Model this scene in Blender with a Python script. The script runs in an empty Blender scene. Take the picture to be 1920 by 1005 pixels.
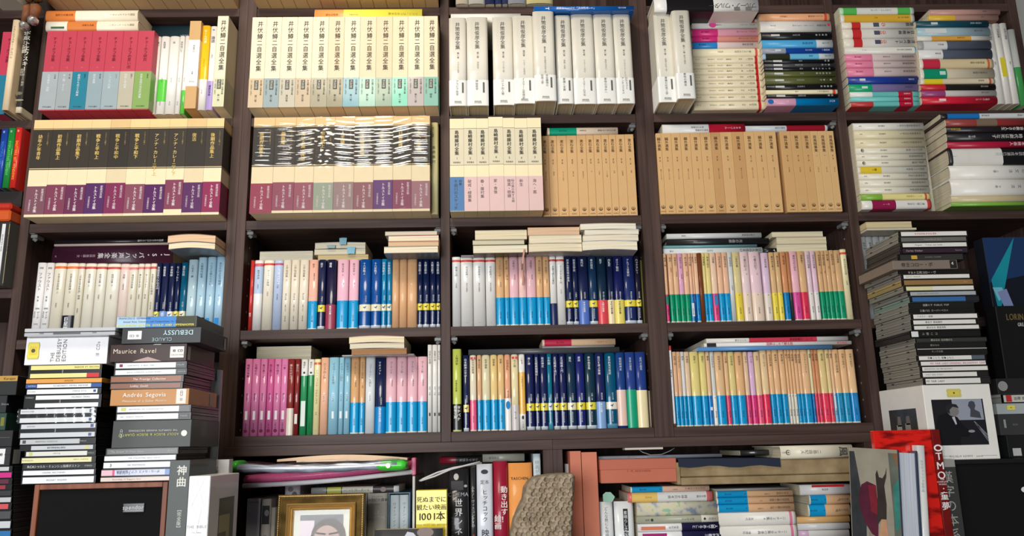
import bpy, bmesh, math, random
from mathutils import Vector, Matrix

random.seed(7)
scene = bpy.context.scene
COL = scene.collection
PI = math.pi

# ---------------------------------------------------------------- camera
FPX, CAM_Y, EYE = 1490.0, -1.5, 1.2
PITCH, ROLL, YAW = 0.22035168, -0.02275829, 0.02972785
_cp, _sp, _cr, _sr, _cy, _sy = math.cos(PITCH), math.sin(PITCH), math.cos(ROLL), math.sin(ROLL), math.cos(YAW), math.sin(YAW)
FWD = Vector((_sy*_cp, _cy*_cp, _sp))
_r0 = Vector((_cy, -_sy, 0)); _u0 = _r0.cross(FWD)
RIGHT = _cr*_r0 + _sr*_u0
UP = _cr*_u0 - _sr*_r0
cam_data = bpy.data.cameras.new('camera'); cam = bpy.data.objects.new('camera', cam_data); COL.objects.link(cam)
cam_data.sensor_width = 36; cam_data.lens = FPX/1920*36; cam_data.clip_start = 0.05; cam_data.clip_end = 60
cam.matrix_world = Matrix(((RIGHT.x, UP.x, -FWD.x, 0), (RIGHT.y, UP.y, -FWD.y, CAM_Y), (RIGHT.z, UP.z, -FWD.z, EYE), (0, 0, 0, 1)))
scene.camera = cam

# ---------------------------------------------------------------- light and exposure
world = bpy.data.worlds.new('room_air'); scene.world = world; world.use_nodes = True
world.node_tree.nodes['Background'].inputs[0].default_value = (0.80, 0.88, 1.0, 1)
world.node_tree.nodes['Background'].inputs[1].default_value = 0.05
scene.view_settings.view_transform = 'Standard'; scene.view_settings.look = 'None'
scene.view_settings.gamma = 1.0; scene.view_settings.use_curve_mapping = False
scene.view_settings.exposure = 0.0

def area_light(name, loc, target, w, h, power, col, shape='RECTANGLE'):
    l = bpy.data.lights.new(name, 'AREA'); l.shape = shape; l.size = w
    if shape in ('RECTANGLE', 'ELLIPSE'): l.size_y = h
    l.energy = power; l.color = col
    o = bpy.data.objects.new(name, l); COL.objects.link(o); o.location = loc
    o.rotation_euler = (Vector(target)-Vector(loc)).to_track_quat('-Z', 'Y').to_euler()
    return o
area_light('ceiling_lamp_offscreen', (-0.42, -0.95, 2.52), (-0.40, -0.1, 1.4), 0.5, 0.5, 10.5, (1.0, 0.88, 0.72), 'DISK')
area_light('window_behind_offscreen', (-0.95, -3.15, 1.35), (-0.40, 0, 1.30), 1.6, 1.3, 86, (0.94, 0.97, 1.0))

# ---------------------------------------------------------------- helpers
def un(px, py, Y=0.0):
    """photograph pixel -> (X, Z) on the vertical plane at depth Y"""
    d = FWD*FPX + RIGHT*(px-960) + UP*(502.5-py)
    t = (Y-CAM_Y)/d.y
    return d.x*t, d.z*t+EYE

def s2l(c):
    c = c/255.0
    return c/12.92 if c <= 0.04045 else ((c+0.055)/1.055)**2.4
_mats = {}
def M(rgb, rough=0.5, coat=0.0, var=0.08, metal=0.0, scale=40.0):
    key = (tuple(rgb), rough, coat, var, metal, scale)
    if key in _mats: return _mats[key]
    m = bpy.data.materials.new('paint_%d_%d_%d' % tuple(rgb)); m.use_nodes = True
    nt = m.node_tree; b = nt.nodes['Principled BSDF']
    col = (s2l(rgb[0]), s2l(rgb[1]), s2l(rgb[2]), 1)
    b.inputs['Roughness'].default_value = rough; b.inputs['Metallic'].default_value = metal
    b.inputs['Specular IOR Level'].default_value = 0.3
    if coat: b.inputs['Coat Weight'].default_value = coat; b.inputs['Coat Roughness'].default_value = 0.08
    tc = nt.nodes.new('ShaderNodeTexCoord'); nz = nt.nodes.new('ShaderNodeTexNoise')
    nz.inputs['Scale'].default_value = scale; nz.inputs['Detail'].default_value = 3
    mr = nt.nodes.new('ShaderNodeMapRange'); mr.inputs['To Min'].default_value = 1-var; mr.inputs['To Max'].default_value = 1+var*0.6
    hs = nt.nodes.new('ShaderNodeHueSaturation'); hs.inputs['Color'].default_value = col
    nt.links.new(tc.outputs['Object'], nz.inputs['Vector']); nt.links.new(nz.outputs['Fac'], mr.inputs['Value'])
    nt.links.new(mr.outputs['Result'], hs.inputs['Value']); nt.links.new(hs.outputs['Color'], b.inputs['Base Color'])
    _mats[key] = m
    return m
def grain(name, c1, c2, scale, rough=0.55, detail=5):
    """two colours streaked along one axis (wood, page edges)"""
    m = bpy.data.materials.new(name); m.use_nodes = True
    nt = m.node_tree; b = nt.nodes['Principled BSDF']; b.inputs['Roughness'].default_value = rough; b.inputs['Specular IOR Level'].default_value = 0.25
    tc = nt.nodes.new('ShaderNodeTexCoord'); mp = nt.nodes.new('ShaderNodeMapping'); mp.inputs['Scale'].default_value = scale
    nz = nt.nodes.new('ShaderNodeTexNoise'); nz.inputs['Scale'].default_value = 1.0; nz.inputs['Detail'].default_value = detail
    cr = nt.nodes.new('ShaderNodeValToRGB')
    cr.color_ramp.elements[0].position = 0.35; cr.color_ramp.elements[1].position = 0.68
    cr.color_ramp.elements[0].color = (*[s2l(v) for v in c1], 1); cr.color_ramp.elements[1].color = (*[s2l(v) for v in c2], 1)
    nt.links.new(tc.outputs['Object'], mp.inputs['Vector']); nt.links.new(mp.outputs['Vector'], nz.inputs['Vector'])
    nt.links.new(nz.outputs['Fac'], cr.inputs['Fac']); nt.links.new(cr.outputs['Color'], b.inputs['Base Color'])
    return m
def film(name, fac=0.2, rough=0.1, tint=(1, 1, 1), bump=0.0, bscale=(60, 60, 60)):
    m = bpy.data.materials.new(name); m.use_nodes = True
    nt = m.node_tree; nt.nodes.remove(nt.nodes['Principled BSDF'])
    out = nt.nodes['Material Output']
    tr = nt.nodes.new('ShaderNodeBsdfTransparent'); tr.inputs[0].default_value = (*tint, 1)
    gl = nt.nodes.new('ShaderNodeBsdfGlossy'); gl.inputs['Roughness'].default_value = rough
    mx = nt.nodes.new('ShaderNodeMixShader'); mx.inputs[0].default_value = fac
    nt.links.new(tr.outputs[0], mx.inputs[1]); nt.links.new(gl.outputs[0], mx.inputs[2]); nt.links.new(mx.outputs[0], out.inputs[0])
    if bump:
        tc = nt.nodes.new('ShaderNodeTexCoord'); mp = nt.nodes.new('ShaderNodeMapping'); mp.inputs['Scale'].default_value = bscale
        nz = nt.nodes.new('ShaderNodeTexNoise'); nz.inputs['Scale'].default_value = 1; nz.inputs['Detail'].default_value = 2
        bp = nt.nodes.new('ShaderNodeBump'); bp.inputs['Strength'].default_value = bump; bp.inputs['Distance'].default_value = 0.002
        nt.links.new(tc.outputs['Object'], mp.inputs['Vector']); nt.links.new(mp.outputs['Vector'], nz.inputs['Vector'])
        nt.links.new(nz.outputs['Fac'], bp.inputs['Height']); nt.links.new(bp.outputs['Normal'], gl.inputs['Normal'])
    return m

WOOD_V = grain('dark_wood_upright', (62, 46, 41), (88, 68, 61), (90, 90, 3.5), 0.5)
WOOD_H = grain('dark_wood_board', (62, 46, 41), (88, 68, 61), (3.5, 90, 90), 0.5)
PAGES = {}
def pages_mat(rgb, axis):
    k = (tuple(rgb), axis)
    if k not in PAGES:
        sc = [6, 6, 6]; sc[axis] = 900
        PAGES[k] = grain('page_edges', [int(v*0.86) for v in rgb], rgb, sc, 0.8, 2)
    return PAGES[k]
WRAP = film('clear_film', 0.10, 0.10)
GLASS = film('picture_glass', 0.015, 0.03)
CLEARCASE = film('clear_case_plastic', 0.30, 0.15, (0.80, 0.82, 0.84))
POUCHFILM = film('clear_vinyl', 0.14, 0.25, (0.92, 0.94, 0.97), 0.8, (8, 60, 120))

def obj(name, V, F, mats, midx=None, parent=None, smooth=None):
    me = bpy.data.meshes.new(name); me.from_pydata(V, [], F)
    for m in (mats if isinstance(mats, (list, tuple)) else [mats]): me.materials.append(m)
    if midx is not None: me.polygons.foreach_set('material_index', midx)
    if smooth is True: me.polygons.foreach_set('use_smooth', [True]*len(F))
    elif smooth: me.polygons.foreach_set('use_smooth', smooth)
    me.update()
    o = bpy.data.objects.new(name, me); COL.objects.link(o)
    if parent: o.parent = parent
    return o
LABELS = []
def tidy(l, n=16):
    import re
    cnt = lambda t: len(re.findall(r'[A-Za-z0-9]+', t))
    l = ' '.join(l.split()).replace(' ,', ',').rstrip(', ')
    for a in (' a ', ' an ', ' the '):
        while cnt(l) > n and a in l: l = l.replace(a, ' ', 1)
    if cnt(l) > n and ', ' in l and ' from ' in l: l = l.rsplit(', ', 1)[0]
    return l
def tag(o, label, cat, group=None):
    label = tidy(label); o['label'] = label; o['category'] = cat
    if group: o['group'] = group
    LABELS.append((label, group))
    return o
def thing(name, label, cat, loc, rot=(0, 0, 0), group=None):
    o = bpy.data.objects.new(name, None); COL.objects.link(o); o.empty_display_size = 0.02
    o.location = loc; o.rotation_euler = rot
    return tag(o, label, cat, group)
def box_vf(x0, x1, y0, y1, z0, z1, b=0.0, V=None, F=None):
    """bevelled box appended to V, F"""
    V = [] if V is None else V; F = [] if F is None else F
    n = len(V)
    if b <= 0:
        V += [(x, y, z) for z in (z0, z1) for y in (y0, y1) for x in (x0, x1)]
        F += [(n, n+2, n+3, n+1), (n+4, n+5, n+7, n+6), (n, n+1, n+5, n+4), (n+2, n+6, n+7, n+3), (n, n+4, n+6, n+2), (n+1, n+3, n+7, n+5)]
        return V, F
    b = min(b, (x1-x0)*0.45, (y1-y0)*0.45, (z1-z0)*0.45)
    idx = {}
    for i, x in ((0, x0), (1, x1)):
        for j, y in ((0, y0), (1, y1)):
            for k, z in ((0, z0), (1, z1)):
                sx, sy, sz = (b if i == 0 else -b), (b if j == 0 else -b), (b if k == 0 else -b)
                idx[i, j, k, 0] = len(V); V.append((x, y+sy, z+sz))
                idx[i, j, k, 1] = len(V); V.append((x+sx, y, z+sz))
                idx[i, j, k, 2] = len(V); V.append((x+sx, y+sy, z))
    I = idx
    F += [(I[0,0,0,0], I[0,0,1,0], I[0,1,1,0], I[0,1,0,0]), (I[1,0,0,0], I[1,1,0,0], I[1,1,1,0], I[1,0,1,0]),
          (I[0,0,0,1], I[1,0,0,1], I[1,0,1,1], I[0,0,1,1]), (I[0,1,0,1], I[0,1,1,1], I[1,1,1,1], I[1,1,0,1]),
          (I[0,0,0,2], I[0,1,0,2], I[1,1,0,2], I[1,0,0,2]), (I[0,0,1,2], I[1,0,1,2], I[1,1,1,2], I[0,1,1,2])]
    for a in (0, 1):
        for c in (0, 1):
            F.append((I[a,c,0,0], I[a,c,0,1], I[a,c,1,1], I[a,c,1,0]))
            F.append((I[a,0,c,0], I[a,1,c,0], I[a,1,c,2], I[a,0,c,2]))
            F.append((I[0,a,c,1], I[1,a,c,1], I[1,a,c,2], I[0,a,c,2]))
            for e in (0, 1): F.append((I[a,c,e,0], I[a,c,e,1], I[a,c,e,2]))
    return V, F
def fixn(o):
    bm = bmesh.new(); bm.from_mesh(o.data); bmesh.ops.recalc_face_normals(bm, faces=bm.faces); bm.to_mesh(o.data); bm.free()
    return o
def box(name, x0, x1, y0, y1, z0, z1, mat, parent=None, b=0.0):
    V, F = box_vf(x0, x1, y0, y1, z0, z1, b)
    return fixn(obj(name, V, F, mat, parent=parent))
def tube_vf(pts, r, n=8, V=None, F=None, radii=None, caps=True):
    V = [] if V is None else V; F = [] if F is None else F
    base = len(V); pts = [Vector(p) for p in pts]
    ref = Vector((0, 0, 1))
    for i, p in enumerate(pts):
        t = (pts[min(i+1, len(pts)-1)]-pts[max(i-1, 0)]).normalized()
        a = t.cross(ref)
        if a.length < 1e-3: a = t.cross(Vector((1, 0, 0)))
        a.normalize(); b2 = t.cross(a)
        rr = radii[i] if radii else r
        for k in range(n):
            an = 2*PI*k/n; V.append(tuple(p+a*math.cos(an)*rr+b2*math.sin(an)*rr))
    for i in range(len(pts)-1):
        for k in range(n):
            F.append((base+i*n+k, base+i*n+(k+1) % n, base+(i+1)*n+(k+1) % n, base+(i+1)*n+k))
    if caps:
        F.append(tuple(base+k for k in range(n))); F.append(tuple(base+(len(pts)-1)*n+k for k in reversed(range(n))))
    return V, F
def poly(name, pts, y, mat, parent):
    """flat printed shape in the local XZ plane"""
    return obj(name, [(p[0], y, p[1]) for p in pts], [tuple(range(len(pts)))], mat, parent=parent)
def ellipse(cx, cz, rx, rz, n=20):
    return [(cx+rx*math.cos(2*PI*k/n), cz+rz*math.sin(2*PI*k/n)) for k in range(n)]

# ---------------------------------------------------------------- lettering
_cu = bpy.data.curves.new('glyph', 'FONT'); _cu.resolution_u = 3
_cob = bpy.data.objects.new('glyph', _cu); _gl = {}
ROTATE = set('ー―…〜（）「」『』【】-=')
def glyph(ch, bold):
    k = (ch, bold)
    if k not in _gl:
        _cu.body = ch; me = _cob.to_mesh()
        V = [(v.co.x, v.co.y) for v in me.vertices]; F = [tuple(p.vertices) for p in me.polygons]
        adv = 1.0 if ord(ch) > 0x2000 else ((max(v[0] for v in V)+0.09) if V else 0.3)
        _gl[k] = (V, F, adv); _cob.to_mesh_clear()
    return _gl[k]
def text_uv(s, size, mode='v', bold=False, pitch=1.0, squash=1.0):
    """mode v: upright glyphs running down from (0,0); mode h: running right, centred on v=0; returns 2D verts, faces, length"""
    V, F, pos = [], [], 0.0
    for ch in s:
        if ch in ' 　':
            pos += size*0.5*pitch; continue
        gv, gf, adv = glyph(ch, False); n = len(V)
        if mode == 'v' and ord(ch) > 0x2000:
            small = 0.1 if ch in 'ァィゥェォッャュョぁぃぅぇぉっゃゅょ、。' else 0.0
            for x, y in gv:
                u, w = x-0.5, y-0.37
                if ch in ROTATE: u, w = w, -u
                V.append(((u+small)*size*squash, -pos-0.5*size+(w+small)*size))
            pos += size*pitch
        elif mode == 'v':                    # latin letter or figure set upright in a column
            for x, y in gv: V.append(((x-adv*0.5+0.04)*size*squash, -pos-0.5*size+(y-0.34)*size))
            pos += size*0.9*pitch
        else:
            for x, y in gv: V.append((pos+x*size*squash, (y-0.36)*size))
            pos += adv*size*pitch*squash
        F += [tuple(n+i for i in f) for f in gf]
    return V, F, pos
class Print:
    """collects flat lettering and marks on one face, one mesh per colour"""
    def __init__(self): self.d = {}
    def add(self, col, pts, faces):
        V, F = self.d.setdefault(tuple(col), ([], [])); n = len(V); V += pts; F += [tuple(n+i for i in f) for f in faces]
    def strike(self, col, pts, faces, sz, bold):
        """bold lettering is struck twice, slightly apart and one behind the other"""
        if not bold: return self.add(col, pts, faces)
        a, b = 0.02*sz, 0.008*sz
        self.add(col, [(x-a, y, z-b) for x, y, z in pts], faces); self.add(col, [(x+a, y+0.00007, z+b) for x, y, z in pts], faces)
    def build(self, parent, name='lettering'):
        if not self.d: return
        V, F, mi, mats = [], [], [], []
        for i, (c, (v, f)) in enumerate(self.d.items()):
            n = len(V); V += v; F += [tuple(n+k for k in g) for g in f]; mi += [i]*len(f); mats.append(M(c, 0.6, 0, 0.03))
        o = obj(name, V, F, mats, mi, parent); o['kind'] = 'stuff'
ORD = ['zeroth', 'first', 'second', 'third', 'fourth', 'fifth', 'sixth', 'seventh', 'eighth', 'ninth', 'tenth', 'eleventh', 'twelfth',
       'thirteenth', 'fourteenth', 'fifteenth', 'sixteenth', 'seventeenth', 'eighteenth', 'nineteenth', 'twentieth', 'twenty-first',
       'twenty-second', 'twenty-third', 'twenty-fourth', 'twenty-fifth', 'twenty-sixth']

# ---------------------------------------------------------------- books
PAPER = (226, 214, 186)
def cover_mesh(w, h, d, kind, levels, bulge):
    """U-shaped cover (spine at y=0, open towards +y) cut at the given levels; returns V, F, level index per face, smooth flags"""
    th = 0.0022 if kind == 'hard' else 0.0007
    th = min(th, w*0.2)
    out = [(0, d)]
    r = min(0.0022 if kind == 'hard' else 0.0012, w*0.3)
    NA = 8
    for i in range(NA+1):
        t = i/NA; x = w*t
        e = min(x, w-x)
        corner = r-math.sqrt(max(0, r*r-(max(0, r-e))**2))
        y = bulge*(2*t-1)**2 + corner
        out.append((x, y))
    out.append((w, d))
    inn = []
    for x, y in out:
        ix = min(max(x, th), w-th); inn.append((ix, d if y == d else y+th))
    n = len(out); V, F, L, S = [], [], [], []
    for z in levels:
        V += [(x, y, z) for x, y in out]; V += [(x, y, z) for x, y in inn]
    st = 2*n
    for k in range(len(levels)-1):
        a, b = k*st, (k+1)*st
        for i in range(n-1):
            F.append((a+i, a+i+1, b+i+1, b+i)); L.append(k); S.append(0 < i < n-2)
            F.append((a+n+i+1, a+n+i, b+n+i, b+n+i+1)); L.append(k); S.append(False)
        F.append((a+n, a, b, b+n)); L.append(k); S.append(False)
        F.append((a+n-1, a+2*n-1, b+2*n-1, b+n-1)); L.append(k); S.append(False)
    for a, k, fl in ((0, 0, 0), ((len(levels)-1)*st, len(levels)-2, 1)):
        for i in range(n-1):
            f = (a+i, a+n+i, a+n+i+1, a+i+1); F.append(f if not fl else f[::-1]); L.append(k); S.append(False)
    return V, F, L, S
def rnd(a): return (random.random()*2-1)*a
def put_text(pr, w, h, t):
    """t: (string, top fraction, size mm, colour, x fraction[, mode, bold, pitch, squash]) on the spine"""
    s, top, sz, col = t[:4]; xf = t[4] if len(t) > 4 else 0.5; mode = t[5] if len(t) > 5 else 'v'
    bold = t[6] if len(t) > 6 else False; pitch = t[7] if len(t) > 7 else 1.0; sq = t[8] if len(t) > 8 else 1.0
    sz = min(sz*0.001, w*0.92)
    if mode == 'v':
        V, F, ln = text_uv(s, sz, 'v', bold, pitch, sq)
        pr.strike(col, [(xf*w+u, -0.00022, top*h+v) for u, v in V], F, sz, bold)
    elif mode == 'r':       # sideways, read from the head of the spine down
        V, F, ln = text_uv(s, sz, 'h', bold, pitch, sq)
        pr.strike(col, [(xf*w+v, -0.00022, top*h-u) for u, v in V], F, sz, bold)
    elif mode == 'b':       # sideways, read upwards
        V, F, ln = text_uv(s, sz, 'h', bold, pitch, sq)
        pr.strike(col, [(xf*w-v, -0.00022, top*h+u) for u, v in V], F, sz, bold)
    else:                   # across the spine, centred
        V, F, ln = text_uv(s, sz, 'h', bold, pitch, sq)
        pr.strike(col, [(xf*w-ln/2+u, -0.00022, top*h+v) for u, v in V], F, sz, bold)
def put_mark(pr, w, h, mk):
    k, xf, zf, sz, col = mk[:5]; sz *= 0.001; cx, cz = xf*w, zf*h; y = -0.00025
    if k == 'rect':
        sx, sz2 = mk[5]*0.001/2, sz/2
        pr.add(col, [(cx-sx, y+0.0001, cz-sz2), (cx+sx, y+0.0001, cz-sz2), (cx+sx, y+0.0001, cz+sz2), (cx-sx, y+0.0001, cz+sz2)], [(0, 1, 2, 3)])
    elif k == 'disc':
        p = ellipse(cx, cz, sz/2, sz/2*(mk[5] if len(mk) > 5 else 1)); pr.add(col, [(a, y, b) for a, b in p], [tuple(range(len(p)))])
    elif k == 'seal':       # round mark with a small pale sower-like notch
        p = ellipse(cx, cz, sz/2, sz/2); n = len(p); q = ellipse(cx, cz+sz*0.10, sz*0.36, sz*0.36)
        pr.add(col, [(a, y, b) for a, b in p]+[(a, y, b) for a, b in q], [(i, (i+1) % n, n+(i+1) % n, n+i) for i in range(n)])
        pr.add(col, [(cx-sz*.05, y, cz-sz*.3), (cx+sz*.05, y, cz-sz*.3), (cx+sz*.06, y, cz+sz*.3), (cx-sz*.06, y, cz+sz*.3)], [(0, 1, 2, 3)])
        pr.add(col, [(cx-sz*.2, y, cz-sz*.02), (cx+sz*.2, y, cz-sz*.02), (cx+sz*.12, y, cz+sz*.14), (cx-sz*.12, y, cz+sz*.1)], [(0, 1, 2, 3)])
    elif k == 'bird':       # small standing bird
        P = [(-.5, .05), (-.2, .2), (.05, .12), (.15, .35), (.32, .45), (.5, .38), (.3, .3), (.3, .05), (.12, -.12), (.1, -.45), (.02, -.45), (.02, -.15), (-.2, -.1)]
        pr.add(col, [(cx+a*sz, y, cz+b*sz) for a, b in P], [tuple(range(len(P)))])
def book(spec, w, h, d, loc, rot, label, cat, group, name=None):
    kind = spec.get('kind', 'paper')
    root = thing(name or spec.get('name', 'paperback_book'), label, cat, loc, rot, group)
    segs = spec['segs']
    lv = [0.0]+[min(s[0], 1.0)*h for s in segs]
    gl = spec.get('gloss', 0.0); rough = spec.get('rough', 0.5 if gl == 0 else 0.35)
    mats, mi = [], []
    for s in segs: mats.append(M(s[1], rough, gl))
    if kind == 'case':
        V, F = box_vf(0, w, 0, d, 0, h, 0.0006)
        if len(segs) == 1: fixn(obj('slipcase', V, F, mats, parent=root))
        else:
            V, F, mi = [], [], []
            for k in range(len(segs)):
                n = len(F); box_vf(0, w, 0, d, lv[k], lv[k+1], 0.0, V, F); mi += [k]*(len(F)-n)
            fixn(obj('slipcase', V, F, mats, mi, root))
    else:
        bul = spec.get('bulge', min(0.0026, w*0.13))
        V, F, L, S = cover_mesh(w, h, d, kind, lv, bul)
        obj('cover', V, F, mats, L, root, S)
        ins = 0.003 if kind == 'hard' else 0.0004
        e = 0.0024 if kind == 'hard' else 0.0008
        e = min(e, w*0.25)
        box('pages', e, w-e, bul+0.003, d-0.0008-(ins if kind == 'hard' else 0), ins, h-ins, pages_mat(spec.get('paper', PAPER), 0), root)
    for ob_ in spec.get('obi', []):
        f0, f1, c = ob_[:3]; V = []; F = []
        e = 0.00035
        if kind == 'case':
            prof = [(-e, d*0.97), (-e, -e), (w+e, -e), (w+e, d*0.97)]
        else:
            bul = spec.get('bulge', min(0.0026, w*0.13))
            prof = [(-e, d*0.9), (-e, bul+0.0012)]+[(w*i/8, bul*(2*i/8-1)**2+(0.0007 if i in (0, 8) else 0)-e) for i in range(9)]+[(w+e, bul+0.0012), (w+e, d*0.9)]
        n = len(prof)
        for z in (f0*h, f1*h): V += [(x, y, z) for x, y in prof]
        F = [(i, i+1, n+i+1, n+i) for i in range(n-1)]
        obj('paper_band', V, F, M(c, 0.4, 0.3), parent=root, smooth=(kind != 'case'))
    pr = Print()
    dy = spec.get('obi')
    for t in spec.get('txt', []): put_text(pr, w, h, t)
    for mk in spec.get('marks', []): put_mark(pr, w, h, mk)
    if dy:
        for c in pr.d: pr.d[c] = ([(x, y-0.0004, z) for x, y, z in pr.d[c][0]], pr.d[c][1])
    pr.build(root)
    if spec.get('wrap'):
        wrap_film(root, w, h, spec['wrap'])
    return root
def wrap_film(root, w, h, style):
    """crinkled clear film over the spine"""
    nx, nz = 9, 110; V, F = [], []
    ph = [random.random()*6.28 for _ in range(8)]; per = random.uniform(0.0075, 0.011); slope = random.uniform(-0.35, 0.35)
    for j in range(nz+1):
        for i in range(nx+1):
            u, z = i/nx, h*j/nz; x = -0.0006+(w+0.0012)*u
            edge = math.sin(PI*u)**0.5
            k = 2*PI/per
            zz = z+slope*x+0.004*math.sin(7*u+ph[0])*(style == 'swirl')
            a = 0.00042*math.sin(k*zz+ph[1]+0.9*math.sin(31*z/h+ph[2]))+0.00026*math.sin(k*1.73*zz+ph[3]+6*u*(style == 'swirl'))
            if style == 'swirl': a = a*0.75+0.0009*math.sin(300*x+ph[4])*math.sin(260*z+ph[5]+2*math.sin(90*x+ph[6]))
            if style == 'slight': a *= 0.4*(1 if math.sin(9*z/h+ph[6]) > 0.2 else 0.15)
            a *= 1.0 if 0.47 < z/h < 0.93 else 0.3
            V.append((x, -0.0018-a*edge, z))
    for j in range(nz):
        for i in range(nx):
            p = j*(nx+1)+i; F.append((p, p+1, p+nx+2, p+nx+1))
    obj('plastic_wrap', V, F, WRAP, parent=root, smooth=True)

def look_labels(specs, where, neighbours=('the upright', 'the upright')):
    """one label per book; look-alikes in a run are counted from the thing they start beside"""
    looks = [s['look'] for s in specs]; out = []
    for i, lk in enumerate(looks):
        if looks.count(lk) == 1: out.append('%s %s' % (lk, where)); continue
        a = i
        while a > 0 and looks[a-1] == lk: a -= 1
        b = i
        while b < len(looks)-1 and looks[b+1] == lk: b += 1
        prev = 'the '+specs[a-1].get('short', looks[a-1]) if a > 0 else neighbours[0]
        if a == b: out.append('%s next to %s, %s' % (lk, prev, where))
        else: out.append('%s %s from %s, %s' % (ORD[i-a+1], lk, prev, where))
    return out
BAYS = [(-1.281, -0.903), (-0.885, -0.507), (-0.471, -0.093), (-0.075, 0.303), (0.339, 0.717), (0.735, 1.113)]
def clamp(Xa, Xb, z):
    if z < 1.225: return Xa, Xb
    c = 0.5*(Xa+Xb)
    for l, r in BAYS:
        if l-0.01 < c < r+0.01: return max(Xa, l+0.0013), min(Xb, r-0.0013)
    return Xa, Xb
def row(crop, xs, ybase, tops, specs, Yf, shelf, where, group, cat='book', depth=0.105, neighbours=('the upright', 'the upright'), name=None):
    """books standing side by side. crop=(ox,oy,scale) of the numbers; xs: list of (left,right); ybase: (y at first, y at last)
    where xs were read; tops: one number or a list; shelf: height of the board they stand on"""
    ox, oy, sc = crop; n = len(specs)
    P = lambda x, y: (ox+x/sc, oy+y/sc)
    labs = look_labels(specs, where, neighbours)
    x_a, x_b = xs[0][0], xs[-1][1]
    for i, s in enumerate(specs):
        xl, xr = xs[i]; t = (0.5*(xl+xr)-x_a)/(x_b-x_a); yb = ybase[0]+(ybase[1]-ybase[0])*t
        ty = tops[i] if isinstance(tops, list) and len(tops) == n else tops[0]+(tops[1]-tops[0])*t
        yf = Yf+s.get('dy', 0.0)
        X0 = un(*P(xl, yb), yf)[0]; X1 = un(*P(xr, yb), yf)[0]
        X0, X1 = clamp(X0, X1, shelf); cx = 0.5*(xl+xr)
        Zt = un(*P(cx, ty), yf)[1]
        for zb in ZB.values():
            if zb-0.018 > shelf+0.05 and yf+s.get('depth', depth) > 0: Zt = min(Zt, max(zb-0.0192, shelf+0.1)) if zb == min(q for q in ZB.values() if q > shelf+0.05) else Zt
        w = max(X1-X0-0.0003, 0.003); h = Zt-shelf
        book(s, w, h, s.get('depth', depth), (X0, yf, shelf+0.0002), (0, 0, 0), labs[i], s.get('cat', cat), group, name)
def stack(crop, items, xt, xb, Yf, base, where, group, depth=0.105, cat='book', top='right', fixed=True, order='top'):
    """books lying on one another, spine out. items: [(y0, y1, spec, dx0, dx1)] from top to bottom; xt, xb: (x0,x1) at the first and last item"""
    ox, oy, sc = crop; P = lambda x, y: (ox+x/sc, oy+y/sc); n = len(items)
    ya, yz = items[0][0], items[-1][1]; z_off = None
    rects = []
    for i, it in enumerate(items):
        y0, y1, s = it[:3]; t = (0.5*(y0+y1)-ya)/max(1, yz-ya)
        x0 = xt[0]+(xb[0]-xt[0])*t; x1 = xt[1]+(xb[1]-xt[1])*t
        if len(it) > 3: x0 += it[3]
        if len(it) > 4: x1 += it[4]
        yf = Yf+s.get('dy', 0.0); cx = 0.5*(x0+x1)
        Xa = un(*P(x0, y0), yf)[0]; Xb = un(*P(x1, y0), yf)[0]
        Xa, Xb = clamp(Xa, Xb, un(*P(cx, y1), yf)[1]); rects.append([Xa, Xb, un(*P(cx, y1), yf)[1], un(*P(cx, y0), yf)[1], yf])
    # rest every book on the one below
    if base is not None: rects[-1][2] = base
    for i in range(n-2, -1, -1): rects[i][2] = rects[i+1][3]
    for i, it in enumerate(items):
        s = it[2]; Xa, Xb, Z0, Z1, yf = rects[i]; w = Z1-Z0-0.0002; h = Xb-Xa
        if n == 1: lab = '%s %s' % (s['look'], where)
        else: lab = '%s, %s down the %s' % (s['look'], ORD[i+1], where)
        tp = s.get('top', top)
        loc, rot = ((Xa, yf, Z1), (0, PI/2, 0)) if tp == 'right' else ((Xb, yf, Z0), (0, -PI/2, 0))
        book(s, w, h, s.get('depth', depth), loc, rot, lab, s.get('cat', cat), group)
    return rects
def fore(crop, x0, x1, y0, y1, Yf, cov, page, label, group, base=None, depth=0.1, bend=0.0, waves=0.0):
    """book lying with its page edges towards the room; returns top height"""
    ox, oy, sc = crop; P = lambda x, y: (ox+x/sc, oy+y/sc); cx = (x0+x1)/2
    Xa = un(*P(x0, y0), Yf)[0]; Xb = un(*P(x1, y0), Yf)[0]; Z1 = un(*P(cx, y0), Yf)[1]; Xa, Xb = clamp(Xa, Xb, Z1)
    Z0 = un(*P(cx, y1), Yf)[1] if base is None else base
    root = thing('paperback_book', label, 'book', ((Xa+Xb)/2, Yf, Z0+0.0002), (0, 0, 0), group)
    L, w, th = Xb-Xa, Z1-Z0-0.0004, 0.0009
    NX = 14
    f = lambda u: bend*math.sin(PI*u*1.1)+waves*math.sin(2*PI*u+0.8)
    def slab(nm, ya, yb, za, zb, mat, zero=False):
        V, F = [], []
        for i in range(NX+1):
            u = i/NX; x = -L/2+L*u
            o_ = 0 if zero else f(u); o2 = f(u)
            for (y, z) in ((ya, za+o_), (yb, za+o_), (yb, zb+o2), (ya, zb+o2)): V.append((x, y, z))
        for i in range(NX):
            for k in range(4): F.append((i*4+k, i*4+(k+1) % 4, i*4+4+(k+1) % 4, i*4+4+k))
        F += [(0, 3, 2, 1), (NX*4, NX*4+1, NX*4+2, NX*4+3)]
        return fixn(obj(nm, V, F, mat, parent=root))
    slab('pages', 0.0004, depth-0.0012, th, w-th, pages_mat(page, 2))
    slab('cover', 0, depth, w-th, w, M(cov, 0.45, 0.2))
    slab('back_cover', 0, depth, 0, th, M(cov, 0.45, 0.2))
    slab('spine', depth-0.001, depth, th, w-th, M(cov, 0.45, 0.2))
    return Z1
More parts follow.
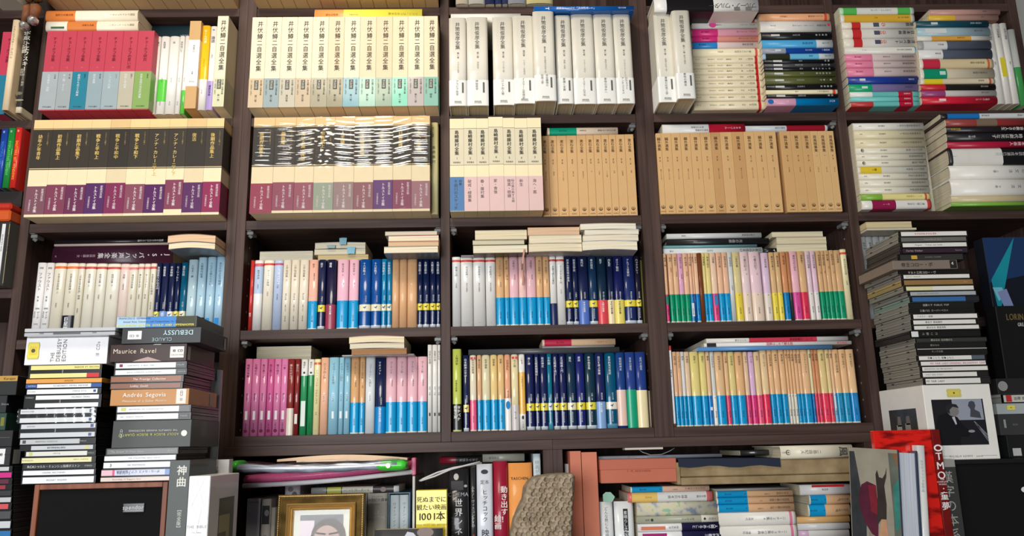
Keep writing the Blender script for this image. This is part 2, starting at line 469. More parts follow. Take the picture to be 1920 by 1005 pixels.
# ---------------------------------------------------------------- setting
WALL_Y = 0.31
def setting(name, V, F, mat):
    o = fixn(obj(name, V, F, mat)); o['kind'] = 'structure'; return o
V, F = box_vf(-3.0, 3.0, WALL_Y, WALL_Y+0.1, 0, 2.6); setting('wall_back', V, F, M((205, 200, 190), 0.8, 0, 0.03, 0, 8))
V, F = box_vf(-3.0, 3.0, -3.2, WALL_Y, -0.05, 0); setting('floor', V, F, grain('floor_boards', (120, 84, 54), (150, 108, 72), (3, 40, 40), 0.5))

# ---------------------------------------------------------------- bookcases
ZB = {0: 2.096, 1: 1.853, 2: 1.639, 3: 1.424, 4: 1.228}     # tops of the boards
BT, PW, BAY, DEP = 0.018, 0.018, 0.378, 0.29
BRACKET = M((128, 128, 126), 0.45, 0.2)
def bookcase(x0, boards, z0, z1, label, xs=None, brackets=()):
    r = thing('bookcase', label, 'bookcase', (x0+PW*1.5+BAY, 0, z0))
    ux = xs or [0, PW+BAY, 2*(PW+BAY)]
    for u in ux: box('side_panel', u-PW*1.5-BAY, u-PW*0.5-BAY, 0, DEP, 0, z1-z0, WOOD_V, r, 0.0006)
    a, b = ux[0]+PW, ux[-1]
    for k in range(len(ux)-1):
        l, h = ux[k]+PW-PW*1.5-BAY, ux[k+1]-PW*1.5-BAY
        for zb in (boards[k] if isinstance(boards[0], list) else boards): box('shelf_board', l+0.0003, h-0.0003, 0.001, DEP-0.006, zb-BT-z0, zb-z0, WOOD_H, r, 0.0006)
        box('back_panel', l, h, DEP-0.006, DEP, 0.002, z1-z0, WOOD_V, r)
        for (zb, kk, sx) in brackets:
            if kk == k:
                e = l if sx == 1 else h
                V, F = box_vf(min(e, e+sx*0.010), max(e, e+sx*0.010), 0.004, 0.022, zb-z0-BT-0.001, zb-z0-0.003, 0.0008)
                box_vf(min(e, e+sx*0.013), max(e, e+sx*0.013), 0.008, 0.034, zb-z0-BT-0.008, zb-z0-BT-0.001, 0.0012, V, F)
                tube_vf([(e+sx*0.004, 0.012, zb-z0-BT-0.008), (e+sx*0.008, 0.016, zb-z0-BT-0.0115)], 0.0035, 8, V, F)
                o = fixn(obj('shelf_bracket', V, F, BRACKET, parent=r)); o['label'] = 'grey plastic shelf bracket'
        # rows of peg holes down the inner faces
    for u in ux:
        for sx in ((1,) if u == ux[0] else (-1,) if u == ux[-1] else (1, -1)):
            e = u-PW*1.5-BAY+(PW if sx == 1 else 0); V, F = [], []
            for k in range(26):
                z = 0.03+k*0.032
                if z > z1-z0-0.03: break
                tube_vf([(e-sx*0.0004, 0.033, z), (e+sx*0.0003, 0.033, z)], 0.0022, 8, V, F)
            o = obj('peg_holes', V, F, M((150, 140, 130), 0.5), parent=r); o['kind'] = 'stuff'
    return r
BAY0 = un(5, 535, -0.03)[1]-0.0004
bookcase(-1.299, [[2.096, 1.853, BAY0, 1.19, 0.95, 0.70, 0.45, 0.10], [2.096, 1.853, 1.639, 1.414, 1.19, 0.95, 0.70, 0.45, 0.10]], 0.0, 2.45, 'dark brown bookcase standing behind the wood-edged loudspeaker', brackets=((1.639, 1, 1),))
bookcase(-0.489, [2.433, 2.096, 1.853, 1.639, 1.424, 1.228], 1.21, 2.45, 'dark brown bookcase holding the film-wrapped boxes', brackets=[(2.096, 0, 1), (1.853, 1, -1)]+[(z, k, s) for z in (1.639, 1.424) for k in (0, 1) for s in (1, -1)])
bookcase(0.321, [2.433, 2.096, 1.853, 1.639, 1.424, 1.228], 1.21, 2.45, 'dark brown bookcase behind the pile of cases on the white photo box', brackets=[(1.853, 0, -1)]+[(z, k, s) for z in (1.639, 1.424) for k, s in ((0, 1), (0, -1))])
def lower_case(x0, w, label):
    return bookcase(x0, [1.21, 0.955, 0.60, 0.30, 0.06], 0.0, 1.21, label, xs=[0, w-PW])
_off = PW*1.5+BAY
def lower(x0, w, label):
    r = thing('low_bookcase', label, 'bookcase', (x0, 0, 0))
    for u in (0, w-PW): box('side_panel', u, u+PW, 0, DEP, 0, 1.192, WOOD_V, r, 0.0006)
    box('top_board', 0, w, 0, DEP, 1.192, 1.2098, WOOD_H, r, 0.0006)
    for zb in (0.9548, 0.62, 0.30, 0.06): box('shelf_board', PW+0.0003, w-PW-0.0003, 0.001, DEP-0.006, zb-BT, zb, WOOD_H, r, 0.0006)
    box('back_panel', PW, w-PW, DEP-0.006, DEP, 0, 1.192, WOOD_V, r)
lower(-0.489, 0.601, 'low dark bookcase under the shelves, behind the gilt frame')
lower(0.112, 0.60, 'low dark bookcase under the shelves, holding the terracotta box')
lower(0.712, 0.60, 'low dark bookcase behind the black loudspeaker')

# ---------------------------------------------------------------- colours and kinds of spine
WHITE, IVORY, CREAM = (236, 232, 222), (234, 226, 204), (238, 222, 184)
TAN, PEACH, PINK, LILAC, YEL = (226, 180, 132), (236, 190, 156), (236, 188, 196), (222, 190, 216), (234, 216, 142)
BLUE, GREEN, RED, MAG, LEMON, GREYW = (14, 156, 212), (0, 150, 104), (226, 52, 84), (216, 56, 124), (240, 222, 70), (222, 216, 202)
NAVY, TEAL, INK, DARK, SILVER = (22, 34, 76), (0, 92, 128), (28, 26, 28), (52, 52, 54), (214, 214, 216)
def IW(top, bot, title, author='', look=None, code='青', **k):
    dk = (70, 56, 50)
    d = dict(look=look, segs=[(0.018, IVORY), (0.405, bot), (1, top)], gloss=0.5,
             txt=[(title, 0.945, 4.6, dk, 0.5), (author, 0.945-0.035*len(title)-0.07, 2.6, dk, 0.6), (code, 0.385, 2.6, (20, 50, 80), 0.5), ('岩波文庫', 0.20, 3.2, (20, 40, 70), 0.5)])
    d.update(k); return d
def NV(title, author, look, base=NAVY, tagc=LEMON, obi=None, obitxt='', **k):
    d = dict(look=look, segs=[(0.045, (206, 214, 220)), (1, base)], gloss=0.7,
             txt=[(title, 0.955, 5.0, SILVER, 0.42, 'v', True), (author, 0.47, 3.4, SILVER, 0.6)], marks=[])
    if obi:
        d['obi'] = [(0.0, 0.35, obi)]; d['txt'].append((obitxt, 0.33, 4.2, (240, 240, 240) if sum(obi) < 560 else (40, 40, 40), 0.5, 'v', True))
    else:
        d['segs'] = [(0.045, (206, 214, 220)), (0.25, base), (0.345, tagc), (1, base)]
        d['marks'].append(('bird', 0.5, 0.298, 7.0, (40, 60, 110)))
        d['txt'].append(('講談社学術文庫', 0.225, 2.8, SILVER, 0.5))
    d.update(k); return d
def CK(title, author, look, base=IVORY, band=(206, 84, 74), **k):
    d = dict(look=look, segs=[(0.925, base), (0.957, band), (1, base)], gloss=0.3,
             txt=[(title, 0.86, 4.6, (84, 78, 74), 0.5), (author, 0.86-0.036*len(title)-0.06, 3.0, (84, 78, 74), 0.5), ('ち', 0.06, 2.2, (120, 110, 100), 0.5)])
    d.update(k); return d
def P2(look, c, title='', author='', tc=(60, 54, 50), gloss=0.35, segs=None, **k):
    d = dict(look=look, segs=segs or [(1, c)], gloss=gloss, txt=[])
    if title: d['txt'].append((title, 0.93, 5.0, tc, 0.5))
    if author: d['txt'].append((author, 0.52, 3.4, tc, 0.5))
    for t in k.pop('more', []): d['txt'].append(t)
    d.update(k); return d

C1 = (0, 0, 4.174)
# ---- top row left: red boxes
def chekhov(obi, title, num, ot):
    return dict(look='red slipcased volume with %s band' % obi[1], name='slipcased_book', kind='case', segs=[(1, (190, 66, 84))], rough=0.5, gloss=0.1, depth=0.16, short='%s-banded one' % obi[1].split()[-1],
                obi=[(0.012, 0.48, obi[0])], txt=[(title, 0.92, 7.6, (112, 22, 40), 0.55), (num, 0.53, 5, (236, 120, 140), 0.55, 'c'), (ot, 0.45, 5.2, (226, 230, 230), 0.42), (ot[:3], 0.45, 3.4, (50, 50, 60), 0.8), ('中央公論社', 0.045, 3.4, (60, 60, 70), 0.5, 'c')])
OB = [((166, 174, 178), 'pale grey'), ((160, 168, 170), 'grey'), ((44, 128, 150), 'teal blue'), ((148, 166, 172), 'bluish grey'), ((156, 172, 176), 'silver grey'), ((186, 180, 160), 'beige'), ((136, 168, 96), 'olive green')]
TT = ['チェーホフ全集']*5+['チェーホフの思い出', 'チェーホフ研究']
NN = ['11', '12', '14', '15', '16', '', '']
OT = ['六号病室・決闘', '中二階・すぐり', '戯曲かもめ三人姉妹', '愛の書簡', 'シベリアの旅', '回想と手紙集', '世界各国の決定的論集']
b = [300, 428, 540, 663, 783, 912, 1030, 1160]
row(C1, list(zip(b[:-1], b[1:])), (866, 862), (242, 240), [chekhov(OB[i], TT[i], NN[i], OT[i]) for i in range(7)], -0.044, ZB[1], 'above the black-and-gold boxes', 'red slipcased set')
# white paperbacks, carton, yellow spine
WP = lambda lk, t, **k: P2(lk, (238, 236, 230), t, '', (80, 76, 74), 0.3, depth=0.11, more=[('カフカ', 0.46, 3.2, (90, 86, 84), 0.5), ('白水社', 0.16, 3.0, (110, 105, 100), 0.5)], **k)
GR = (92, 200, 70)
row(C1, [(1176, 1211), (1212, 1280), (1280, 1360), (1362, 1403), (1405, 1440)], (895, 893), (286, 282),
    [WP('narrow white paperback touching the last red box', '審判'), WP('white paperback with a bright green band', '失踪者', obi=[(0.16, 0.44, GR)]), WP('white paperback beside the green-banded one', '城'),
     WP('slim white paperback next to the green-footed spine', '流刑地にて'), WP('sliver of white spine with a green foot', '', segs=[(0.30, GR), (1, (236, 232, 226))])],
    -0.023, ZB[1], 'above the black-and-gold boxes', 'white paperbacks')
row(C1, [(1440, 1530)], (850, 850), (165, 165), [dict(look='kraft carton box with a white paper label', short='kraft box', name='slipcased_book', kind='case', segs=[(0.25, (204, 164, 112)), (0.78, (238, 234, 228)), (1, (204, 164, 112))], depth=0.15, rough=0.6,
    txt=[('岡倉天心', 0.72, 4.0, (90, 84, 80), 0.5), ('全集', 0.42, 3.4, (90, 84, 80), 0.5), ('平凡社', 0.30, 3.4, (60, 56, 54), 0.5, 'c')])], -0.048, ZB[1], 'on the top shelf', None)
row(C1, [(1537, 1604), (1606, 1660)], (862, 858), [200, 206],
    [P2('yellow over white paperback', (246, 190, 30), '', '', (240, 236, 224), 0.4, segs=[(0.36, (238, 234, 226)), (1, (246, 192, 32))], more=[('モームの謎', 0.95, 6, (250, 236, 200), 0.5, 'v', True), ('サマセット', 0.6, 3.4, (120, 80, 10), 0.5), ('白水社', 0.24, 3.2, (120, 110, 100), 0.5)], depth=0.13),
     P2('white paperback with a lavender band', (236, 230, 222), '', '', (60, 60, 80), 0.4, depth=0.13, obi=[(0.0, 0.34, (170, 150, 204))], marks=[('disc', 0.5, 0.955, 4.5, (70, 140, 200), 0.6)], more=[('論語', 0.88, 7.5, (70, 70, 110), 0.5), ('全訳注', 0.66, 3.0, (90, 90, 110), 0.5), ('講談社学術', 0.29, 4.6, (60, 50, 110), 0.45, 'v', True)])],
    -0.04, ZB[1], 'on the top shelf', None)
# ---- brush lettered cream boxes
def ibuse(obi, vol, cream, look):
    bk = (38, 36, 32)
    return dict(look=look, name='slipcased_book', kind='case', segs=[(1, cream)], rough=0.6, depth=0.16, short='%s-banded one' % look.split()[2] if False else look,
        obi=[(0.0, 0.315, obi)],
        txt=[('井伏鱒二自選全集', 0.955, 13.0, bk, 0.58, 'v', False, 1.06, 0.86), ('井伏鱒二自選全集', 0.295, 4.0, (60, 66, 60), 0.82), (vol, 0.135, 5.0, (60, 60, 56), 0.5), ('全十二巻補巻一新潮社', 0.295, 3.2, (120, 126, 118), 0.17), ('決定版', 0.292, 6.0, (222, 222, 206), 0.5, 'v', True)],
        marks=[('rect', 0.5, 0.242, 20, (66, 66, 60), 8.0)])
CR = (240, 228, 196)
row(C1, [(1660, 1785)], (835, 835), (125, 125), [ibuse((216, 214, 180), '第一巻', CR, 'cream slipcased volume with pale green band and brush lettering')], -0.055, ZB[1], 'next to the yellow spine', 'brush-lettered set')
OI = [((208, 186, 152), 'sand'), ((152, 168, 170), 'slate grey'), ((194, 188, 168), 'putty'), ((198, 178, 150), 'buff'), ((166, 160, 134), 'drab olive'), ((154, 148, 122), 'dark khaki'),
      ((124, 172, 182), 'sky blue'), ((164, 204, 184), 'pale mint'), ((152, 174, 152), 'sage'), ((138, 214, 186), 'bright mint'), ((186, 176, 172), 'mauve grey'), ((136, 186, 168), 'jade')]
vols = ['第二巻', '第三巻', '第四巻', '第五巻', '第六巻', '第七巻', '第八巻', '第九巻', '第十巻', '第十一巻', '第十二巻', '補巻']
crs = [CR, CR, CR, CR, CR, (238, 214, 180), CR, (236, 216, 182), (236, 212, 176), (238, 220, 184), CR, (238, 220, 186)]
b = [107, 230, 358, 490, 618, 752, 884, 1017, 1152, 1288, 1417, 1550, 1683]
row((440, 0, 4.37), list(zip(b[:-1], b[1:])), (880, 872), (142, 130), [ibuse(OI[i][0], vols[i], crs[i], 'cream brush-lettered slipcase with a %s band' % OI[i][1]) for i in range(12)], -0.049, ZB[1], 'above the film-wrapped boxes', 'brush-lettered set')
# ---- thick white set
IZ = ['アラビア哲学', '神秘哲学', 'ロシア的人間', 'イスラーム思想史', '存在顕現の形而上学', '意識と本質', 'イスラーム文化', '意味の深みへ', 'コスモスとアンチコスモス', '意識の形而上学', '意味の構造']
KN = ['一', '二', '三', '四', '五', '六', '七', '八', '九', '十', '十一']
def izutsu(i, look, **k):
    t = IZ[i]; h2 = [(t, 0.285, 5.6, (70, 66, 64), 0.46)] if len(t) < 9 else [(t[:5], 0.29, 5.2, (70, 66, 64), 0.58), (t[5:], 0.29, 5.2, (70, 66, 64), 0.36)]
    d = dict(look=look, kind='hard', name='hardback_book', segs=[(1, (230, 225, 210))], rough=0.35, gloss=0.25, depth=0.15, bulge=0.001, paper=(216, 206, 178), obi=[(0.003, 0.285, (240, 240, 234))],
        txt=[('井筒俊彦全集', 0.945, 10.0, (92, 88, 82), 0.5), ('第%s巻' % KN[i], 0.60, 4.6, (92, 88, 82), 0.52), (t, 0.49, 4.0, (160, 154, 146), 0.52)]+h2+[('慶應義塾', 0.045, 3.4, (90, 86, 84), 0.5, 'c'), ('大学出版会', 0.03, 3.0, (120, 116, 112), 0.5, 'c')],
        marks=[('rect', 0.78, 0.20, 22, (96, 94, 90), 3.4)])
    d.update(k); return d
lk = 'thick white hardback with a paper band'
g2 = [(98, 243, 145, 868, -.047), (246, 422, 140, 868, -.047), (463, 630, 140, 865, -.049), (632, 803, 128, 855, -.055), (803, 980, 92, 828, -.066), (985, 1120, 125, 848, -.052), (1125, 1310, 118, 850, -.050), (1313, 1475, 118, 847, -.050), (1478, 1622, 118, 847, -.050)]
wh = ['first in the row, against the upright', 'between the first and the gap', 'just past the dark gap', 'beside the jutting volume', 'jutting out past its neighbours', 'just after the jutting volume', 'third from the row end', 'second from the row end', 'last in its row']
for i, (a, c, tp, bt, yy) in enumerate(g2):
    row((820, 0, 4.37), [(a, c)], (bt, bt), (tp, tp), [izutsu(i, 'thick white banded hardback')], yy, ZB[1], wh[i], 'thick white set')
row((1200, 0, 4.37), [(113, 305)], (840, 840), (115, 115), [izutsu(9, 'thick white banded hardback under the black-and-white book')], -0.054, ZB[1], 'in the next bookcase', 'thick white set')
row((1200, 0, 4.37), [(313, 462)], (810, 810), (85, 85), [izutsu(10, 'thick white banded hardback touching the lying cream paperbacks')], -0.070, ZB[1], 'in the next bookcase', 'thick white set')

# ---- black and gold boxes
def tolstoy(title, num, obi, f1, look, wrap=None, low=0.0):
    go = (222, 190, 110); cr = (240, 214, 164)
    return dict(look=look, name='slipcased_book', kind='case', segs=[(0.478, (242, 224, 184)), (0.488, (60, 52, 40)), (0.494, cr), (0.50, (60, 52, 40)), (0.502, (58, 52, 42)), (0.893, (58, 52, 44)), (0.898, (60, 52, 40)), (0.904, cr), (0.910, (60, 52, 40)), (1, (240, 206, 148))],
        rough=0.45, gloss=0.25, depth=0.16, obi=[(0.025 if not low else low, f1, obi)], wrap=wrap,
        txt=[(title, 0.845, 8.6, go, 0.40, 'v', True), ('トルストイ全集%s' % num, 0.865, 3.4, (180, 156, 96), 0.80), ('トルストイ全集', f1-0.03, 6.6, (236, 222, 226), 0.52, 'v', True), ('愛蔵決定版', f1-0.025, 5.0, (236, 222, 226), 0.82), ('河出書房新社', f1-0.135, 3.8, (230, 214, 220), 0.22)])
OT = [(124, 80, 92), (128, 62, 86), (106, 46, 80), (84, 42, 96), (140, 48, 92), (134, 74, 92), (84, 32, 90), (130, 62, 86), (98, 46, 100), (142, 40, 82)]
TT = ['幼年少年青年', '初期作品集上', '初期作品集下', '戦争と平和上', '戦争と平和中', '戦争と平和下', 'アンナ・カレーニナ上', 'アンナ・カレーニナ下', '復活', '後期作品集上']
b = [185, 340, 495, 650, 803, 960, 1115, 1275, 1418, 1572, 1712]
wr = [None]*4+['slight']+[None]*3+['slight', None]
f1 = [0.31, 0.325, 0.32, 0.335, 0.335, 0.32, 0.315, 0.36, 0.33, 0.335]
nm = ['dusty mauve', 'plum', 'dark plum', 'deep violet', 'raspberry', 'faded rose', 'purple', 'raised plum', 'blackish violet', 'wine red']
row((0, 210, 4.174), list(zip(b[:-1], b[1:])), (820, 805), (65, 47), [tolstoy(TT[i], str(i+1), OT[i], f1[i], 'black-and-cream slipcase with %s band' % nm[i], wr[i], 0.06 if i == 7 else 0.0) for i in range(10)], -0.044, ZB[2], 'under the red slipcases', 'black-and-gold boxed set')
OT2 = [(158, 66, 88), (150, 82, 98), (156, 90, 102), (156, 166, 146), (158, 132, 128), (148, 98, 102), (106, 66, 118), (142, 76, 96), (162, 116, 122)]
TT = ['後期作品集下', '戯曲集', '生ける屍・民話', '宗教論上', '人生論', '芸術論教育論', '文学論', '日記書簡', '友への手紙']
b = [120, 300, 478, 637, 803, 970, 1132, 1293, 1447, 1600]
f1 = [0.305, 0.315, 0.31, 0.305, 0.31, 0.305, 0.325, 0.325, 0.31]
lo = [0.0001, 0, 0, 0, 0, 0, 0, 0, 0]
nm = ['crimson', 'rose', 'torn rose', 'grey-green', 'taupe', 'brownish rose', 'violet', 'old rose', 'pale mauve']
row((440, 200, 4.37), list(zip(b[:-1], b[1:])), (885, 855), (92, 76), [tolstoy(TT[i], str(i+10), OT2[i], f1[i], 'film-wrapped black-and-cream slipcase with %s band' % nm[i], 'swirl' if i == 3 else 'ripple', lo[i]) for i in range(9)], -0.048, ZB[2], 'below the brush-lettered set', 'film-wrapped boxed set')
row((440, 200, 4.37), [(1607, 1668)], (885, 885), (130, 130), [P2('olive-cream thin book at the end', (206, 200, 140), '', '', (60, 60, 30), 0.1, segs=[(1, (212, 204, 150))], more=[('詩人・小説家', 0.95, 3.6, (60, 60, 30), 0.3), ('島崎藤村', 0.74, 7.0, (70, 70, 40), 0.4, 'v', False, 1.4)], depth=0.14)], -0.025, ZB[2], 'of the film-wrapped row', None)
# ---- cream set with pink bands
def toson(i, obi, titles, look):
    sh = 'blue-banded one'
    t2 = [(titles[0], 0.335, 7.6, (70, 62, 62), 0.42)]+([(titles[1], 0.335, 6.0, (70, 62, 62), 0.74)] if len(titles) > 1 else [])
    return dict(look=look, name='slipcased_book', kind='case', segs=[(0.488, (244, 230, 188)), (0.492, (70, 66, 54)), (0.888, (224, 214, 184)), (0.892, (70, 66, 54)), (1, (244, 230, 188))], rough=0.55, depth=0.15, short=sh, obi=[(0.004, 0.365, obi)],
        txt=[('島崎藤村全集', 0.872, 8.6, (58, 54, 44), 0.5, 'v', True), (str(i), 0.565, 6, (70, 66, 56), 0.5, 'c'), ('筑摩書房', 0.52, 3.6, (80, 76, 66), 0.5, 'c')]+t2)
TS = [['千曲川のスケッチ', '詩集'], ['破戒・緑葉集'], ['春・藤村集'], ['家・食後'], ['微風・眼鏡', '桜の実の熟する時'], ['新生'], ['海へ・嵐']]
b = [105, 222, 330, 430, 552, 650, 755, 872]
row((820, 200, 4.37), list(zip(b[:-1], b[1:])), (856, 856), [100, 97, 97, 85, 92, 95, 92], [toson(i+1, (84, 128, 176) if i == 0 else (228, 194, 190), TS[i], 'cream slipcase with a %s band' % ('blue' if i == 0 else 'pale pink')) for i in range(7)], -0.042, ZB[2], 'below the thick white hardbacks', 'cream numbered set')
# ---- tan volumes
def tan(title, vol, sub, look, c, **k):
    d = dict(look=look, kind='case', name='slipcased_book', segs=[(1, c)], rough=0.5, gloss=0.1, depth=0.14,
        txt=[(title, 0.945, 7.2, (84, 52, 24), 0.5, 'v', True), (vol, 0.70, 3.4, (84, 52, 24), 0.5), (sub, 0.55, 2.8, (120, 84, 48), 0.55), ('岩波書店', 0.03, 2.6, (90, 60, 30), 0.5, 'c')], marks=[('seal', 0.52, 0.085, 7.5, (60, 36, 16))])
    d.update(k); return d
b = [868, 930, 1000, 1083, 1167, 1247, 1310, 1375, 1437, 1497, 1572, 1645]
subs = ['吾輩は猫である', '倫敦塔', '坊っちやん草枕', '虞美人草', '彼岸過迄行人', '門', '三四郎', 'こころ道草', '明暗', '評論雑篇', '書簡']
kn = ['第%s巻' % c for c in KN]
row((820, 200, 4.37), list(zip(b[:-1], b[1:])), (906, 890), (240, 225), [tan('漱石全集', kn[i], subs[i], 'tan slipcased volume', (218, 176, 122)) for i in range(11)], 0.003, ZB[2], 'under the green-ended book', 'thin tan volumes', neighbours=('the pale pink bands', ''))
C4 = (1200, 200, 4.37)
b1 = [160, 217, 300, 377, 460, 545, 632, 710, 808, 908, 995, 1085, 1178]
row(C4, list(zip(b1[:-1], b1[1:])), (885, 862), (218, 200), [tan('鷗外選集', '第%s巻' % ['一', '二', '三', '四', '五', '六', '七', '八', '九', '十一', '十四', '十五'][i], '舞姫うたかたの記', 'golden tan slipcased volume', (220, 178, 122) if i not in (6, 8) else (206, 160, 106)) for i in range(12)], -0.004, ZB[2], 'under the red-and-white booklets', 'golden tan volumes', neighbours=('the upright', ''))
b2 = [1210, 1300, 1390, 1468]
row(C4, list(zip(b2[:-1], b2[1:])), (862, 858), (200, 199), [tan('鷗外選集', '第%s巻' % ['十六', '十八', '二一'][i], '伊沢蘭軒', 'golden tan slipcased volume', (214, 170, 114)) for i in range(3)], -0.004, ZB[2], 'in the shorter run', 'golden tan volumes', neighbours=('the dark gap', ''))
b3 = [1468, 1530, 1603, 1662]
row(C4, list(zip(b3[:-1], b3[1:])), (858, 855), (199, 198), [tan('荷風随筆集', ['上', '下', '第一巻'][i], '日和下駄', 'narrow tan volume with cursive title', (222, 182, 126)) for i in range(3)], -0.004, ZB[2], 'ending that row', 'golden tan volumes', neighbours=('the wider volumes', ''))

# ---- row 3, first bay (behind the disc piles)
Z31 = 1.414
C31 = (50, 470, 5.91); G1 = 'paperbacks behind the disc piles'
bars = [('rect', 0.55, 0.93, 3.4, (150, 150, 150), 7), ('rect', 0.55, 0.40, 3.0, (150, 150, 150), 7), ('rect', 0.55, 0.20, 3.0, (160, 160, 160), 7)]
specs = [P2('white paperback with three grey bars', (240, 238, 236), '', '', gloss=0.3, marks=bars, more=[('ファウスト', 0.87, 7.2, (70, 66, 66), 0.5), ('第%s部' % c, 0.56, 3.4, (60, 60, 60), 0.5, 'v', True), ('ゲーテ', 0.365, 5, (60, 60, 60), 0.7), ('池内紀訳', 0.365, 3.2, (90, 90, 90), 0.3)]) for c in '一二']
specs += [CK('日本文学史序説　上', '加藤周一', 'ivory paperback with an orange stripe', band=(232, 116, 62)), CK('日本文学史序説　下', '加藤周一', 'ivory paperback wearing a black band', band=(232, 120, 66), obi=[(0.0, 0.31, (26, 28, 40))])]
specs[-1]['txt'].append(('巨星墜つ', 0.29, 9.0, (236, 236, 236), 0.45, 'v', True))
specs += [CK('『日本文学史序説』補講', '加藤周一', 'thin ivory paperback with a pinkish stripe', band=(206, 96, 98))]
specs += [CK('夜明全集　'+c, '加藤周一', 'ivory paperback with a red stripe', (238, 232, 214), (206, 80, 72)) for c in '上中下']
specs += [CK('良観', '吉野秀雄', 'blush paperback with a faint stripe', (238, 216, 204), (236, 170, 164))]
xs = [(50, 148), (150, 238), (240, 375), (377, 513), (515, 588), (590, 713), (715, 833), (835, 985), (987, 1092)]
row(C31, xs, (770, 760), (134, 148), specs, 0.006, Z31, 'behind the disc piles', G1, neighbours=('the upright', ''))
C31b = (230, 440, 5.585)
specs = [CK('増田渉対話集', '吉田健一', 'slim ivory paperback, rose stripe', band=(226, 130, 132)), CK('美の日本文学', '加藤周一', 'slim ivory paperback, rose stripe', band=(226, 120, 126)), CK('モーツァルト', '磯山雅', 'slim ivory paperback, rose stripe', band=(226, 124, 126)), CK('本居宣長の思想構造', '吉川幸次郎', 'slim ivory paperback, brick stripe', band=(212, 90, 80)),
    NV('本居宣長うひ山ぶみ', '白石良夫', 'navy paperback with yellow tag beside the brick stripe'), NV('本居宣長', '子安宣邦', 'navy paperback with a periwinkle band', obi=(124, 158, 214), obitxt='国学の思想'),
    NV('平家物語', '杉本圭三郎', 'navy paperback with white tag', tagc=(236, 232, 226)), NV('モーツァルト', '吉田秀和', 'dark navy paperback with yellow tag by the teal one'), NV('漢字百話', '白川静', 'teal paperback with a cream tag', base=(0, 96, 130), tagc=(240, 232, 190)),
    P2('ice blue paperback with a pink band', (190, 216, 224), '三谷太一論', 'マーラー', (70, 90, 100), 0.6, obi=[(0, 0.24, (236, 110, 140))], marks=[('rect', 0.55, 0.17, 10, (40, 30, 40), 6)]), P2('ice blue paperback with a black band', (180, 214, 230), '大戦時代記者', 'マーラー', (70, 90, 100), 0.6, obi=[(0, 0.24, (30, 24, 24))]),
    P2('ice blue paperback, first blue-footed', (178, 214, 232), 'つながる脳のなかに', 'マーラー', (70, 90, 100), 0.6, segs=[(1, (178, 214, 232))], marks=[('rect', 0.4, 0.12, 34, (20, 140, 214), 7)]), P2('ice blue paperback against the upright', (178, 214, 236), 'あなたの人生の物語', 'マーラー', (60, 80, 100), 0.6, marks=[('rect', 0.4, 0.12, 34, (20, 140, 220), 8)])]
xs = [(30, 123), (125, 188), (190, 253), (255, 320), (322, 375), (380, 452), (456, 523), (526, 580), (583, 652), (656, 754), (758, 850), (855, 948), (951, 1045)]
row(C31b, xs, (800, 790), [310, 305, 305, 302, 300, 298, 298, 297, 292, 262, 238, 234, 232], specs, 0.006, Z31, 'behind the disc piles', G1, neighbours=('the blush paperback', ''))

# ---- row 3, second bay
C32 = (430, 420, 4.568); W32 = 'under the film-wrapped boxes'
specs = [P2('thin tomato red book', (206, 54, 48), '', '', (240, 220, 210), 0.3, more=[('数学', 0.25, 4, (240, 230, 220), 0.5)]),
    CK('数学序説', '吉田洋一', 'pale blue and white paperback', (240, 238, 234), (216, 96, 104), segs=[(0.52, (240, 238, 234)), (0.91, (186, 204, 230)), (0.955, (216, 96, 104)), (1, (240, 228, 224))]), CK('オイラーの贈物', '吉田武', 'cream paperback with a scarlet stripe', (244, 234, 214), (222, 84, 66)),
    CK('ユークリッドの窓', '青木薫訳', 'powder blue paperback', (190, 206, 234), (206, 90, 110))]
specs += [P2('plain ivory paperback', (236, 226, 206), '江戸怪談集　'+c, '高田衛編', (120, 104, 90), 0.3, more=[('★黄二五七', 0.36, 2.8, (60, 50, 40), 0.5), ('岩波文庫', 0.2, 2.8, (60, 50, 40), 0.5)]) for c in '上中下']
specs += [IW((244, 186, 164), BLUE, '老子', '蜂屋邦夫訳注', 'salmon-and-blue paperback'), NV('孫子', '浅野裕一', 'navy yellow-tagged paperback'), NV('儒教', '加地伸行', 'navy paperback with a maroon band', base=(26, 24, 64), obi=(158, 60, 84), obitxt='再考の書'),
    IW((240, 188, 206), BLUE, '新日本史　上', '木戸一二', 'pink-and-blue paperback'), IW((240, 188, 206), BLUE, '新日本史　下', '木戸一二', 'pink-and-blue paperback')]
for t in ('十八史略上', '十八史略下'): specs.append(NV(t, '竹内弘行', 'royal blue paperback, cream tag', base=(0, 74, 150), tagc=(240, 232, 196), short='royal blue one'))
for t in ('日本後紀上', '日本後紀中'): specs.append(NV(t, '森田悌', 'cerulean paperback, cream tag', base=(0, 128, 178), tagc=(232, 232, 206), short='cerulean one'))
for t in '上中下': specs.append(P2('plain tan paperback', (232, 182, 134), '', '', gloss=0.15, more=[('大日本史 '+t, 0.93, 4, (206, 150, 104), 0.5)], short='tan one'))
for t in ('上', '中', '下', '別'): specs.append(NV('大鏡全釈'+t, '保坂弘司', 'midnight blue yellow-tagged paperback', base=(18, 34, 78), short='tan one'))
xs = [(155, 186), (188, 265), (268, 358), (360, 437), (438, 508), (510, 582), (584, 662), (665, 745), (749, 812), (818, 902), (912, 1010), (1015, 1100), (1106, 1205), (1208, 1295), (1298, 1342), (1345, 1388), (1390, 1452), (1453, 1520), (1521, 1608), (1612, 1655), (1657, 1713), (1717, 1770), (1773, 1815)]
row(C32, xs, (915, 888), (312, 296), specs, 0.006, ZB[3], W32, 'paperbacks under the film-wrapped boxes')
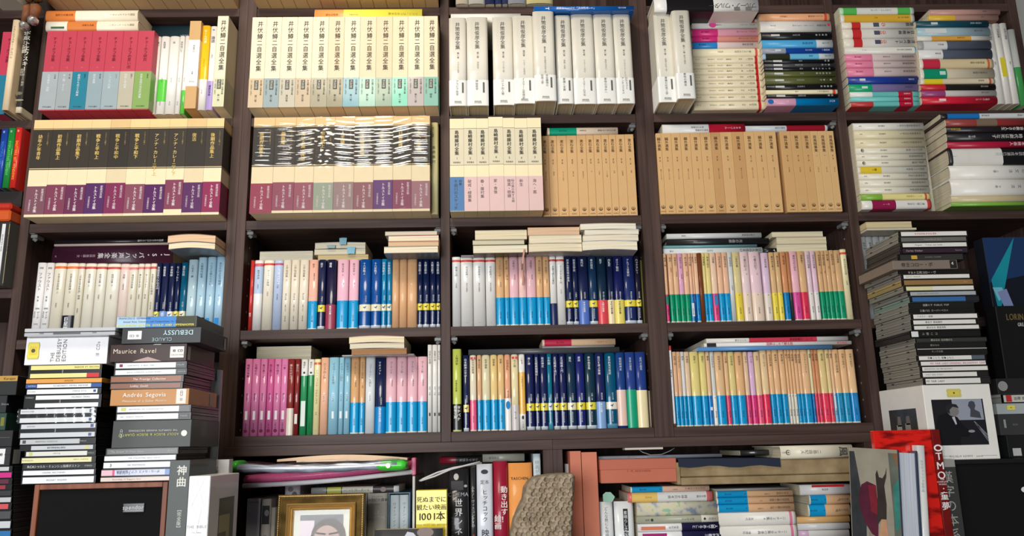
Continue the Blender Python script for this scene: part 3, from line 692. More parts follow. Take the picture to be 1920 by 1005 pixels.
# ---- row 3, third bay
C33 = (830, 410, 4.37); W33 = 'under the tan volumes'
WB = (236, 234, 228)
specs = [P2('grey-white paperback', (196, 196, 194), '', '', gloss=0.3, segs=[(0.925, (224, 224, 222)), (0.957, (206, 90, 84)), (1, (224, 224, 222))], more=[('親鸞仏典', 0.86, 5, (90, 90, 90), 0.5), ('今井雅', 0.62, 3.2, (90, 90, 90), 0.5)])]
specs += [CK('阿含経典%s' % c, '増谷文雄編訳', 'thick white red-striped paperback', WB, (212, 80, 66), short='white ones') for c in '123']
specs += [IW(TAN, BLUE, 'ブッダのことば', '中村元訳', 'tan-and-blue paperback'), IW(TAN, BLUE, '般若心経', '紀野一義', 'tan-and-blue paperback'), IW(PINK, BLUE, '法華経上', '坂本幸男', 'pink-and-blue paperback'), IW((238, 196, 190), BLUE, '法華経中', '坂本幸男', 'pink-and-blue paperback'), IW(PINK, BLUE, '法華経下', '坂本幸男', 'pink-and-blue paperback'),
    IW(TAN, BLUE, '浄土三部経上', '中村元', 'tan-and-blue paperback', short='pink ones'), IW(TAN, BLUE, '浄土三部経下', '中村元', 'tan-and-blue paperback'),
    CK('文庫で読む古事記', '', 'white paperback with a navy band', WB, (200, 80, 70), obi=[(0, 0.31, (28, 42, 88))]), CK('ブッダ伝仏教入門', '中村元', 'white red-striped paperback', WB, (206, 84, 70)),
    NV('日本仏教思想の源流', '山折哲雄', 'navy yellow-tagged paperback', short='white one'), NV('日本文学史', '小西甚一', 'navy yellow-tagged paperback'), NV('慈円伝', '多賀宗隼', 'navy paperback with a violet-blue band', obi=(84, 116, 196), obitxt='中世の思想'),
    NV('善の研究', '小坂国継', 'teal navy paperback with yellow tag', base=(18, 52, 88)), NV('荘子', '森三樹三郎', 'navy paperback with a red band', base=(14, 44, 68), obi=(226, 72, 80), obitxt='人間の知恵'), NV('内乱記', '國原吉之助', 'navy paperback with a cream band', base=(16, 34, 70), obi=(240, 222, 176), obitxt='不朽の歴史書'),
    NV('ガリア戦記', '國原吉之助', 'navy paperback with a yellow band', base=(20, 30, 90), obi=(236, 220, 110), obitxt='不朽の歴史書'), NV('アルプス登攀記', '浦松佐美太郎', 'wide navy yellow-tagged paperback', base=(24, 42, 100)), NV('ハックスレー', '山本光雄', 'blackish paperback with yellow tag', base=(28, 24, 50))]
xs = [(80, 150), (152, 252), (254, 355), (358, 441), (443, 511), (512, 554), (555, 631), (632, 696), (697, 776), (777, 834), (835, 888), (891, 945), (948, 1016), (1020, 1075), (1077, 1122), (1126, 1210), (1213, 1281), (1284, 1362), (1366, 1419), (1421, 1500), (1503, 1597), (1599, 1643)]
row(C33, xs, (882, 858), (314, 304), specs, 0.004, ZB[3], W33, 'paperbacks under the tan volumes')
row(C33, [(1648, 1675)], (858, 858), (340, 340), [P2('thin olive book', (168, 162, 88), '', '', gloss=0.1)], 0.03, ZB[3], 'squeezed against the upright, under the tan volumes', None)
# ---- row 3, fourth bay
C34, C34b = (1230, 470, 6.93), (1410, 460, 6.486); W34 = 'under the golden volumes'
def iw4(top, bot, t, a, look, **k): return IW(top, bot, t, a, look, '青三三', **k)
specs = [iw4((230, 184, 144), (214, 50, 118), '阿部一族', '', 'slim magenta-footed paperback', marks=[('rect', 0.5, 0.32, 16, (0, 140, 110), 4.5)]),
    iw4((230, 186, 146), GREEN, '雨月', '上田秋成', 'tan-and-green paperback'), iw4((230, 186, 146), GREEN, '芭蕉紀行', '中村俊定', 'tan-and-green paperback'), iw4((226, 170, 200), GREEN, '好色五人女', '井原西鶴', 'lilac-and-green paperback'), iw4(PEACH, GREEN, '奥の細道', '萩原恭男', 'tan-and-green paperback', short='lilac one'),
    IW(PEACH, (60, 140, 200), '折々の歌', '', 'peach paperback with a blue-and-white sticker foot', marks=[('rect', 0.5, 0.18, 26, (210, 226, 236), 5)]), IW(PEACH, (20, 90, 160), '蕪村俳句', '', 'slim peach paperback with deep blue foot', segs=[(0.405, (16, 80, 150)), (1, PEACH)]), IW((240, 196, 160), (10, 130, 200), '去来抄', '', 'peach-and-blue paperback'),
    P2('brown leather-covered paperback', (122, 66, 36), '', '', rough=0.35, gloss=0.3), IW(YEL, BLUE, '日本書紀', '', 'yellow-and-blue paperback'), IW(YEL, BLUE, '神皇正統記', '', 'yellow-and-blue paperback'), IW((240, 208, 180), (224, 72, 130), '山家集', '', 'cream paperback with pink foot and blue label', marks=[('rect', 0.5, 0.31, 20, (60, 130, 190), 6)]),
    IW(PEACH, BLUE, '日本永代蔵', '', 'peach-and-blue paperback', short='pink-footed one'), IW(PEACH, BLUE, '武道伝来記', '', 'peach-and-blue paperback', short='pink-footed one'), P2('thin white paperback', (214, 218, 216), '自省録西', '内藤濯', (110, 120, 130), 0.3),
    IW((222, 206, 150), (238, 214, 70), '一茶俳句集', '', 'beige-and-yellow paperback'), IW((236, 212, 212), (240, 218, 196), '七番日記上', '一茶', 'thick pale pink and cream paperback'), IW((236, 206, 212), (238, 214, 194), '七番日記下', '一茶', 'thick pale pink and cream paperback')]
for s in specs[16:18]: s['txt'][0] = (s['txt'][0][0], 0.945, 6, (90, 80, 80), 0.5)
xs = [(148, 190), (205, 267), (268, 338), (339, 404), (405, 476), (478, 519), (520, 544), (546, 600), (602, 658), (660, 699), (700, 764), (766, 846), (850, 924), (925, 999), (1001, 1061), (1065, 1164), (1167, 1281), (1285, 1433)]
row(C34, xs, (934, 928), (40, 10), specs, 0.004, ZB[3], W34, 'paperbacks under the golden volumes')
specs = [IW((226, 200, 222), (234, 222, 208), '一茶俳句集', '', 'lilac and ivory paperback'), IW((222, 184, 134), (240, 220, 80), '蕪村俳句集上', '', 'tan-and-yellow paperback', short='lilac and ivory one'), IW((222, 184, 134), (240, 220, 80), '蕪村書簡集', '', 'tan-and-yellow paperback'),
    IW((216, 150, 104), (10, 128, 190), '貧乏物語', '', 'orange-tan paperback with blue foot'), P2('sliver of dark-footed brown spine', (150, 92, 50), '', '', segs=[(0.4, (50, 56, 60)), (1, (190, 130, 84))], gloss=0.3), IW((240, 186, 196), (222, 80, 156), '蜻蛉日記の研究', '', 'pink paperback with a magenta foot'), IW((222, 182, 132), RED, '随筆集下', '', 'tan paperback with a red foot'),
    IW((232, 206, 214), (232, 226, 220), '日本近代随筆', '', 'pale lilac paperback with white foot'), IW((232, 200, 216), (232, 226, 220), '日本近代短篇', '', 'pale lilac paperback with white foot')]
specs += [IW((220, 178, 130), GREEN, t, a, 'tan-and-green paperback', short='white-footed ones') for t, a in (('寺田寅彦集', '小宮'), ('中谷宇吉郎', '樋口'), ('柿の種', '寺田'), ('萩原朔太郎', '三好'), ('三木清集', ''))]
specs += [CK('茶の本英文収録', '村岡博', 'cream paperback ending the row', (238, 226, 180), (226, 84, 60))]
xs = [(185, 274), (281, 347), (350, 413), (421, 492), (493, 531), (536, 633), (636, 723), (729, 788), (795, 856), (866, 925), (926, 969), (970, 1030), (1031, 1086), (1087, 1166), (1170, 1246)]
row(C34b, xs, (916, 894), [90, 85, 80, 78, 76, 72, 70, 68, 68, 66, 64, 60, 58, 58, 46], specs, 0.004, ZB[3], W34, 'paperbacks under the golden volumes', neighbours=('the thick pink pair', ''))

# ---- row 4, second bay
C42 = (420, 620, 4.37); W42 = 'on the shelf of pink paperbacks'
PK = (242, 140, 192)
specs = []
for i, t in enumerate(['暗殺の年輪', '又蔵の火', '風の果て上', '風の果て下', '闇の梯子', '一茶']):
    specs.append(dict(look='hot pink paperback', segs=[(1, PK if i != 3 else (234, 108, 172))], gloss=0.6, txt=[(t, 0.93, 5.0, (90, 30, 60), 0.5), ('藤沢周平', 0.55, 3.6, (60, 20, 40), 0.5), ('文春文庫', 0.17, 2.8, (60, 20, 40), 0.5)], marks=[('rect', 0.5, 0.265, 16, (246, 238, 240), 4.6), ('disc', 0.5, 0.065, 6.5, (110, 10, 60))]))
specs += [P2('maroon paperback with a cream band', (146, 46, 46), '橋ものがたり', '藤沢周平', (240, 224, 214), 0.5, obi=[(0.0, 0.35, (238, 226, 208))]), P2('maroon paperback with a small white label', (140, 42, 44), '雲の穴', '藤沢周平', (240, 224, 214), 0.5, marks=[('rect', 0.5, 0.21, 18, (236, 226, 220), 5)], depth=0.10),
    P2('green paperback with a white foot label', (44, 150, 92), '', '', segs=[(0.78, (48, 154, 96)), (1, (240, 238, 232))], gloss=0.4, more=[('義経記', 0.97, 4.2, (60, 60, 60), 0.5)], marks=[('disc', 0.5, 0.82, 4, (40, 60, 50)), ('rect', 0.5, 0.28, 46, (230, 238, 230), 8)]),
    P2('green paperback with a white head', (40, 146, 86), '', '', segs=[(0.79, (44, 150, 88)), (1, (240, 238, 232))], gloss=0.4, more=[('善知鳥', 0.97, 4.2, (60, 60, 60), 0.5), ('中公新書', 0.16, 3, (20, 60, 40), 0.5)], marks=[('disc', 0.5, 0.82, 4, (40, 60, 50))]),
    CK('ドストエフスキーのおもしろさ', '中村', 'pale yellow paperback with an orange stripe', (244, 230, 170), (222, 110, 66)), P2('peach paperback', (242, 186, 152), 'ロシア的人間', '井筒俊彦', (120, 84, 64), 0.4)]
specs += [P2('light blue paperback', (150, 202, 222), t, '井筒俊彦', (70, 100, 116), 0.5, marks=[('rect', 0.5, 0.25, 13, (226, 238, 240), 4)]) for t in ('イスラーム思想史', 'イスラーム誕生', 'マホメット')]
specs += [IW((220, 170, 118), BLUE, 'コーラン上', '井筒俊彦訳', 'tan-and-blue paperback'), IW((224, 176, 124), BLUE, 'イスラーム文化', '井筒', 'tan-and-blue paperback'), P2('grey-white paperback', (224, 228, 230), '「コーラン」を読む', '井筒俊彦', (110, 116, 120), 0.4),
    NV('マホメット', '井筒俊彦', 'navy paperback with a blue band', base=(16, 34, 78), obi=(0, 132, 200), obitxt='預言者の生涯')]
specs += [IW((240, 190, 200), BLUE, 'コーラン'+c, '井筒俊彦訳', 'pink-topped blue paperback', short='navy one') for c in '上中下別']
specs += [P2('tall white paperback', (236, 234, 228), t, '金田一京助', (100, 96, 92), 0.3, marks=[('rect', 0.5, 0.20, 6, (70, 66, 64), 3)]) for t in ('日本の言語', '言霊の詩', '巨人たち')]
xs = [(143, 203), (204, 270), (272, 330), (333, 387), (388, 447), (448, 502), (503, 558), (562, 604), (612, 668), (672, 721), (722, 775), (778, 843), (845, 928), (931, 972), (974, 1026), (1028, 1100), (1102, 1148), (1151, 1231), (1235, 1318), (1321, 1409), (1411, 1496), (1498, 1584), (1586, 1663), (1668, 1705), (1707, 1750), (1752, 1778)]
row(C42, xs, (870, 830), [232]*8+[236, 236, 234, 222]+[220]*6+[226, 218, 216, 214, 213, 116, 116, 116], specs, 0.004, ZB[4], W42, 'paperbacks on the shelf of pinks')
# ---- row 4, third bay
C43 = (820, 620, 4.571); W43 = 'above the coral stone'
NB = lambda t, a, **k: NV(t, a, k.pop('look', 'navy yellow-tagged paperback'), **k)
specs = [P2('lime green book with a black foot', (190, 200, 90), '人物評釈', '', (40, 44, 30), 0.4, segs=[(0.02, (214, 220, 150)), (0.33, (44, 44, 42)), (1, (192, 204, 92))], kind='hard', name='hardback_book', depth=0.12, more=[('中里丰彦著', 0.62, 4.4, (50, 54, 30), 0.42), ('タチバナ', 0.31, 7, (236, 232, 220), 0.68, 'v', True), ('教養文庫', 0.31, 6, (236, 232, 220), 0.3, 'v', True)]),
    NB('日本精神の学び', '西谷啓治', look='navy cream-tagged paperback', tagc=(244, 222, 130), short='navy one'),
    IW((232, 222, 196), (238, 92, 132), '新古今和歌集', '', 'cream paperback with a pink foot', marks=[('rect', 0.3, 0.955, 4, (206, 70, 84), 5), ('rect', 0.8, 0.955, 4, (206, 70, 84), 4)]), IW((226, 178, 134), BLUE, '善の研究', '', 'tan-and-blue paperback'), IW((226, 216, 178), BLUE, '哲学論集', '', 'cream-and-blue paperback'), IW((236, 206, 140), BLUE, '随筆集', '', 'straw-and-blue paperback'), IW((230, 192, 132), BLUE, '思索', '', 'ochre-and-blue paperback'),
    P2('peach paperback with white band and blue oval', (236, 172, 134), '古寺巡礼', '和辻哲郎', (110, 74, 56), 0.5, obi=[(0.0, 0.42, (238, 236, 230))], marks=[('disc', 0.5, 0.33, 8, (20, 130, 196), 1.9)]), P2('cream paperback with a grey band', (236, 222, 176), '弓と禅', '', (110, 100, 80), 0.5, obi=[(0.0, 0.33, (206, 198, 196))], marks=[('rect', 0.3, 0.955, 4, (206, 70, 84), 5), ('rect', 0.8, 0.955, 4, (206, 70, 84), 5)], more=[('ちくま', 0.25, 5, (90, 84, 84), 0.5)]),
    P2('white-and-orange paperback', (236, 180, 80), '', '', (120, 80, 20), 0.5, segs=[(0.21, (238, 236, 228)), (0.76, (240, 186, 84)), (1, (236, 234, 226))], more=[('二宮翁', 0.95, 4, (90, 86, 80), 0.5), ('代表的日本人', 0.7, 4, (140, 100, 40), 0.5), ('ちくま文庫', 0.12, 2.6, (80, 70, 60), 0.5)], marks=[('disc', 0.5, 0.165, 4, (40, 40, 40), 1.8)])]
for t, a in (('禅と神', '秋月龍珉'), ('正法眼蔵随聞記', '水野弥穂子'), ('秋月禅史', '秋月龍珉')): specs.append(NB(t, a, base=(20, 32, 82), short='white-and-orange one'))
specs.append(NB('十牛図', '上田閑照', look='bright teal paperback with white tag', base=(0, 110, 140), tagc=(224, 232, 234), segs=None or [(0.09, (70, 150, 176)), (0.25, (0, 110, 140)), (0.345, (226, 234, 236)), (1, (0, 110, 140))]))
for t, a in (('正法眼蔵を読む', '石井恭二'), ('正法眼蔵入門', '石井恭二')): specs.append(NB(t, a, base=(20, 30, 84), short='teal one'))
specs += [NB('道元', '今枝愛真', look='greenish navy paperback with cream tag', base=(16, 48, 76), tagc=(240, 232, 190)), NB('摩訶', '鎌田茂雄', base=(26, 36, 110), look='bright navy paperback with yellow tag'), NB('夢中問答集', '川瀬一馬', base=(18, 52, 72), look='wide dark teal paperback, yellow tag'),
    NV('自己を運ぶ華厳', '鎌田茂雄', 'navy paperback with a sky blue band', base=(26, 38, 92), obi=(130, 168, 214), obitxt='禅の名著'), NB('東洋的見方英訳', '鈴木大拙', look='deep teal paperback with cream tag', base=(0, 84, 118), tagc=(240, 234, 214), segs=[(0.06, (90, 150, 180)), (0.25, (0, 84, 118)), (0.345, (240, 234, 214)), (1, (0, 84, 118))]),
    P2('blue book with a blush band', (28, 66, 132), '昭和精神史', '', (210, 216, 226), 0.4, obi=[(0.03, 0.5, (240, 206, 190))]), P2('blue book with a green band', (40, 66, 140), '日本の霊性', '', (210, 216, 226), 0.4, obi=[(0.0, 0.5, (20, 166, 124))]), P2('blue book with a cream band', (36, 62, 136), '近代の超克', '', (210, 216, 226), 0.4, obi=[(0.0, 0.49, (244, 228, 180))])]
xs = [(133, 211), (226, 275), (283, 341), (346, 387), (389, 460), (462, 524), (526, 583), (586, 638), (643, 706), (710, 765), (771, 841), (846, 889), (893, 955), (957, 999), (1004, 1058), (1060, 1121), (1126, 1203), (1206, 1281), (1286, 1374), (1376, 1455), (1461, 1556), (1558, 1636), (1641, 1726), (1730, 1820)]
row(C43, xs, (860, 826), [158, 212, 208, 208, 208, 206, 206, 204, 203, 200, 200, 198, 197, 196, 195, 194, 194, 192, 192, 190, 190, 186, 184, 182], specs, 0.006, ZB[4], W43, 'paperbacks above the coral stone')
row(C43, [(1826, 1862)], (822, 822), (515, 515), [P2('short beige booklet', (208, 190, 164), '', '', gloss=0.1)], 0.02, ZB[4], 'wedged by the upright, above the coral stone', None)
# ---- row 4, fourth bay
C44, C44b = (1245, 640, 5.91), (1430, 630, 5.58); W44 = 'above the kraft box'
def I4(top, bot, t, look, **k): return IW(top, bot, t, '', look, **k)
BL2 = (10, 150, 204)
specs = [P2('thin tall white book with red head', (226, 226, 226), '', '', gloss=0.3, segs=[(0.04, (120, 70, 60)), (0.94, (228, 228, 228)), (1, (196, 70, 64))], more=[('音楽の友', 0.7, 3.5, (60, 60, 60), 0.3)]),
    I4((228, 184, 144), BL2, '形而上学', 'dull tan and blue paperback'), I4((228, 184, 144), BL2, 'ニコマコス', 'dull tan and blue paperback'), I4((222, 222, 220), BL2, '詩学', 'grey-white and blue paperback'), I4((232, 204, 168), BL2, '弁論術', 'cream-tan and blue paperback'),
    I4((232, 216, 138), BLUE, '国家上', 'wide yellow and blue paperback'), I4((232, 216, 138), BLUE, '国家下', 'wide yellow and blue paperback'), I4((234, 196, 150), (20, 130, 210), '饗宴', 'tan paperback with white-flecked blue foot', marks=[('rect', 0.6, 0.23, 6, (220, 232, 240), 4)]), I4((214, 216, 210), (234, 230, 222), 'ソクラテス', 'white-footed grey paperback'),
    I4((234, 194, 146), BLUE, '純粋理性批判', 'wide peach and blue paperback'), I4((232, 192, 144), (226, 70, 106), '人生論', 'slim tan paperback with rose foot'), I4((228, 208, 140), BLUE, '方法序説', 'straw and blue paperback'), I4((234, 186, 134), BLUE, '実践理性', 'apricot and blue paperback'),
    I4((232, 200, 166), (222, 70, 122), 'エチカ', 'cream paperback with rose-magenta foot'), I4((224, 186, 218), (226, 60, 130), 'パンセ', 'lilac paperback with magenta foot'), I4((234, 204, 158), (236, 86, 126), '告白', 'tan paperback with pink foot')]
xs = [(100, 140), (147, 190), (191, 236), (237, 276), (278, 336), (341, 441), (444, 516), (518, 563), (568, 613), (616, 717), (720, 766), (769, 843), (846, 939), (942, 992), (998, 1058), (1062, 1128)]
row(C44, xs, (940, 925), [48]+[116]*15, specs, 0.004, ZB[4], W44, 'paperbacks above the kraft box')
specs = [I4((236, 206, 160), (232, 52, 88), 'エミール上', 'tan paperback with a scarlet foot')]
specs += [I4((234, 190, 142), BL2, t, 'peach and blue paperback', short='scarlet-footed one') for t in ('社会契約論', '資本論一', '資本論二')]
specs += [I4((232, 186, 138), (220, 214, 198), t, 'slim peach paperback with pale foot', short='blue-footed ones') for t in ('笑い', '時間と', '自由論')]
specs += [I4((232, 188, 142), BL2, t, 'peach and bright blue paperback', short='pale-footed ones') for t in ('論理哲学', '純粋経験')]
specs += [I4((236, 190, 144), BL2, 'ツァラトゥストラ', 'wide peach and bright blue paperback'), I4((230, 220, 176), (20, 110, 180), '善悪', 'ivory paperback with deep blue foot')]
specs += [I4((216, 150, 104), (220, 60, 92), t, 'narrow rust paperback with rose foot') for t in ('武士道', '随想録')]
specs += [I4((232, 206, 144), (236, 62, 92), '君主論', 'straw paperback with a red foot'), I4((230, 208, 150), (230, 70, 90), '歴史', 'narrow straw paperback with a red foot'), I4((234, 192, 150), (120, 180, 214), '戦史', 'scuffed paperback with white patches', marks=[('rect', 0.3, 0.3, 36, (232, 230, 226), 3)])]
specs += [I4((236, 192, 142), (20, 146, 190), t, 'peach and turquoise paperback', short='scuffed one') for t in ('道徳形而上学原論', '判断力批判上')]
specs += [I4((234, 194, 146), (0, 130, 196), '判断力批判下', 'wide peach paperback ending the row, blue foot')]
xs = [(37, 111), (115, 165), (166, 231), (235, 296), (298, 326), (328, 358), (360, 392), (394, 430), (431, 466), (468, 549), (551, 578), (580, 610), (612, 651), (655, 729), (731, 771), (774, 805), (808, 876), (880, 951), (955, 1040)]
row(C44b, xs, (922, 900), (148, 138), specs, 0.004, ZB[4], W44, 'paperbacks above the kraft box', neighbours=('the pink-footed one', ''))
# ---------------------------------------------------------------- books lying on the rows
def rtop(px, py, Y=0.005): return un(px, py, Y)[1]
def LB(look, segs, txt=(), gloss=0.08, **k):
    """lying book: segments listed from the left end (foot) to the right end (head)"""
    d = dict(look=look, segs=segs, gloss=gloss, txt=list(txt)); d.update(k); return d
def fstack(crop, items, Yf, base, where, group, depth=0.1):
    """books lying with page edges out; items top to bottom (x0,x1,y0,y1,cover,pages,look[,bend])"""
    ox, oy, sc = crop; tops = []
    for it in items: tops.append(un(ox+(it[0]+it[1])/2/sc, oy+it[2]/sc, Yf)[1])
    bases = tops[1:]+[base if base is not None else un(ox+(items[-1][0]+items[-1][1])/2/sc, oy+items[-1][3]/sc, Yf)[1]]
    for i, it in enumerate(items):
        lab = '%s %s' % (it[6], where) if len(items) == 1 else '%s, %s down the %s' % (it[6], ORD[i+1], where)
        fore(crop, it[0], it[1], it[2], it[3], Yf, it[4], it[5], lab, group, base=bases[i], depth=depth, bend=it[7] if len(it) > 7 else 0.0)
IV2, GRY = (238, 226, 196), (186, 178, 160)
DKT = (70, 66, 62)
# above the red boxes
stack(C1, [(74, 156, LB('cream paperback with an orange foot', [(0.32, (226, 132, 66)), (1, (238, 228, 204))], [('国際ドストエフスキー', 0.97, 5.0, (120, 100, 80), 0.5), ('研究集会の記録', 0.30, 5, (130, 60, 20), 0.5, 'v', True)])),
           (158, 238, LB('cream paperback with an orange middle', [(0.23, (236, 230, 212)), (0.55, (214, 126, 62)), (1, (238, 226, 200))], [('国際ドストエフスキー', 0.96, 5.0, (120, 100, 80), 0.5), ('現代の研究', 0.52, 4.6, (130, 60, 20), 0.5, 'v', True)], marks=[('rect', 0.72, 0.13, 26, (60, 96, 70), 4)]))],
      (362, 1080), (362, 1085), -0.046, rtop(170, 57.5, -0.044), 'pair on red boxes', 'books lying on the red boxes', depth=0.15)
stack(C1, [(188, 283, LB('dark teal hardback lying behind the white paperbacks', [(1, (26, 46, 52))], [('朱子学入門', 0.985, 8, (200, 206, 206), 0.75, 'v', True), ('垣内景子', 0.5, 4.5, (150, 160, 160), 0.6)], kind='hard', name='hardback_book'))], (1130, 1835), (1130, 1835), 0.02, rtop(310, 68, -0.01), 'of the top shelf', None, depth=0.2)
stack((440, 0, 4.37), [(68, 130, LB('yellow book with an orange foot, lying on the brush-lettered boxes', [(0.27, (232, 160, 88)), (1, (246, 232, 84))], [('ファン・ゴッホの手紙', 0.96, 6.0, (110, 96, 30), 0.45), ('二見史郎編訳', 0.42, 3.6, (120, 104, 30), 0.5), ('新訳完全版', 0.22, 5, (120, 60, 20), 0.5)]))], (655, 1535), (655, 1535), -0.03, rtop(700, 30, -0.049), 'by the shelf underside', None, depth=0.13)
stack((820, 0, 4.37), [(44, 108, LB('blue paperback lying on the thick white hardbacks', [(1, (18, 92, 170))], [('「21世紀世代」シリーズの挑戦', 0.62, 5.4, (226, 234, 244), 0.5, 'v', True), ('東京大学', 0.92, 4, (190, 210, 234), 0.5), ('T', 0.16, 12, (236, 240, 246), 0.55, 'v', True)], gloss=0.6))], (790, 1610), (790, 1610), -0.064, rtop(1100, 27, -0.05), 'at the top', None, depth=0.14)
stack((820, 0, 4.37), [(104, 140, LB('flat white booklet lying behind the first thick white hardbacks', [(1, (236, 232, 222))], [('井筒俊彦', 0.45, 4, (110, 106, 100), 0.6)]))], (110, 682), (110, 682), -0.03, rtop(900, 32.5, -0.047), 'at their tops', None, depth=0.12)
stack((1200, 0, 4.37), [(-20, 119, LB('white and black hardback resting across two thick white hardbacks', [(0.12, (232, 230, 226)), (0.57, (26, 24, 26)), (1, (236, 234, 228))], [('ブルーノ・ワルター', 0.985, 13, (70, 66, 64), 0.62, 'r', False, 0.82)], kind='hard', name='hardback_book', marks=[('rect', 0.85, 0.79, 12, (120, 116, 112), 7), ('rect', 0.85, 0.90, 12, (120, 116, 112), 7)]))], (92, 965), (92, 965), -0.066, rtop(1248, 26.5, -0.054), 'by the upright', None, depth=0.15)
# pile of cream paperbacks
cs = [(1, (222, 212, 180))]
CRM = lambda i: LB('cream paperback with a dark red tab', [(0.905, (228, 216, 184)), (0.945, (190, 40, 38)), (1, (228, 216, 184))], [('史記%d' % i, 0.88, 5.4, DKT, 0.5), (['本紀', '表', '書', '世家', '列伝', '列伝', '列伝', '列伝'][i-1], 0.72, 3.6, DKT, 0.5), ('司馬遷', 0.56, 3.6, DKT, 0.5), ('小竹文夫・小竹武夫訳', 0.44, 3.2, DKT, 0.5), ('ちくま', 0.1, 3, DKT, 0.5)])
it = [(153, 178, LB('white paperback with a red tab', [(0.92, (224, 220, 210)), (0.955, (220, 80, 60)), (1, (224, 220, 210))], [('自殺論', 0.88, 5, DKT, 0.5), ('デュルケーム', 0.6, 3.2, DKT, 0.5)])),
      (178, 230, LB('grey-white paperback with a pink disc', [(1, (206, 204, 196))], [('モンテ・クリスト', 0.95, 4, DKT, 0.5), ('山内義雄', 0.45, 3.4, DKT, 0.5)], marks=[('disc', 0.5, 0.31, 11, (214, 70, 140), 1.4)])),
      (230, 293, LB('pink paperback with a wide magenta foot', [(0.385, (214, 50, 124)), (1, (232, 164, 178))], [('モンテ・クリスト伯', 0.95, 4.4, (120, 50, 70), 0.5), ('岩波文庫', 0.25, 4, (110, 10, 60), 0.5, 'v', True)])),
      (293, 339, LB('salmon paperback with a magenta foot', [(0.375, (206, 44, 116)), (1, (226, 150, 134))], [('モンテ・クリスト伯', 0.95, 4.0, (120, 50, 40), 0.5), ('岩波文庫', 0.25, 3.6, (110, 10, 60), 0.5, 'v', True)])),
      (339, 392, LB('pale pink paperback with a blue foot', [(0.37, (40, 132, 200)), (1, (236, 214, 208))], [('鷗外閑話集', 0.9, 4.6, DKT, 0.5), ('岩波文庫', 0.2, 3.8, (20, 50, 90), 0.5, 'v', True)])),
      (392, 457, LB('ivory paperback with a light red tab', [(0.92, (236, 226, 192)), (0.955, (224, 84, 66)), (1, (236, 226, 192))], [('暦と占いの科学', 0.86, 5, DKT, 0.5), ('永田久', 0.45, 4, DKT, 0.5)]))]
ys = [457, 515, 558, 607, 657, 713, 770, 825, 897]
it += [(ys[i], ys[i+1], CRM(i+1)) for i in range(8)]
stack((1200, 0, 4.37), it, (422, 962), (442, 1027), -0.017, ZB[1], 'cream paperback pile', 'pile with cream paperbacks')
BK = lambda look, t, a, c=(28, 28, 30): LB(look, [(1, c)], [(t, 0.93, 4.4, (200, 204, 204), 0.5, 'v', False, 1.5), (a, 0.55, 4, (170, 174, 174), 0.5), ('講談社文芸', 0.12, 3, (180, 180, 180), 0.5)], marks=[('rect', 0.5, 0.2, 18, (214, 216, 214), 4)])
it = [(105, 162, LB('salmon tan paperback with red head tag', [(0.92, (228, 166, 122)), (0.96, (214, 84, 60)), (1, (228, 166, 122))], [('子どもと昔話論', 0.9, 4.4, DKT, 0.5), ('小澤俊夫', 0.4, 4, DKT, 0.5)])), (164, 254, LB('thick white paperback with red dot', [(1, (224, 220, 212))], [('柳田國男', 0.93, 5, DKT, 0.5), ('ジェームズ・ジョイス伝', 0.75, 4, DKT, 0.5), ('みすず', 0.22, 4, DKT, 0.5)], marks=[('disc', 0.45, 0.965, 6, (206, 50, 50))])),
      (256, 320, BK('black paperback over the sky blue one', '死者の書', '折口信夫')), (320, 388, LB('sky blue paperback with a white head', [(0.77, (72, 164, 214)), (1, (222, 226, 226))], [('石川淳', 0.95, 5, DKT, 0.5), ('紫苑物語', 0.72, 5.6, (20, 60, 110), 0.5)])),
      (388, 434, LB('royal blue paperback with a grey foot', [(0.33, (150, 156, 170)), (1, (22, 70, 160))], [('吉田健一', 0.95, 4.4, (200, 210, 230), 0.5), ('東京の昔', 0.7, 3.6, (190, 200, 226), 0.5)], marks=[('rect', 0.5, 0.22, 12, (214, 220, 226), 4)])), (434, 483, LB('light blue paperback with an olive label', [(0.04, (150, 180, 210)), (0.38, (46, 48, 32)), (0.79, (108, 186, 222)), (1, (214, 222, 224))], [('石川淳', 0.96, 4.4, DKT, 0.5), ('焼跡', 0.7, 4, (20, 50, 90), 0.5)])),
      (483, 516, BK('black paperback under the olive label', '晩年', '太宰')), (516, 549, BK('charcoal paperback', '風と光', '坂口安吾', (70, 70, 72))), (549, 578, BK('black paperback over the olive pair', 'ヴィヨンの妻', '太宰')), (578, 626, BK('olive paperback, slimmer', '古井由吉集', '古井', (92, 96, 52))),
      (626, 684, BK('olive paperback, thicker', '槿・杳子', '古井由吉', (90, 94, 50))), (686, 732, BK('black paperback under the olive pair', '抱擁家族', '小島信夫')), (732, 769, LB('cream paperback with a red tag', [(0.93, (232, 222, 184)), (0.97, (222, 80, 60)), (1, (232, 222, 184))], [('日本語の外へ', 0.88, 4.2, DKT, 0.5), ('片岡', 0.45, 3.4, DKT, 0.5)])),
      (769, 799, BK('black paperback over the lowest blue one', '死霊', '埴谷雄高')), (799, 864, LB('blue paperback with a pink foot', [(0.40, (206, 150, 176)), (1, (0, 120, 180))], [('大江', 0.95, 6, (200, 220, 236), 0.5), ('新しい人よ', 0.3, 4, (240, 226, 232), 0.5)], marks=[('disc', 0.5, 0.05, 10, (40, 110, 180), 1.2)]))]
stack((1200, 0, 4.37), it, (972, 1550), (1042, 1630), -0.034, ZB[1], 'black paperback pile', 'pile with black paperbacks')
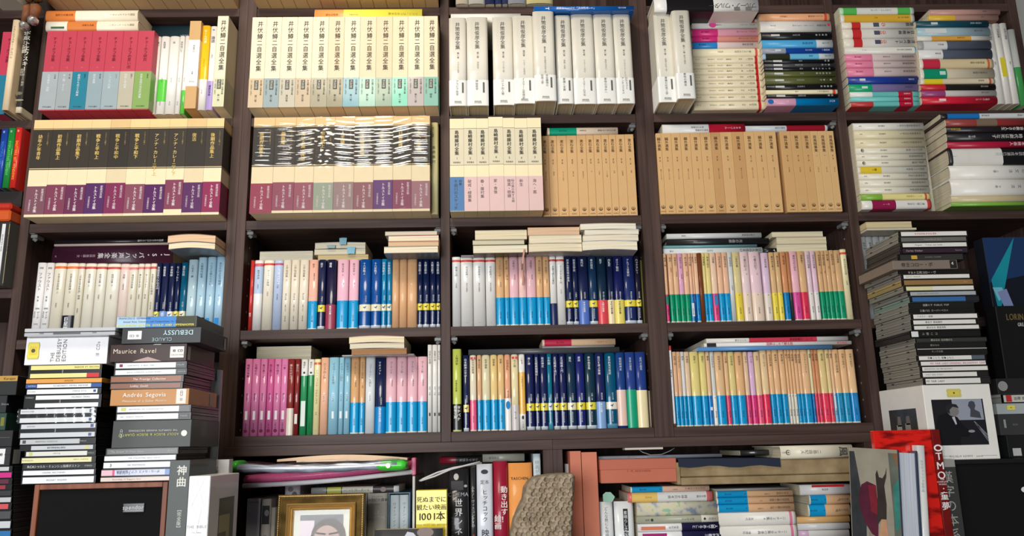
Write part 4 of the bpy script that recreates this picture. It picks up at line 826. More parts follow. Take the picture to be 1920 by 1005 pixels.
# far bookcase, top
C5 = (1550, 0, 4.568)
PT = lambda: LB('pink paperback with a rose foot', [(0.375, (226, 130, 160)), (1, (232, 212, 206))], [('荷風随筆集', 0.95, 5, DKT, 0.5), ('永井荷風', 0.62, 3.8, DKT, 0.5), ('岩波文庫', 0.22, 3.6, (110, 20, 50), 0.5)])
RDW = lambda look, t, n: LB(look, [(0.14, (232, 224, 208)), (0.26, (206, 50, 50)), (0.38, (234, 228, 216)), (1, (236, 232, 222))], [(t, 0.98, 8.5, (40, 36, 36), 0.5, 'v', True), (n, 0.6, 10, (220, 70, 70), 0.5, 'r', True)], marks=[('rect', 0.5, 0.47, 12, (80, 84, 100), 9)])
it = [(58, 118, LB('white paperback with green ends', [(0.05, (180, 220, 180)), (0.23, (90, 190, 90)), (0.78, (226, 228, 218)), (0.95, (90, 190, 90)), (1, (214, 230, 210))], [('シルヴィア・ビーチ', 0.7, 5, DKT, 0.5)])), (118, 168, LB('yellow paperback with white ends', [(0.05, (228, 222, 206)), (0.95, (226, 178, 60)), (1, (230, 226, 210))], [('映画千夜一夜', 0.92, 3.8, (110, 70, 10), 0.5), ('淀川', 0.5, 3.6, (110, 70, 10), 0.5)])),
      (184, 239, RDW('white paperback with one red block', '寄席', 'の')), (239, 321, RDW('white paperback with red blocks over its twin', '日本映画', '150')), (321, 397, RDW('white paperback with red blocks under its twin', '洋画ベスト', '150')),
      (397, 457, LB('grey-white paperback with blue head edge', [(0.97, (224, 222, 212)), (1, (90, 160, 200))], [('読書案内世界文学', 0.93, 4, DKT, 0.5), ('モーム', 0.3, 3, DKT, 0.5)])), (457, 516, PT()), (516, 574, PT()), (574, 650, PT()),
      (650, 713, LB('dark blue paperback', [(1, (34, 60, 150))], [('対話篇', 0.93, 4, (190, 200, 230), 0.5), ('河出', 0.1, 3.4, (200, 210, 230), 0.5)], marks=[('rect', 0.5, 0.2, 12, (214, 220, 230), 5)])), (713, 781, LB('violet paperback with an emerald foot', [(0.33, (20, 160, 110)), (1, (136, 124, 172))], [('感情教育', 0.9, 4, (60, 50, 90), 0.5)], marks=[('rect', 0.5, 0.22, 12, (210, 236, 224), 5)])),
      (781, 826, LB('aqua paperback with a white foot and crimson label', [(0.32, (230, 232, 224)), (0.69, (110, 196, 190)), (0.89, (190, 30, 60)), (1, (110, 196, 190))], [('今昔物語', 0.86, 3.4, (240, 220, 220), 0.5)])), (826, 867, LB('aqua paperback with a crimson label', [(0.69, (116, 200, 194)), (0.89, (184, 30, 58)), (1, (116, 200, 194))], [('今昔物語', 0.86, 3.4, (240, 220, 220), 0.5)])), (867, 912, LB('aqua paperback with a brick foot and crimson label', [(0.32, (190, 60, 60)), (0.69, (110, 196, 190)), (0.89, (190, 30, 60)), (1, (110, 196, 190))], [('今昔物語', 0.86, 3.4, (240, 220, 220), 0.5)]))]
stack(C5, it, (104, 742), (172, 806), -0.025, ZB[1], 'green-topped pile', 'pile topped by green ends')
it = [(74, 122, LB('dusty pink paperback', [(1, (196, 150, 140))], [('春画', 0.8, 4, DKT, 0.5)]), 130, 110), (122, 170, LB('dusty pink paperback with a yellow foot', [(0.38, (222, 180, 60)), (1, (196, 154, 138))], [('江戸', 0.8, 4, DKT, 0.5)]), 110, 90), (172, 227, LB('dark petrol paperback', [(1, (24, 76, 92))], [('文明論之概略', 0.9, 4, (180, 200, 206), 0.5)], marks=[('rect', 0.5, 0.25, 14, (206, 220, 222), 5)])),
      (227, 303, LB('pale blue-grey paperback with a white label', [(1, (168, 196, 204))], [('武士の娘', 0.9, 4.4, DKT, 0.5)], marks=[('rect', 0.5, 0.26, 44, (222, 226, 224), 10)])), (303, 344, LB('white paperback with an amber middle', [(0.2, (226, 222, 210)), (0.74, (230, 170, 74)), (1, (226, 222, 210))], [('百科事典', 0.65, 4, (130, 80, 20), 0.5)])), (344, 417, LB('slate paperback with grey tail and white foot', [(0.08, (160, 162, 160)), (0.40, (224, 224, 220)), (1, (92, 100, 116))], [('講談社', 0.35, 4, DKT, 0.5)])), (417, 497, LB('slate paperback with a white foot', [(0.33, (226, 226, 222)), (1, (92, 100, 116))], [('物語集', 0.3, 4, DKT, 0.5)])),
      (497, 580, LB('beige paperback with a crimson foot', [(0.05, (230, 220, 200)), (0.28, (206, 50, 74)), (0.92, (224, 204, 160)), (0.95, (214, 110, 60)), (1, (224, 204, 160))], [('梅原猛作品集', 0.88, 5, DKT, 0.5)])), (580, 668, LB('beige paperback with an emerald foot', [(0.05, (226, 220, 206)), (0.36, (20, 150, 110)), (1, (226, 214, 186))], [('日本語大野晋', 0.9, 5, DKT, 0.5)], marks=[('rect', 0.5, 0.3, 12, (200, 230, 220), 8)])),
      (668, 716, LB('beige paperback with a yellow foot', [(0.05, (226, 220, 206)), (0.30, (234, 214, 50)), (0.92, (226, 210, 180)), (0.95, (210, 90, 60)), (1, (226, 210, 180))], [('歌謡曲', 0.85, 4, DKT, 0.5)])), (716, 768, LB('black paperback with a red foot', [(0.33, (196, 40, 50)), (1, (40, 34, 32))], [('白夜の歌', 0.9, 4, (180, 176, 170), 0.5)])), (768, 822, LB('white paperback with a purple foot', [(0.32, (150, 70, 120)), (1, (222, 214, 208))], [('日本の歌', 0.9, 4, DKT, 0.5)])), (822, 887, LB('red paperback', [(1, (206, 30, 56))], [('仏像のこころ', 0.9, 5, (240, 200, 200), 0.5)], marks=[('rect', 0.5, 0.27, 14, (240, 220, 220), 5)]))]
stack(C5, it, (752, 1370), (816, 1462), -0.034, ZB[1], 'pile beside white uprights', 'pile beside the upright white books')
row(C5, [(1462, 1530), (1535, 1592), (1597, 1655)], (845, 842), (206, 195), [P2('white upright paperback', (234, 231, 222), '日本歌謡文', '岩波', DKT, 0.2), P2('white upright paperback with a yellow label', (234, 231, 222), '日本歌集', '', DKT, 0.2, marks=[('rect', 0.5, 0.45, 42, (226, 210, 50), 10)]), P2('white upright paperback', (234, 231, 222), '日本の唱歌', '金田一', DKT, 0.2)], -0.03, ZB[1], 'at the top shelf end', 'white upright paperbacks', depth=0.12)
row(C5, [(1658, 1720)], (842, 842), (250, 250), [P2('green upright paperback with a white head', (60, 150, 80), '', '', DKT, 0.2, segs=[(0.5, (70, 160, 84)), (1, (206, 206, 196))])], -0.02, ZB[1], 'at the top shelf end', None)
# on the tan volumes
stack((820, 200, 4.37), [(166, 229, LB('beige paperback with an emerald end, lying on the tan volumes', [(0.03, (236, 222, 196)), (0.415, (0, 162, 124)), (1, (238, 216, 190))], [('漱石日本文学論集', 0.97, 4.6, DKT, 0.5), ('岡崎義恵', 0.55, 3.4, DKT, 0.5), ('漱石文庫', 0.27, 3.8, (10, 70, 60), 0.5)]))], (900, 1478), (900, 1478), 0.0, rtop(1090, 253, 0.003), 'near the shelf underside', None)
stack(C4, [(138, 205, LB('white and red booklet lying on the golden volumes', [(0.56, (226, 226, 222)), (1, (190, 26, 52))], [('キネマゾール', 0.95, 5.6, (236, 200, 206), 0.5), ('旅の上の情熱', 0.5, 4.4, DKT, 0.4), ('世界の名画館', 0.55, 4.4, DKT, 0.7)]))], (182, 858), (182, 858), -0.004, rtop(1300, 249.5, -0.004), 'nearer the upright', None)
stack(C4, [(146, 200, LB('silver and dark red booklet with a white tip, lying on the golden volumes', [(0.50, (196, 200, 206)), (0.97, (150, 22, 40)), (1, (236, 234, 230))], [('楽園の回想', 0.48, 4.2, DKT, 0.5)], bulge=0.004))], (862, 1535), (862, 1535), -0.004, rtop(1480, 246, -0.004), '', None)
# far bookcase, second row
C5b = (1570, 200, 4.568)
WC = lambda look, t, c=(230, 224, 204), **k: LB(look, [(1, c)], [(t, 0.95, 4.8, DKT, 0.5), ('佐藤忠男', 0.45, 3.6, DKT, 0.5), ('岩波', 0.12, 3, DKT, 0.5)], **k)
it = [(134, 193, WC('grey-white paperback', '日本映画思想の百年1', (232, 229, 218))), (196, 268, WC('cream paperback, upper of two', '日本映画史の百年2', (226, 216, 180))), (270, 346, WC('cream paperback, lower of two', '日本映画史の百年3', (226, 216, 180))), (346, 400, WC('ivory paperback with a round mark', '私のベスト映画', marks=[('seal', 0.5, 0.1, 7, (60, 56, 50))])), (400, 453, WC('plain ivory paperback', '映画監督物語')), (453, 509, WC('ivory paperback with another round mark', '監督と俳優', marks=[('seal', 0.5, 0.1, 7, (60, 56, 50))])),
      (509, 567, LB('ivory paperback with a yellow foot', [(0.04, (228, 222, 206)), (0.34, (236, 206, 60)), (1, (230, 226, 210))], [('戦国キネマ映画史', 0.95, 4.6, DKT, 0.5), ('戦う', 0.27, 5, (90, 60, 10), 0.5, 'v', True)])), (567, 620, WC('ivory paperback just under the yellow foot', '日本映画の巨匠')), (620, 683, WC('wide ivory paperback', '日本映画思想')), (683, 743, WC('ivory paperback over the green foot', '日本映画理論史')),
      (743, 796, LB('pale yellow paperback with a green foot', [(0.31, (130, 176, 60)), (0.92, (238, 224, 150)), (0.95, (214, 90, 60)), (1, (238, 224, 150))], [('もう一つの映画史', 0.88, 4, (150, 110, 30), 0.5)])), (796, 876, LB('white paperback with a maroon block', [(0.15, (230, 226, 218)), (0.49, (150, 30, 76)), (0.94, (232, 228, 220)), (1, (222, 80, 70))], [('溝口健二の世界', 0.9, 5, DKT, 0.5), ('C・I', 0.4, 5, (236, 200, 214), 0.5)]))]
stack(C5b, it, (128, 732), (198, 806), -0.018, ZB[2], 'ivory paperback pile', 'pile of ivory paperbacks')
row(C5b, [(808, 845)], (876, 876), (195, 195), [P2('thin upright ivory book', (230, 224, 204), '', '', DKT, 0.2)], 0.03, ZB[2], 'between two lying piles', None)
it = [(52, 98, LB('blue and white paperback', [(0.07, (30, 30, 34)), (0.40, (30, 120, 190)), (0.98, (216, 220, 220)), (1, (200, 200, 200))], [('山田洋次と落語', 0.95, 4.6, DKT, 0.5), ('映画評論', 0.5, 4, DKT, 0.5)]), -42, 0), (98, 162, LB('faded red paperback', [(0.33, (150, 66, 60)), (0.55, (130, 110, 92)), (1, (150, 54, 52))], [])), (162, 217, LB('black hardback, life story lettering', [(1, (36, 30, 34))], [('映画への容赦なき人生', 0.98, 7.6, (226, 216, 210), 0.5, 'v', True), ('淀川長治', 0.15, 5, (200, 170, 40), 0.5, 'v', True)])), (217, 292, LB('black hardback with sparse lettering', [(1, (34, 32, 36))], [('時代劇は死なず', 0.8, 9, (200, 196, 190), 0.5, 'v', True), ('桂千穂', 0.3, 5, (200, 196, 190), 0.5, 'v', True)])),
      (292, 347, LB('crimson hardback', [(1, (176, 28, 60))], [('ビート日本映画人', 0.98, 8, (230, 190, 196), 0.5, 'v', True)])), (347, 494, LB('thick black hardback with a white wrapper', [(0.04, (40, 38, 38)), (0.56, (234, 231, 222)), (1, (28, 28, 30))], [('映画読本成瀬巳喜男', 0.85, 8, (190, 190, 186), 0.4), ('127', 0.08, 4, DKT, 0.5)], kind='hard', name='hardback_book')),
      (494, 614, LB('thick white hardback, upper', [(1, (236, 233, 224))], [('映画の文法', 0.9, 8, DKT, 0.5, 'v', False, 1.6), ('上巻', 0.5, 6, DKT, 0.5)], kind='hard', name='hardback_book')), (614, 756, LB('thick white hardback, lower', [(1, (236, 233, 224))], [('映画の文法', 0.9, 8, DKT, 0.5, 'v', False, 1.6), ('下巻', 0.5, 6, DKT, 0.5)], kind='hard', name='hardback_book')), (756, 813, LB('beige magazine', [(1, (206, 190, 150))], [('映画芸術日本映画', 0.95, 5, DKT, 0.5)])), (813, 882, LB('lime green magazine', [(1, (126, 180, 70))], [('シネマの世界史', 0.95, 5, (50, 80, 30), 0.5)]))]
stack(C5b, it, (922, 1790), (976, 1850), -0.03, ZB[2], 'lime magazine pile', 'pile with the lime magazine', depth=0.16)
# on row 3
C31c = (0, 420, 4.267)
z31 = rtop(200, 493, 0.006)
stack(C31c, [(122, 152, LB('black book with small white lettering', [(1, (30, 26, 28))], [('戦国を生きのびしろ女優', 0.95, 4.6, (190, 186, 182), 0.5)])), (152, 172, LB('grey-edged booklet', [(1, (196, 176, 166))], [])), (172, 300, LB('long dark maroon hardback', [(1, (62, 26, 44))], [('J・S・バッハ声楽全集', 0.985, 12, (214, 206, 206), 0.5, 'v', True, 1.1), ('若林敦盛・文', 0.36, 6, (180, 160, 166), 0.5), ('M', 0.04, 4, (180, 160, 166), 0.5)], kind='hard', name='hardback_book'))], (440, 1350), (415, 1405), 0.03, z31, 'pile behind curling pair', 'books lying over the ivory paperbacks', depth=0.2)
fstack(C31c, [(1345, 1780, 90, 152, (150, 120, 96), (244, 204, 164), 'peach-edged paperback', 0.003), (1352, 1795, 152, 235, (120, 124, 128), (252, 234, 196), 'cream-edged paperback', 0.003)], -0.055, rtop(385, 482, 0.006), 'curling pair', 'curling paperbacks', 0.14)
z32 = rtop(640, 487.5, 0.006)
fstack(C32, [(262, 715, 232, 305, (190, 184, 170), (236, 226, 200), 'thick page block lying behind the ivory paperbacks')], 0.045, z32, 'under the film-wrapped boxes', None)
fstack(C32, [(735, 1165, 158, 212, (150, 160, 164), (226, 216, 190), 'paperback with sticky notes', 0.001), (730, 1165, 214, 262, (190, 180, 150), (228, 218, 190), 'pale paperback'), (760, 1190, 262, 300, (176, 150, 100), (206, 186, 140), 'ochre-covered paperback')], 0.012, z32, 'sticky-note pile', 'books over the salmon spine')
for q, (a, c2, e, f2, tl) in enumerate([(945, 1003, 118, 180, 0.2), (1010, 1075, 195, 258, 0.0), (838, 905, 178, 210, 0.1)]):
    X0, Z0 = un(430+a/4.568, 420+f2/4.568, 0.008); X1, Z1 = un(430+c2/4.568, 420+e/4.568, 0.008)
    lab = ['pale blue sticky note sticking up from the top paperback', 'pale blue sticky note hanging from the sticky-note pile', 'faint blue-green sticky note folded on the page edges'][q]
    w, h = X1-X0, Z1-Z0
    V = [(0, -0.002, 0), (w*0.5, -0.003, 0.0005), (w, -0.002, 0.0), (w*1.05, 0.001, h), (w*0.5, 0.0, h*1.02), (-0.001, 0.001, h), ]
    V += [(x, y+0.0003, z) for x, y, z in V]
    F = [(0, 1, 4, 5), (1, 2, 3, 4), (6, 11, 10, 7), (7, 10, 9, 8)]+[(k, (k+1) % 6, (k+1) % 6+6, k+6) for k in range(6)]
    o = fixn(obj('sticky_note', V, F, M([(132, 176, 190), (130, 186, 206), (150, 180, 180)][q], 0.6))); o.location = (X0, 0.008, Z0); tag(o, lab, 'sticky note', 'blue sticky notes')
fstack(C32, [(1335, 1778, 62, 96, (196, 188, 176), (226, 212, 186), 'worn paperback'), (1364, 1815, 96, 150, (172, 40, 50), (248, 234, 200), 'cream paperback with red back'), (1362, 1812, 150, 190, (220, 176, 136), (230, 196, 156), 'tan paperback'), (1326, 1786, 190, 250, (120, 126, 132), (250, 238, 206), 'bright cream paperback')], -0.045, z32-0.001, 'pile over tan spines', 'fore-edge pile over tan paperbacks', 0.14)
z33 = rtop(1000, 481.5, 0.004)
stack(C33, [(292, 308, LB('flat grey booklet under three page-edge piles', [(1, (170, 172, 174))], [], top='right'))], (150, 1210), (150, 1210), -0.012, z33, 'on navy spines', None, depth=0.13)
z33b = rtop(1000, 478, -0.012)
fstack(C33, [(265, 688, 92, 172, (150, 140, 120), (240, 226, 190), 'thick cream paperback'), (246, 668, 174, 214, (150, 150, 130), (222, 212, 180), 'slim pale paperback'), (250, 692, 214, 276, (70, 70, 54), (246, 236, 208), 'dark-covered book with a ribbon', 0.0)], -0.03, z33b, 'pile over white spines', 'page-edge pile with a ribbon', 0.12)
X, Z = un(830+668/4.37, 410+245/4.37, -0.031)
pts = [(X, -0.028, Z), (X, -0.034, Z-0.002), (X-0.003, -0.034, Z-0.02), (X-0.004, -0.033, Z-0.03), (X-0.004, -0.006, Z-0.036), (X-0.003, -0.004, Z-0.055), (X-0.004, -0.0035, Z-0.065)]
V, F = [], []
for p in pts: V += [(p[0]-0.0016, p[1], p[2]), (p[0]+0.0016, p[1], p[2]), (p[0]+0.0016, p[1]+0.0004, p[2]), (p[0]-0.0016, p[1]+0.0004, p[2])]
for i in range(len(pts)-1):
    for k in range(4): F.append((i*4+k, i*4+(k+1) % 4, i*4+4+(k+1) % 4, i*4+4+k))
tag(fixn(obj('bookmark_ribbon', V, F, M((206, 150, 130), 0.5))), 'pinkish brown ribbon bookmark hanging over pink paperbacks', 'bookmark')
fstack(C33, [(697, 1118, 70, 134, (222, 180, 150), (232, 196, 160), 'tan-edged paperback'), (708, 1136, 134, 202, (200, 190, 170), (246, 232, 200), 'cream paperback'), (705, 1138, 202, 276, (170, 164, 150), (242, 228, 196), 'thick cream paperback', 0.001)], -0.034, z33b, 'pile over pink spines', 'page-edge piles', 0.12)
fstack(C33, [(1128, 1582, 40, 88, (226, 220, 206), (250, 242, 220), 'slim cream paperback', 0.001), (1163, 1605, 88, 132, (210, 204, 190), (248, 240, 216), 'cream paperback jutting aside'), (1150, 1602, 132, 184, (200, 196, 186), (248, 236, 210), 'cream paperback', 0.001), (1145, 1592, 184, 262, (186, 186, 186), (250, 240, 212), 'thick wavy cream paperback', 0.002)], -0.04, z33b, 'pile over navy spines', 'page-edge piles', 0.13)
z34 = rtop(1400, 473.5, 0.004); C34c = (1220, 410, 4.37)
it = [(116, 160, LB('grey-white booklet', [(1, (206, 208, 208))], [('大都市圏論集', 0.93, 4.4, DKT, 0.5), ('武蔵野', 0.2, 3, DKT, 0.5)])), (160, 214, LB('black hardback', [(1, (34, 34, 38))], [('光の画廊', 0.74, 7, (170, 170, 170), 0.5), ('出海', 0.3, 4, (160, 160, 160), 0.5)], kind='hard', name='hardback_book'), 0, 60), (214, 236, LB('thin teal booklet', [(1, (110, 160, 164))], []), -20, -40), (236, 284, LB('white book about housing', [(1, (216, 222, 220))], [('日本人の住まい', 0.99, 6.2, DKT, 0.5, 'v', True), ('住生活', 0.5, 4, DKT, 0.5), ('文庫', 0.1, 4, DKT, 0.5)]), -20, 0)]
stack(C34c, it, (132, 905), (122, 915), 0.01, z34, 'pile over green-footed spines', 'books lying over green-footed spines')
stack(C34c, [(238, 266, LB('black paperback with a tiny white bird', [(1, (30, 30, 32))], [], marks=[('bird', 0.5, 0.8, 5, (220, 220, 220))]))], (918, 1032), (918, 1032), 0.012, z34, 'lying over pale pink spines', None)
fstack(C34c, [(992, 1408, 106, 160, (186, 178, 156), (232, 220, 186), 'page-edged paperback'), (1030, 1436, 150, 212, (186, 178, 156), (230, 216, 180), 'page-edged paperback'), (1030, 1440, 208, 262, (190, 182, 160), (232, 220, 186), 'page-edged paperback')], 0.012, z34+0.001, 'shaded pile', 'shaded page-edge pile')
# on row 4
z42 = rtop(700, 670, 0.004)
fstack(C42, [(270, 715, 128, 226, (190, 184, 166), (234, 224, 194), 'thick page block lying behind pink paperbacks')], 0.05, rtop(520, 673, 0.004), 'on the lower shelf', None)
stack(C42, [(194, 214, LB('thin grey card folder under three lying paperbacks', [(1, (196, 190, 188))], []))], (968, 1556), (968, 1556), -0.02, z42, 'above the tan-and-blue pair', None, depth=0.13)
z42b = rtop(700, 667, -0.01)
fstack(C42, [(1026, 1476, 46, 106, (150, 70, 56), (252, 238, 198), 'cream paperback with red-brown back', 0.002), (1032, 1476, 104, 148, (200, 196, 180), (240, 230, 198), 'pale paperback', 0.001), (1046, 1496, 146, 190, (150, 104, 66), (176, 128, 84), 'brown-edged paperback')], -0.03, z42b, 'card folder pile', 'pile on the card folder', 0.13)
z43 = rtop(1030, 664, 0.006)
stack(C43, [(148, 198, LB('wide flat dark grey hardback lying on navy spines', [(1, (70, 72, 74))], [], kind='hard', name='hardback_book'))], (266, 1560), (266, 1560), 0.004, z43, 'above the coral stone', None, depth=0.2)
stack(C43, [(70, 128, LB('tan paperback with a crimson foot on the dark grey hardback', [(0.03, (236, 206, 170)), (0.40, (206, 44, 76)), (1, (238, 200, 160))], [('ブッダの真理と', 0.95, 4.6, (170, 110, 80), 0.5), ('岩波文庫', 0.3, 3.8, (100, 10, 40), 0.5)])), (128, 146, LB('thin grey booklet', [(1, (150, 152, 154))], []))], (898, 1530), (898, 1516), 0.02, rtop(1030, 652.5, 0.006), 'pair over navy spines', None)
z44 = rtop(1430, 657, 0.004); C44c = (1230, 620, 4.571)
it = [(56, 96, LB('white booklet with a red middle', [(0.30, (226, 222, 216)), (0.78, (206, 60, 84)), (1, (196, 196, 194))], [('ドイツの森', 0.28, 4.4, DKT, 0.5), ('マーラー交響曲事典', 0.75, 5, (110, 10, 30), 0.5, 'v', True)]), 20, -30), (96, 132, LB('white booklet with red lettering', [(1, (232, 230, 228))], [('図解はじめて観る能', 0.42, 6, (200, 60, 60), 0.5, 'b', True, 0.95), ('東京美術', 0.9, 5, (210, 90, 90), 0.5, 'b', True)], marks=[('rect', 0.5, 0.05, 18, (40, 40, 44), 7)])), (132, 170, LB('thin blue booklet', [(1, (92, 146, 200))], []), -60, -165)]
stack(C44c, it, (410, 1675), (410, 1675), 0.0, z44, 'booklets over blue spines', 'booklets over blue-footed spines', depth=0.18)
# shelf above the frame: only undersides show
for bx, n, c, wh_, nb in ((-0.883, 13, (206, 176, 132), 'overhanging above the red slipcases', 'the upright'), (-0.469, 14, (204, 172, 126), 'overhanging above the brush-lettered boxes', 'the double upright')):
    w = 0.374/n
    for i in range(n):
        book(dict(look='', kind='case', segs=[(1, c)], rough=0.6), w-0.0006, 0.2, 0.16, (bx+i*w, -0.05+rnd(0.003), ZB[0]+0.0002), (0, 0, 0), '%s buff slipcase counted from %s, %s' % (ORD[i+1], nb, wh_), 'book', 'buff slipcases on the highest shelf', 'slipcased_book')
cols = [(196, 184, 160), (190, 186, 176), (34, 44, 84), (40, 52, 92), (46, 58, 96), (150, 150, 156), (214, 200, 140)]; x = -0.06
for i, c in enumerate(cols):
    w = [0.026, 0.034, 0.02, 0.014, 0.012, 0.038, 0.055][i]
    nm_ = ['tan', 'light grey', 'navy', 'dark blue', 'slate blue', 'grey', 'straw'][i]
    book(P2('', c, '', ''), w, 0.14, 0.105, (x, -0.012, ZB[0]+0.0002), (0, 0, 0), '%s spine foot on the highest shelf, above the thick white hardbacks' % nm_, 'book', 'books on the highest shelf'); x += w+0.0005
# ---------------------------------------------------------------- discs and boxes
BODY_D, BODY_G = (26, 27, 27), (128, 126, 118)
DG = (240, 222, 90)
def cartouche(pr, cx, cz, w, h, y=-0.0009, col=DG):
    """yellow plaque with notched sides, outlined"""
    def shape(a, b): return [(cx-a, cz-b*0.62), (cx-a*0.86, cz-b), (cx+a*0.86, cz-b), (cx+a, cz-b*0.62), (cx+a*0.92, cz), (cx+a, cz+b*0.62), (cx+a*0.86, cz+b), (cx-a*0.86, cz+b), (cx-a, cz+b*0.62), (cx-a*0.92, cz)]
    P = shape(w/2, h/2); pr.add((206, 196, 100), [(a, y, b) for a, b in P], [tuple(range(10))])
    P = shape(w/2*0.90, h/2*0.86); pr.add(col, [(a, y-0.0001, b) for a, b in P], [tuple(range(10))])
    P = shape(w/2*0.66, h/2*0.5); pr.add((226, 204, 80), [(a, y-0.0002, b) for a, b in P], [tuple(range(10))])
    P = ellipse(cx, cz, h*0.12, h*0.12, 10); pr.add((90, 90, 60), [(a, y-0.0003, b) for a, b in P], [tuple(range(10))])
def face_text(pr, s, x, z, size, col, y=-0.0009, bold=False, flip=False, center=False, sq=1.0, rot=0):
    V, F, ln = text_uv(s, size, 'h', bold, 1.0, sq)
    o = -ln/2 if center else 0.0
    out = []
    for u, v in V:
        u += o
        if flip: u, v = -u, -v
        if rot == 1: u, v = -v, u
        out.append((x+u, y, z+v))
    pr.strike(col, out, F, size, bold)
def disc_case(Xa, Xb, Z0, Z1, Yf, s, label, group, depth=0.125):
    w, h = Xb-Xa, Z1-Z0-0.0003
    kind = s.get('kind', 'jewel')
    root = thing({'jewel': 'disc_case', 'double': 'double_disc_case', 'box': 'disc_box_set', 'clear': 'empty_disc_case'}[kind], label, s.get('cat', 'disc case' if kind != 'box' else 'box set'), ((Xa+Xb)/2, Yf, Z0+0.0001), (0, 0, 0), group)
    a, b2 = -w/2, w/2; pr = Print(); d = s.get('depth', depth)
    if kind == 'clear':
        box('lid', a, b2, 0, d, h*0.55, h, M((196, 198, 202), 0.15, 0.4), root, 0.0006)
        box('tray', a+0.003, b2-0.003, 0.0015, d-0.002, h*0.08, h*0.5, CLEARCASE, root, 0.0006)
        box('base', a, b2, 0, d, 0, h*0.45, M((184, 186, 190), 0.15, 0.4), root, 0.0006)
        box('latch', a+w*0.32, a+w*0.62, -0.0004, 0.003, h*0.2, h*0.42, M((96, 98, 102), 0.3, 0.4), root)
        for u in (0.17, 0.75): box('hinge_notch', a+w*u, a+w*u+0.006, -0.0005, 0.002, h*0.3, h*0.42, M((120, 122, 126), 0.3), root)
        return root
    if kind == 'box':
        box('carton', a, b2, 0, d, 0, h, M(s['col'], 0.5, 0.08), root, 0.0005)
        if s.get('side'): pass
    else:
        bc = s.get('body', BODY_D)
        box('tray', a, b2, 0.0006, d, 0, h*0.62, M(bc, 0.35, 0.1), root, 0.0004)
        box('lid', a, b2, 0.0006, d, h*0.66, h, M(tuple(min(255, int(v*1.12)) for v in bc), 0.3, 0.15), root, 0.0004)
        box('front_edge', a, b2, -0.0002, 0.004, h*0.02, h*0.98, M((20, 21, 21), 0.3, 0.15), root)
        n = 2 if kind == 'double' else 1
        for k in range(n):
            z0, z1 = (0.12, 0.86) if n == 1 else ((0.64, 0.95), (0.05, 0.36))[k]
            segs = s['strip'] if n == 1 or not isinstance(s['strip'][0], list) else s['strip'][k]
            V, F, mats, mi = [], [], [], []
            for q, (f0, f1, c) in enumerate(segs):
                m = len(V); x0, x1 = a+w*f0, a+w*f1
                V += [(x0, -0.0006, h*z0), (x1, -0.0006, h*z0), (x1, -0.0006, h*z1), (x0, -0.0006, h*z1), (x0, 0.001, h*z0), (x1, 0.001, h*z0), (x1, 0.001, h*z1), (x0, 0.001, h*z1)]
                F += [(m, m+1, m+2, m+3), (m+3, m+2, m+6, m+7), (m, m+4, m+5, m+1)]; mats.append(M(c, 0.4, 0.15)); mi += [q]*3
            obj('spine_card', V, F, mats, mi, root)
        if kind == 'double': box('clip', a+w*0.46, a+w*0.475, -0.0007, 0.002, h*0.38, h*0.62, M((130, 132, 130), 0.3), root)
        if s.get('notches'):
            for u in (0.2, 0.78): box('hinge_notch', a-0.0004, a+0.001, d*u, d*u+0.008, h*0.62, h*0.80, M((40, 38, 34), 0.4), root)
    for t in s.get('txt', []): face_text(pr, t[0], a+w*t[1], h*t[2], t[3]*0.001, t[4], flip=(len(t) > 5 and t[5] == 'f'), bold=(len(t) > 6 and t[6]), center=(len(t) > 7 and t[7]))
    for r in s.get('rects', []):
        x0, x1, z0, z1, c = r; yy = -0.0007 if kind != 'box' else -0.0003
        pr.add(c, [(a+w*x0, yy, h*z0), (a+w*x1, yy, h*z0), (a+w*x1, yy, h*z1), (a+w*x0, yy, h*z1)], [(0, 1, 2, 3)])
    for (cx, cz, ww, hh) in s.get('dg', []): cartouche(pr, a+w*cx, h*cz, ww*0.001, hh*0.001)
    if s.get('extra'): s['extra'](root, pr, a, w, h, d)
    pr.build(root)
    return root
def disc_pile(crop, items, Yf, base, where, group, depth=0.125):
    """items top to bottom: (x0, x1, y0, y1, spec)"""
    ox, oy, sc = crop; n = len(items); R = []
    for (x0, x1, y0, y1, s) in items:
        yf = Yf+s.get('dy', 0); cx = (x0+x1)/2
        R.append([un(ox+x0/sc, oy+(y0+y1)/2/sc, yf)[0], un(ox+x1/sc, oy+(y0+y1)/2/sc, yf)[0], 0, un(ox+cx/sc, oy+y0/sc, yf)[1], yf])
    for i in range(n): R[i][2] = R[i+1][3] if i < n-1 else base
    for i in range(n):
        s = items[i][4]
        disc_case(R[i][0], R[i][1], R[i][2], R[i][3], R[i][4], s, '%s, %s down the %s' % (s['look'], ORD[i+1], where), group, depth)
    return R
W_, LG = (236, 238, 240), (206, 210, 214)
def J(look, strip, txt=(), **k):
    d = dict(look=look, strip=strip, txt=list(txt)); d.update(k); return d
def T(s, x, sz=4.0, c=(90, 94, 98), fl='n', z=0.5, bold=False): return (s, x, z, sz, c, fl, bold)
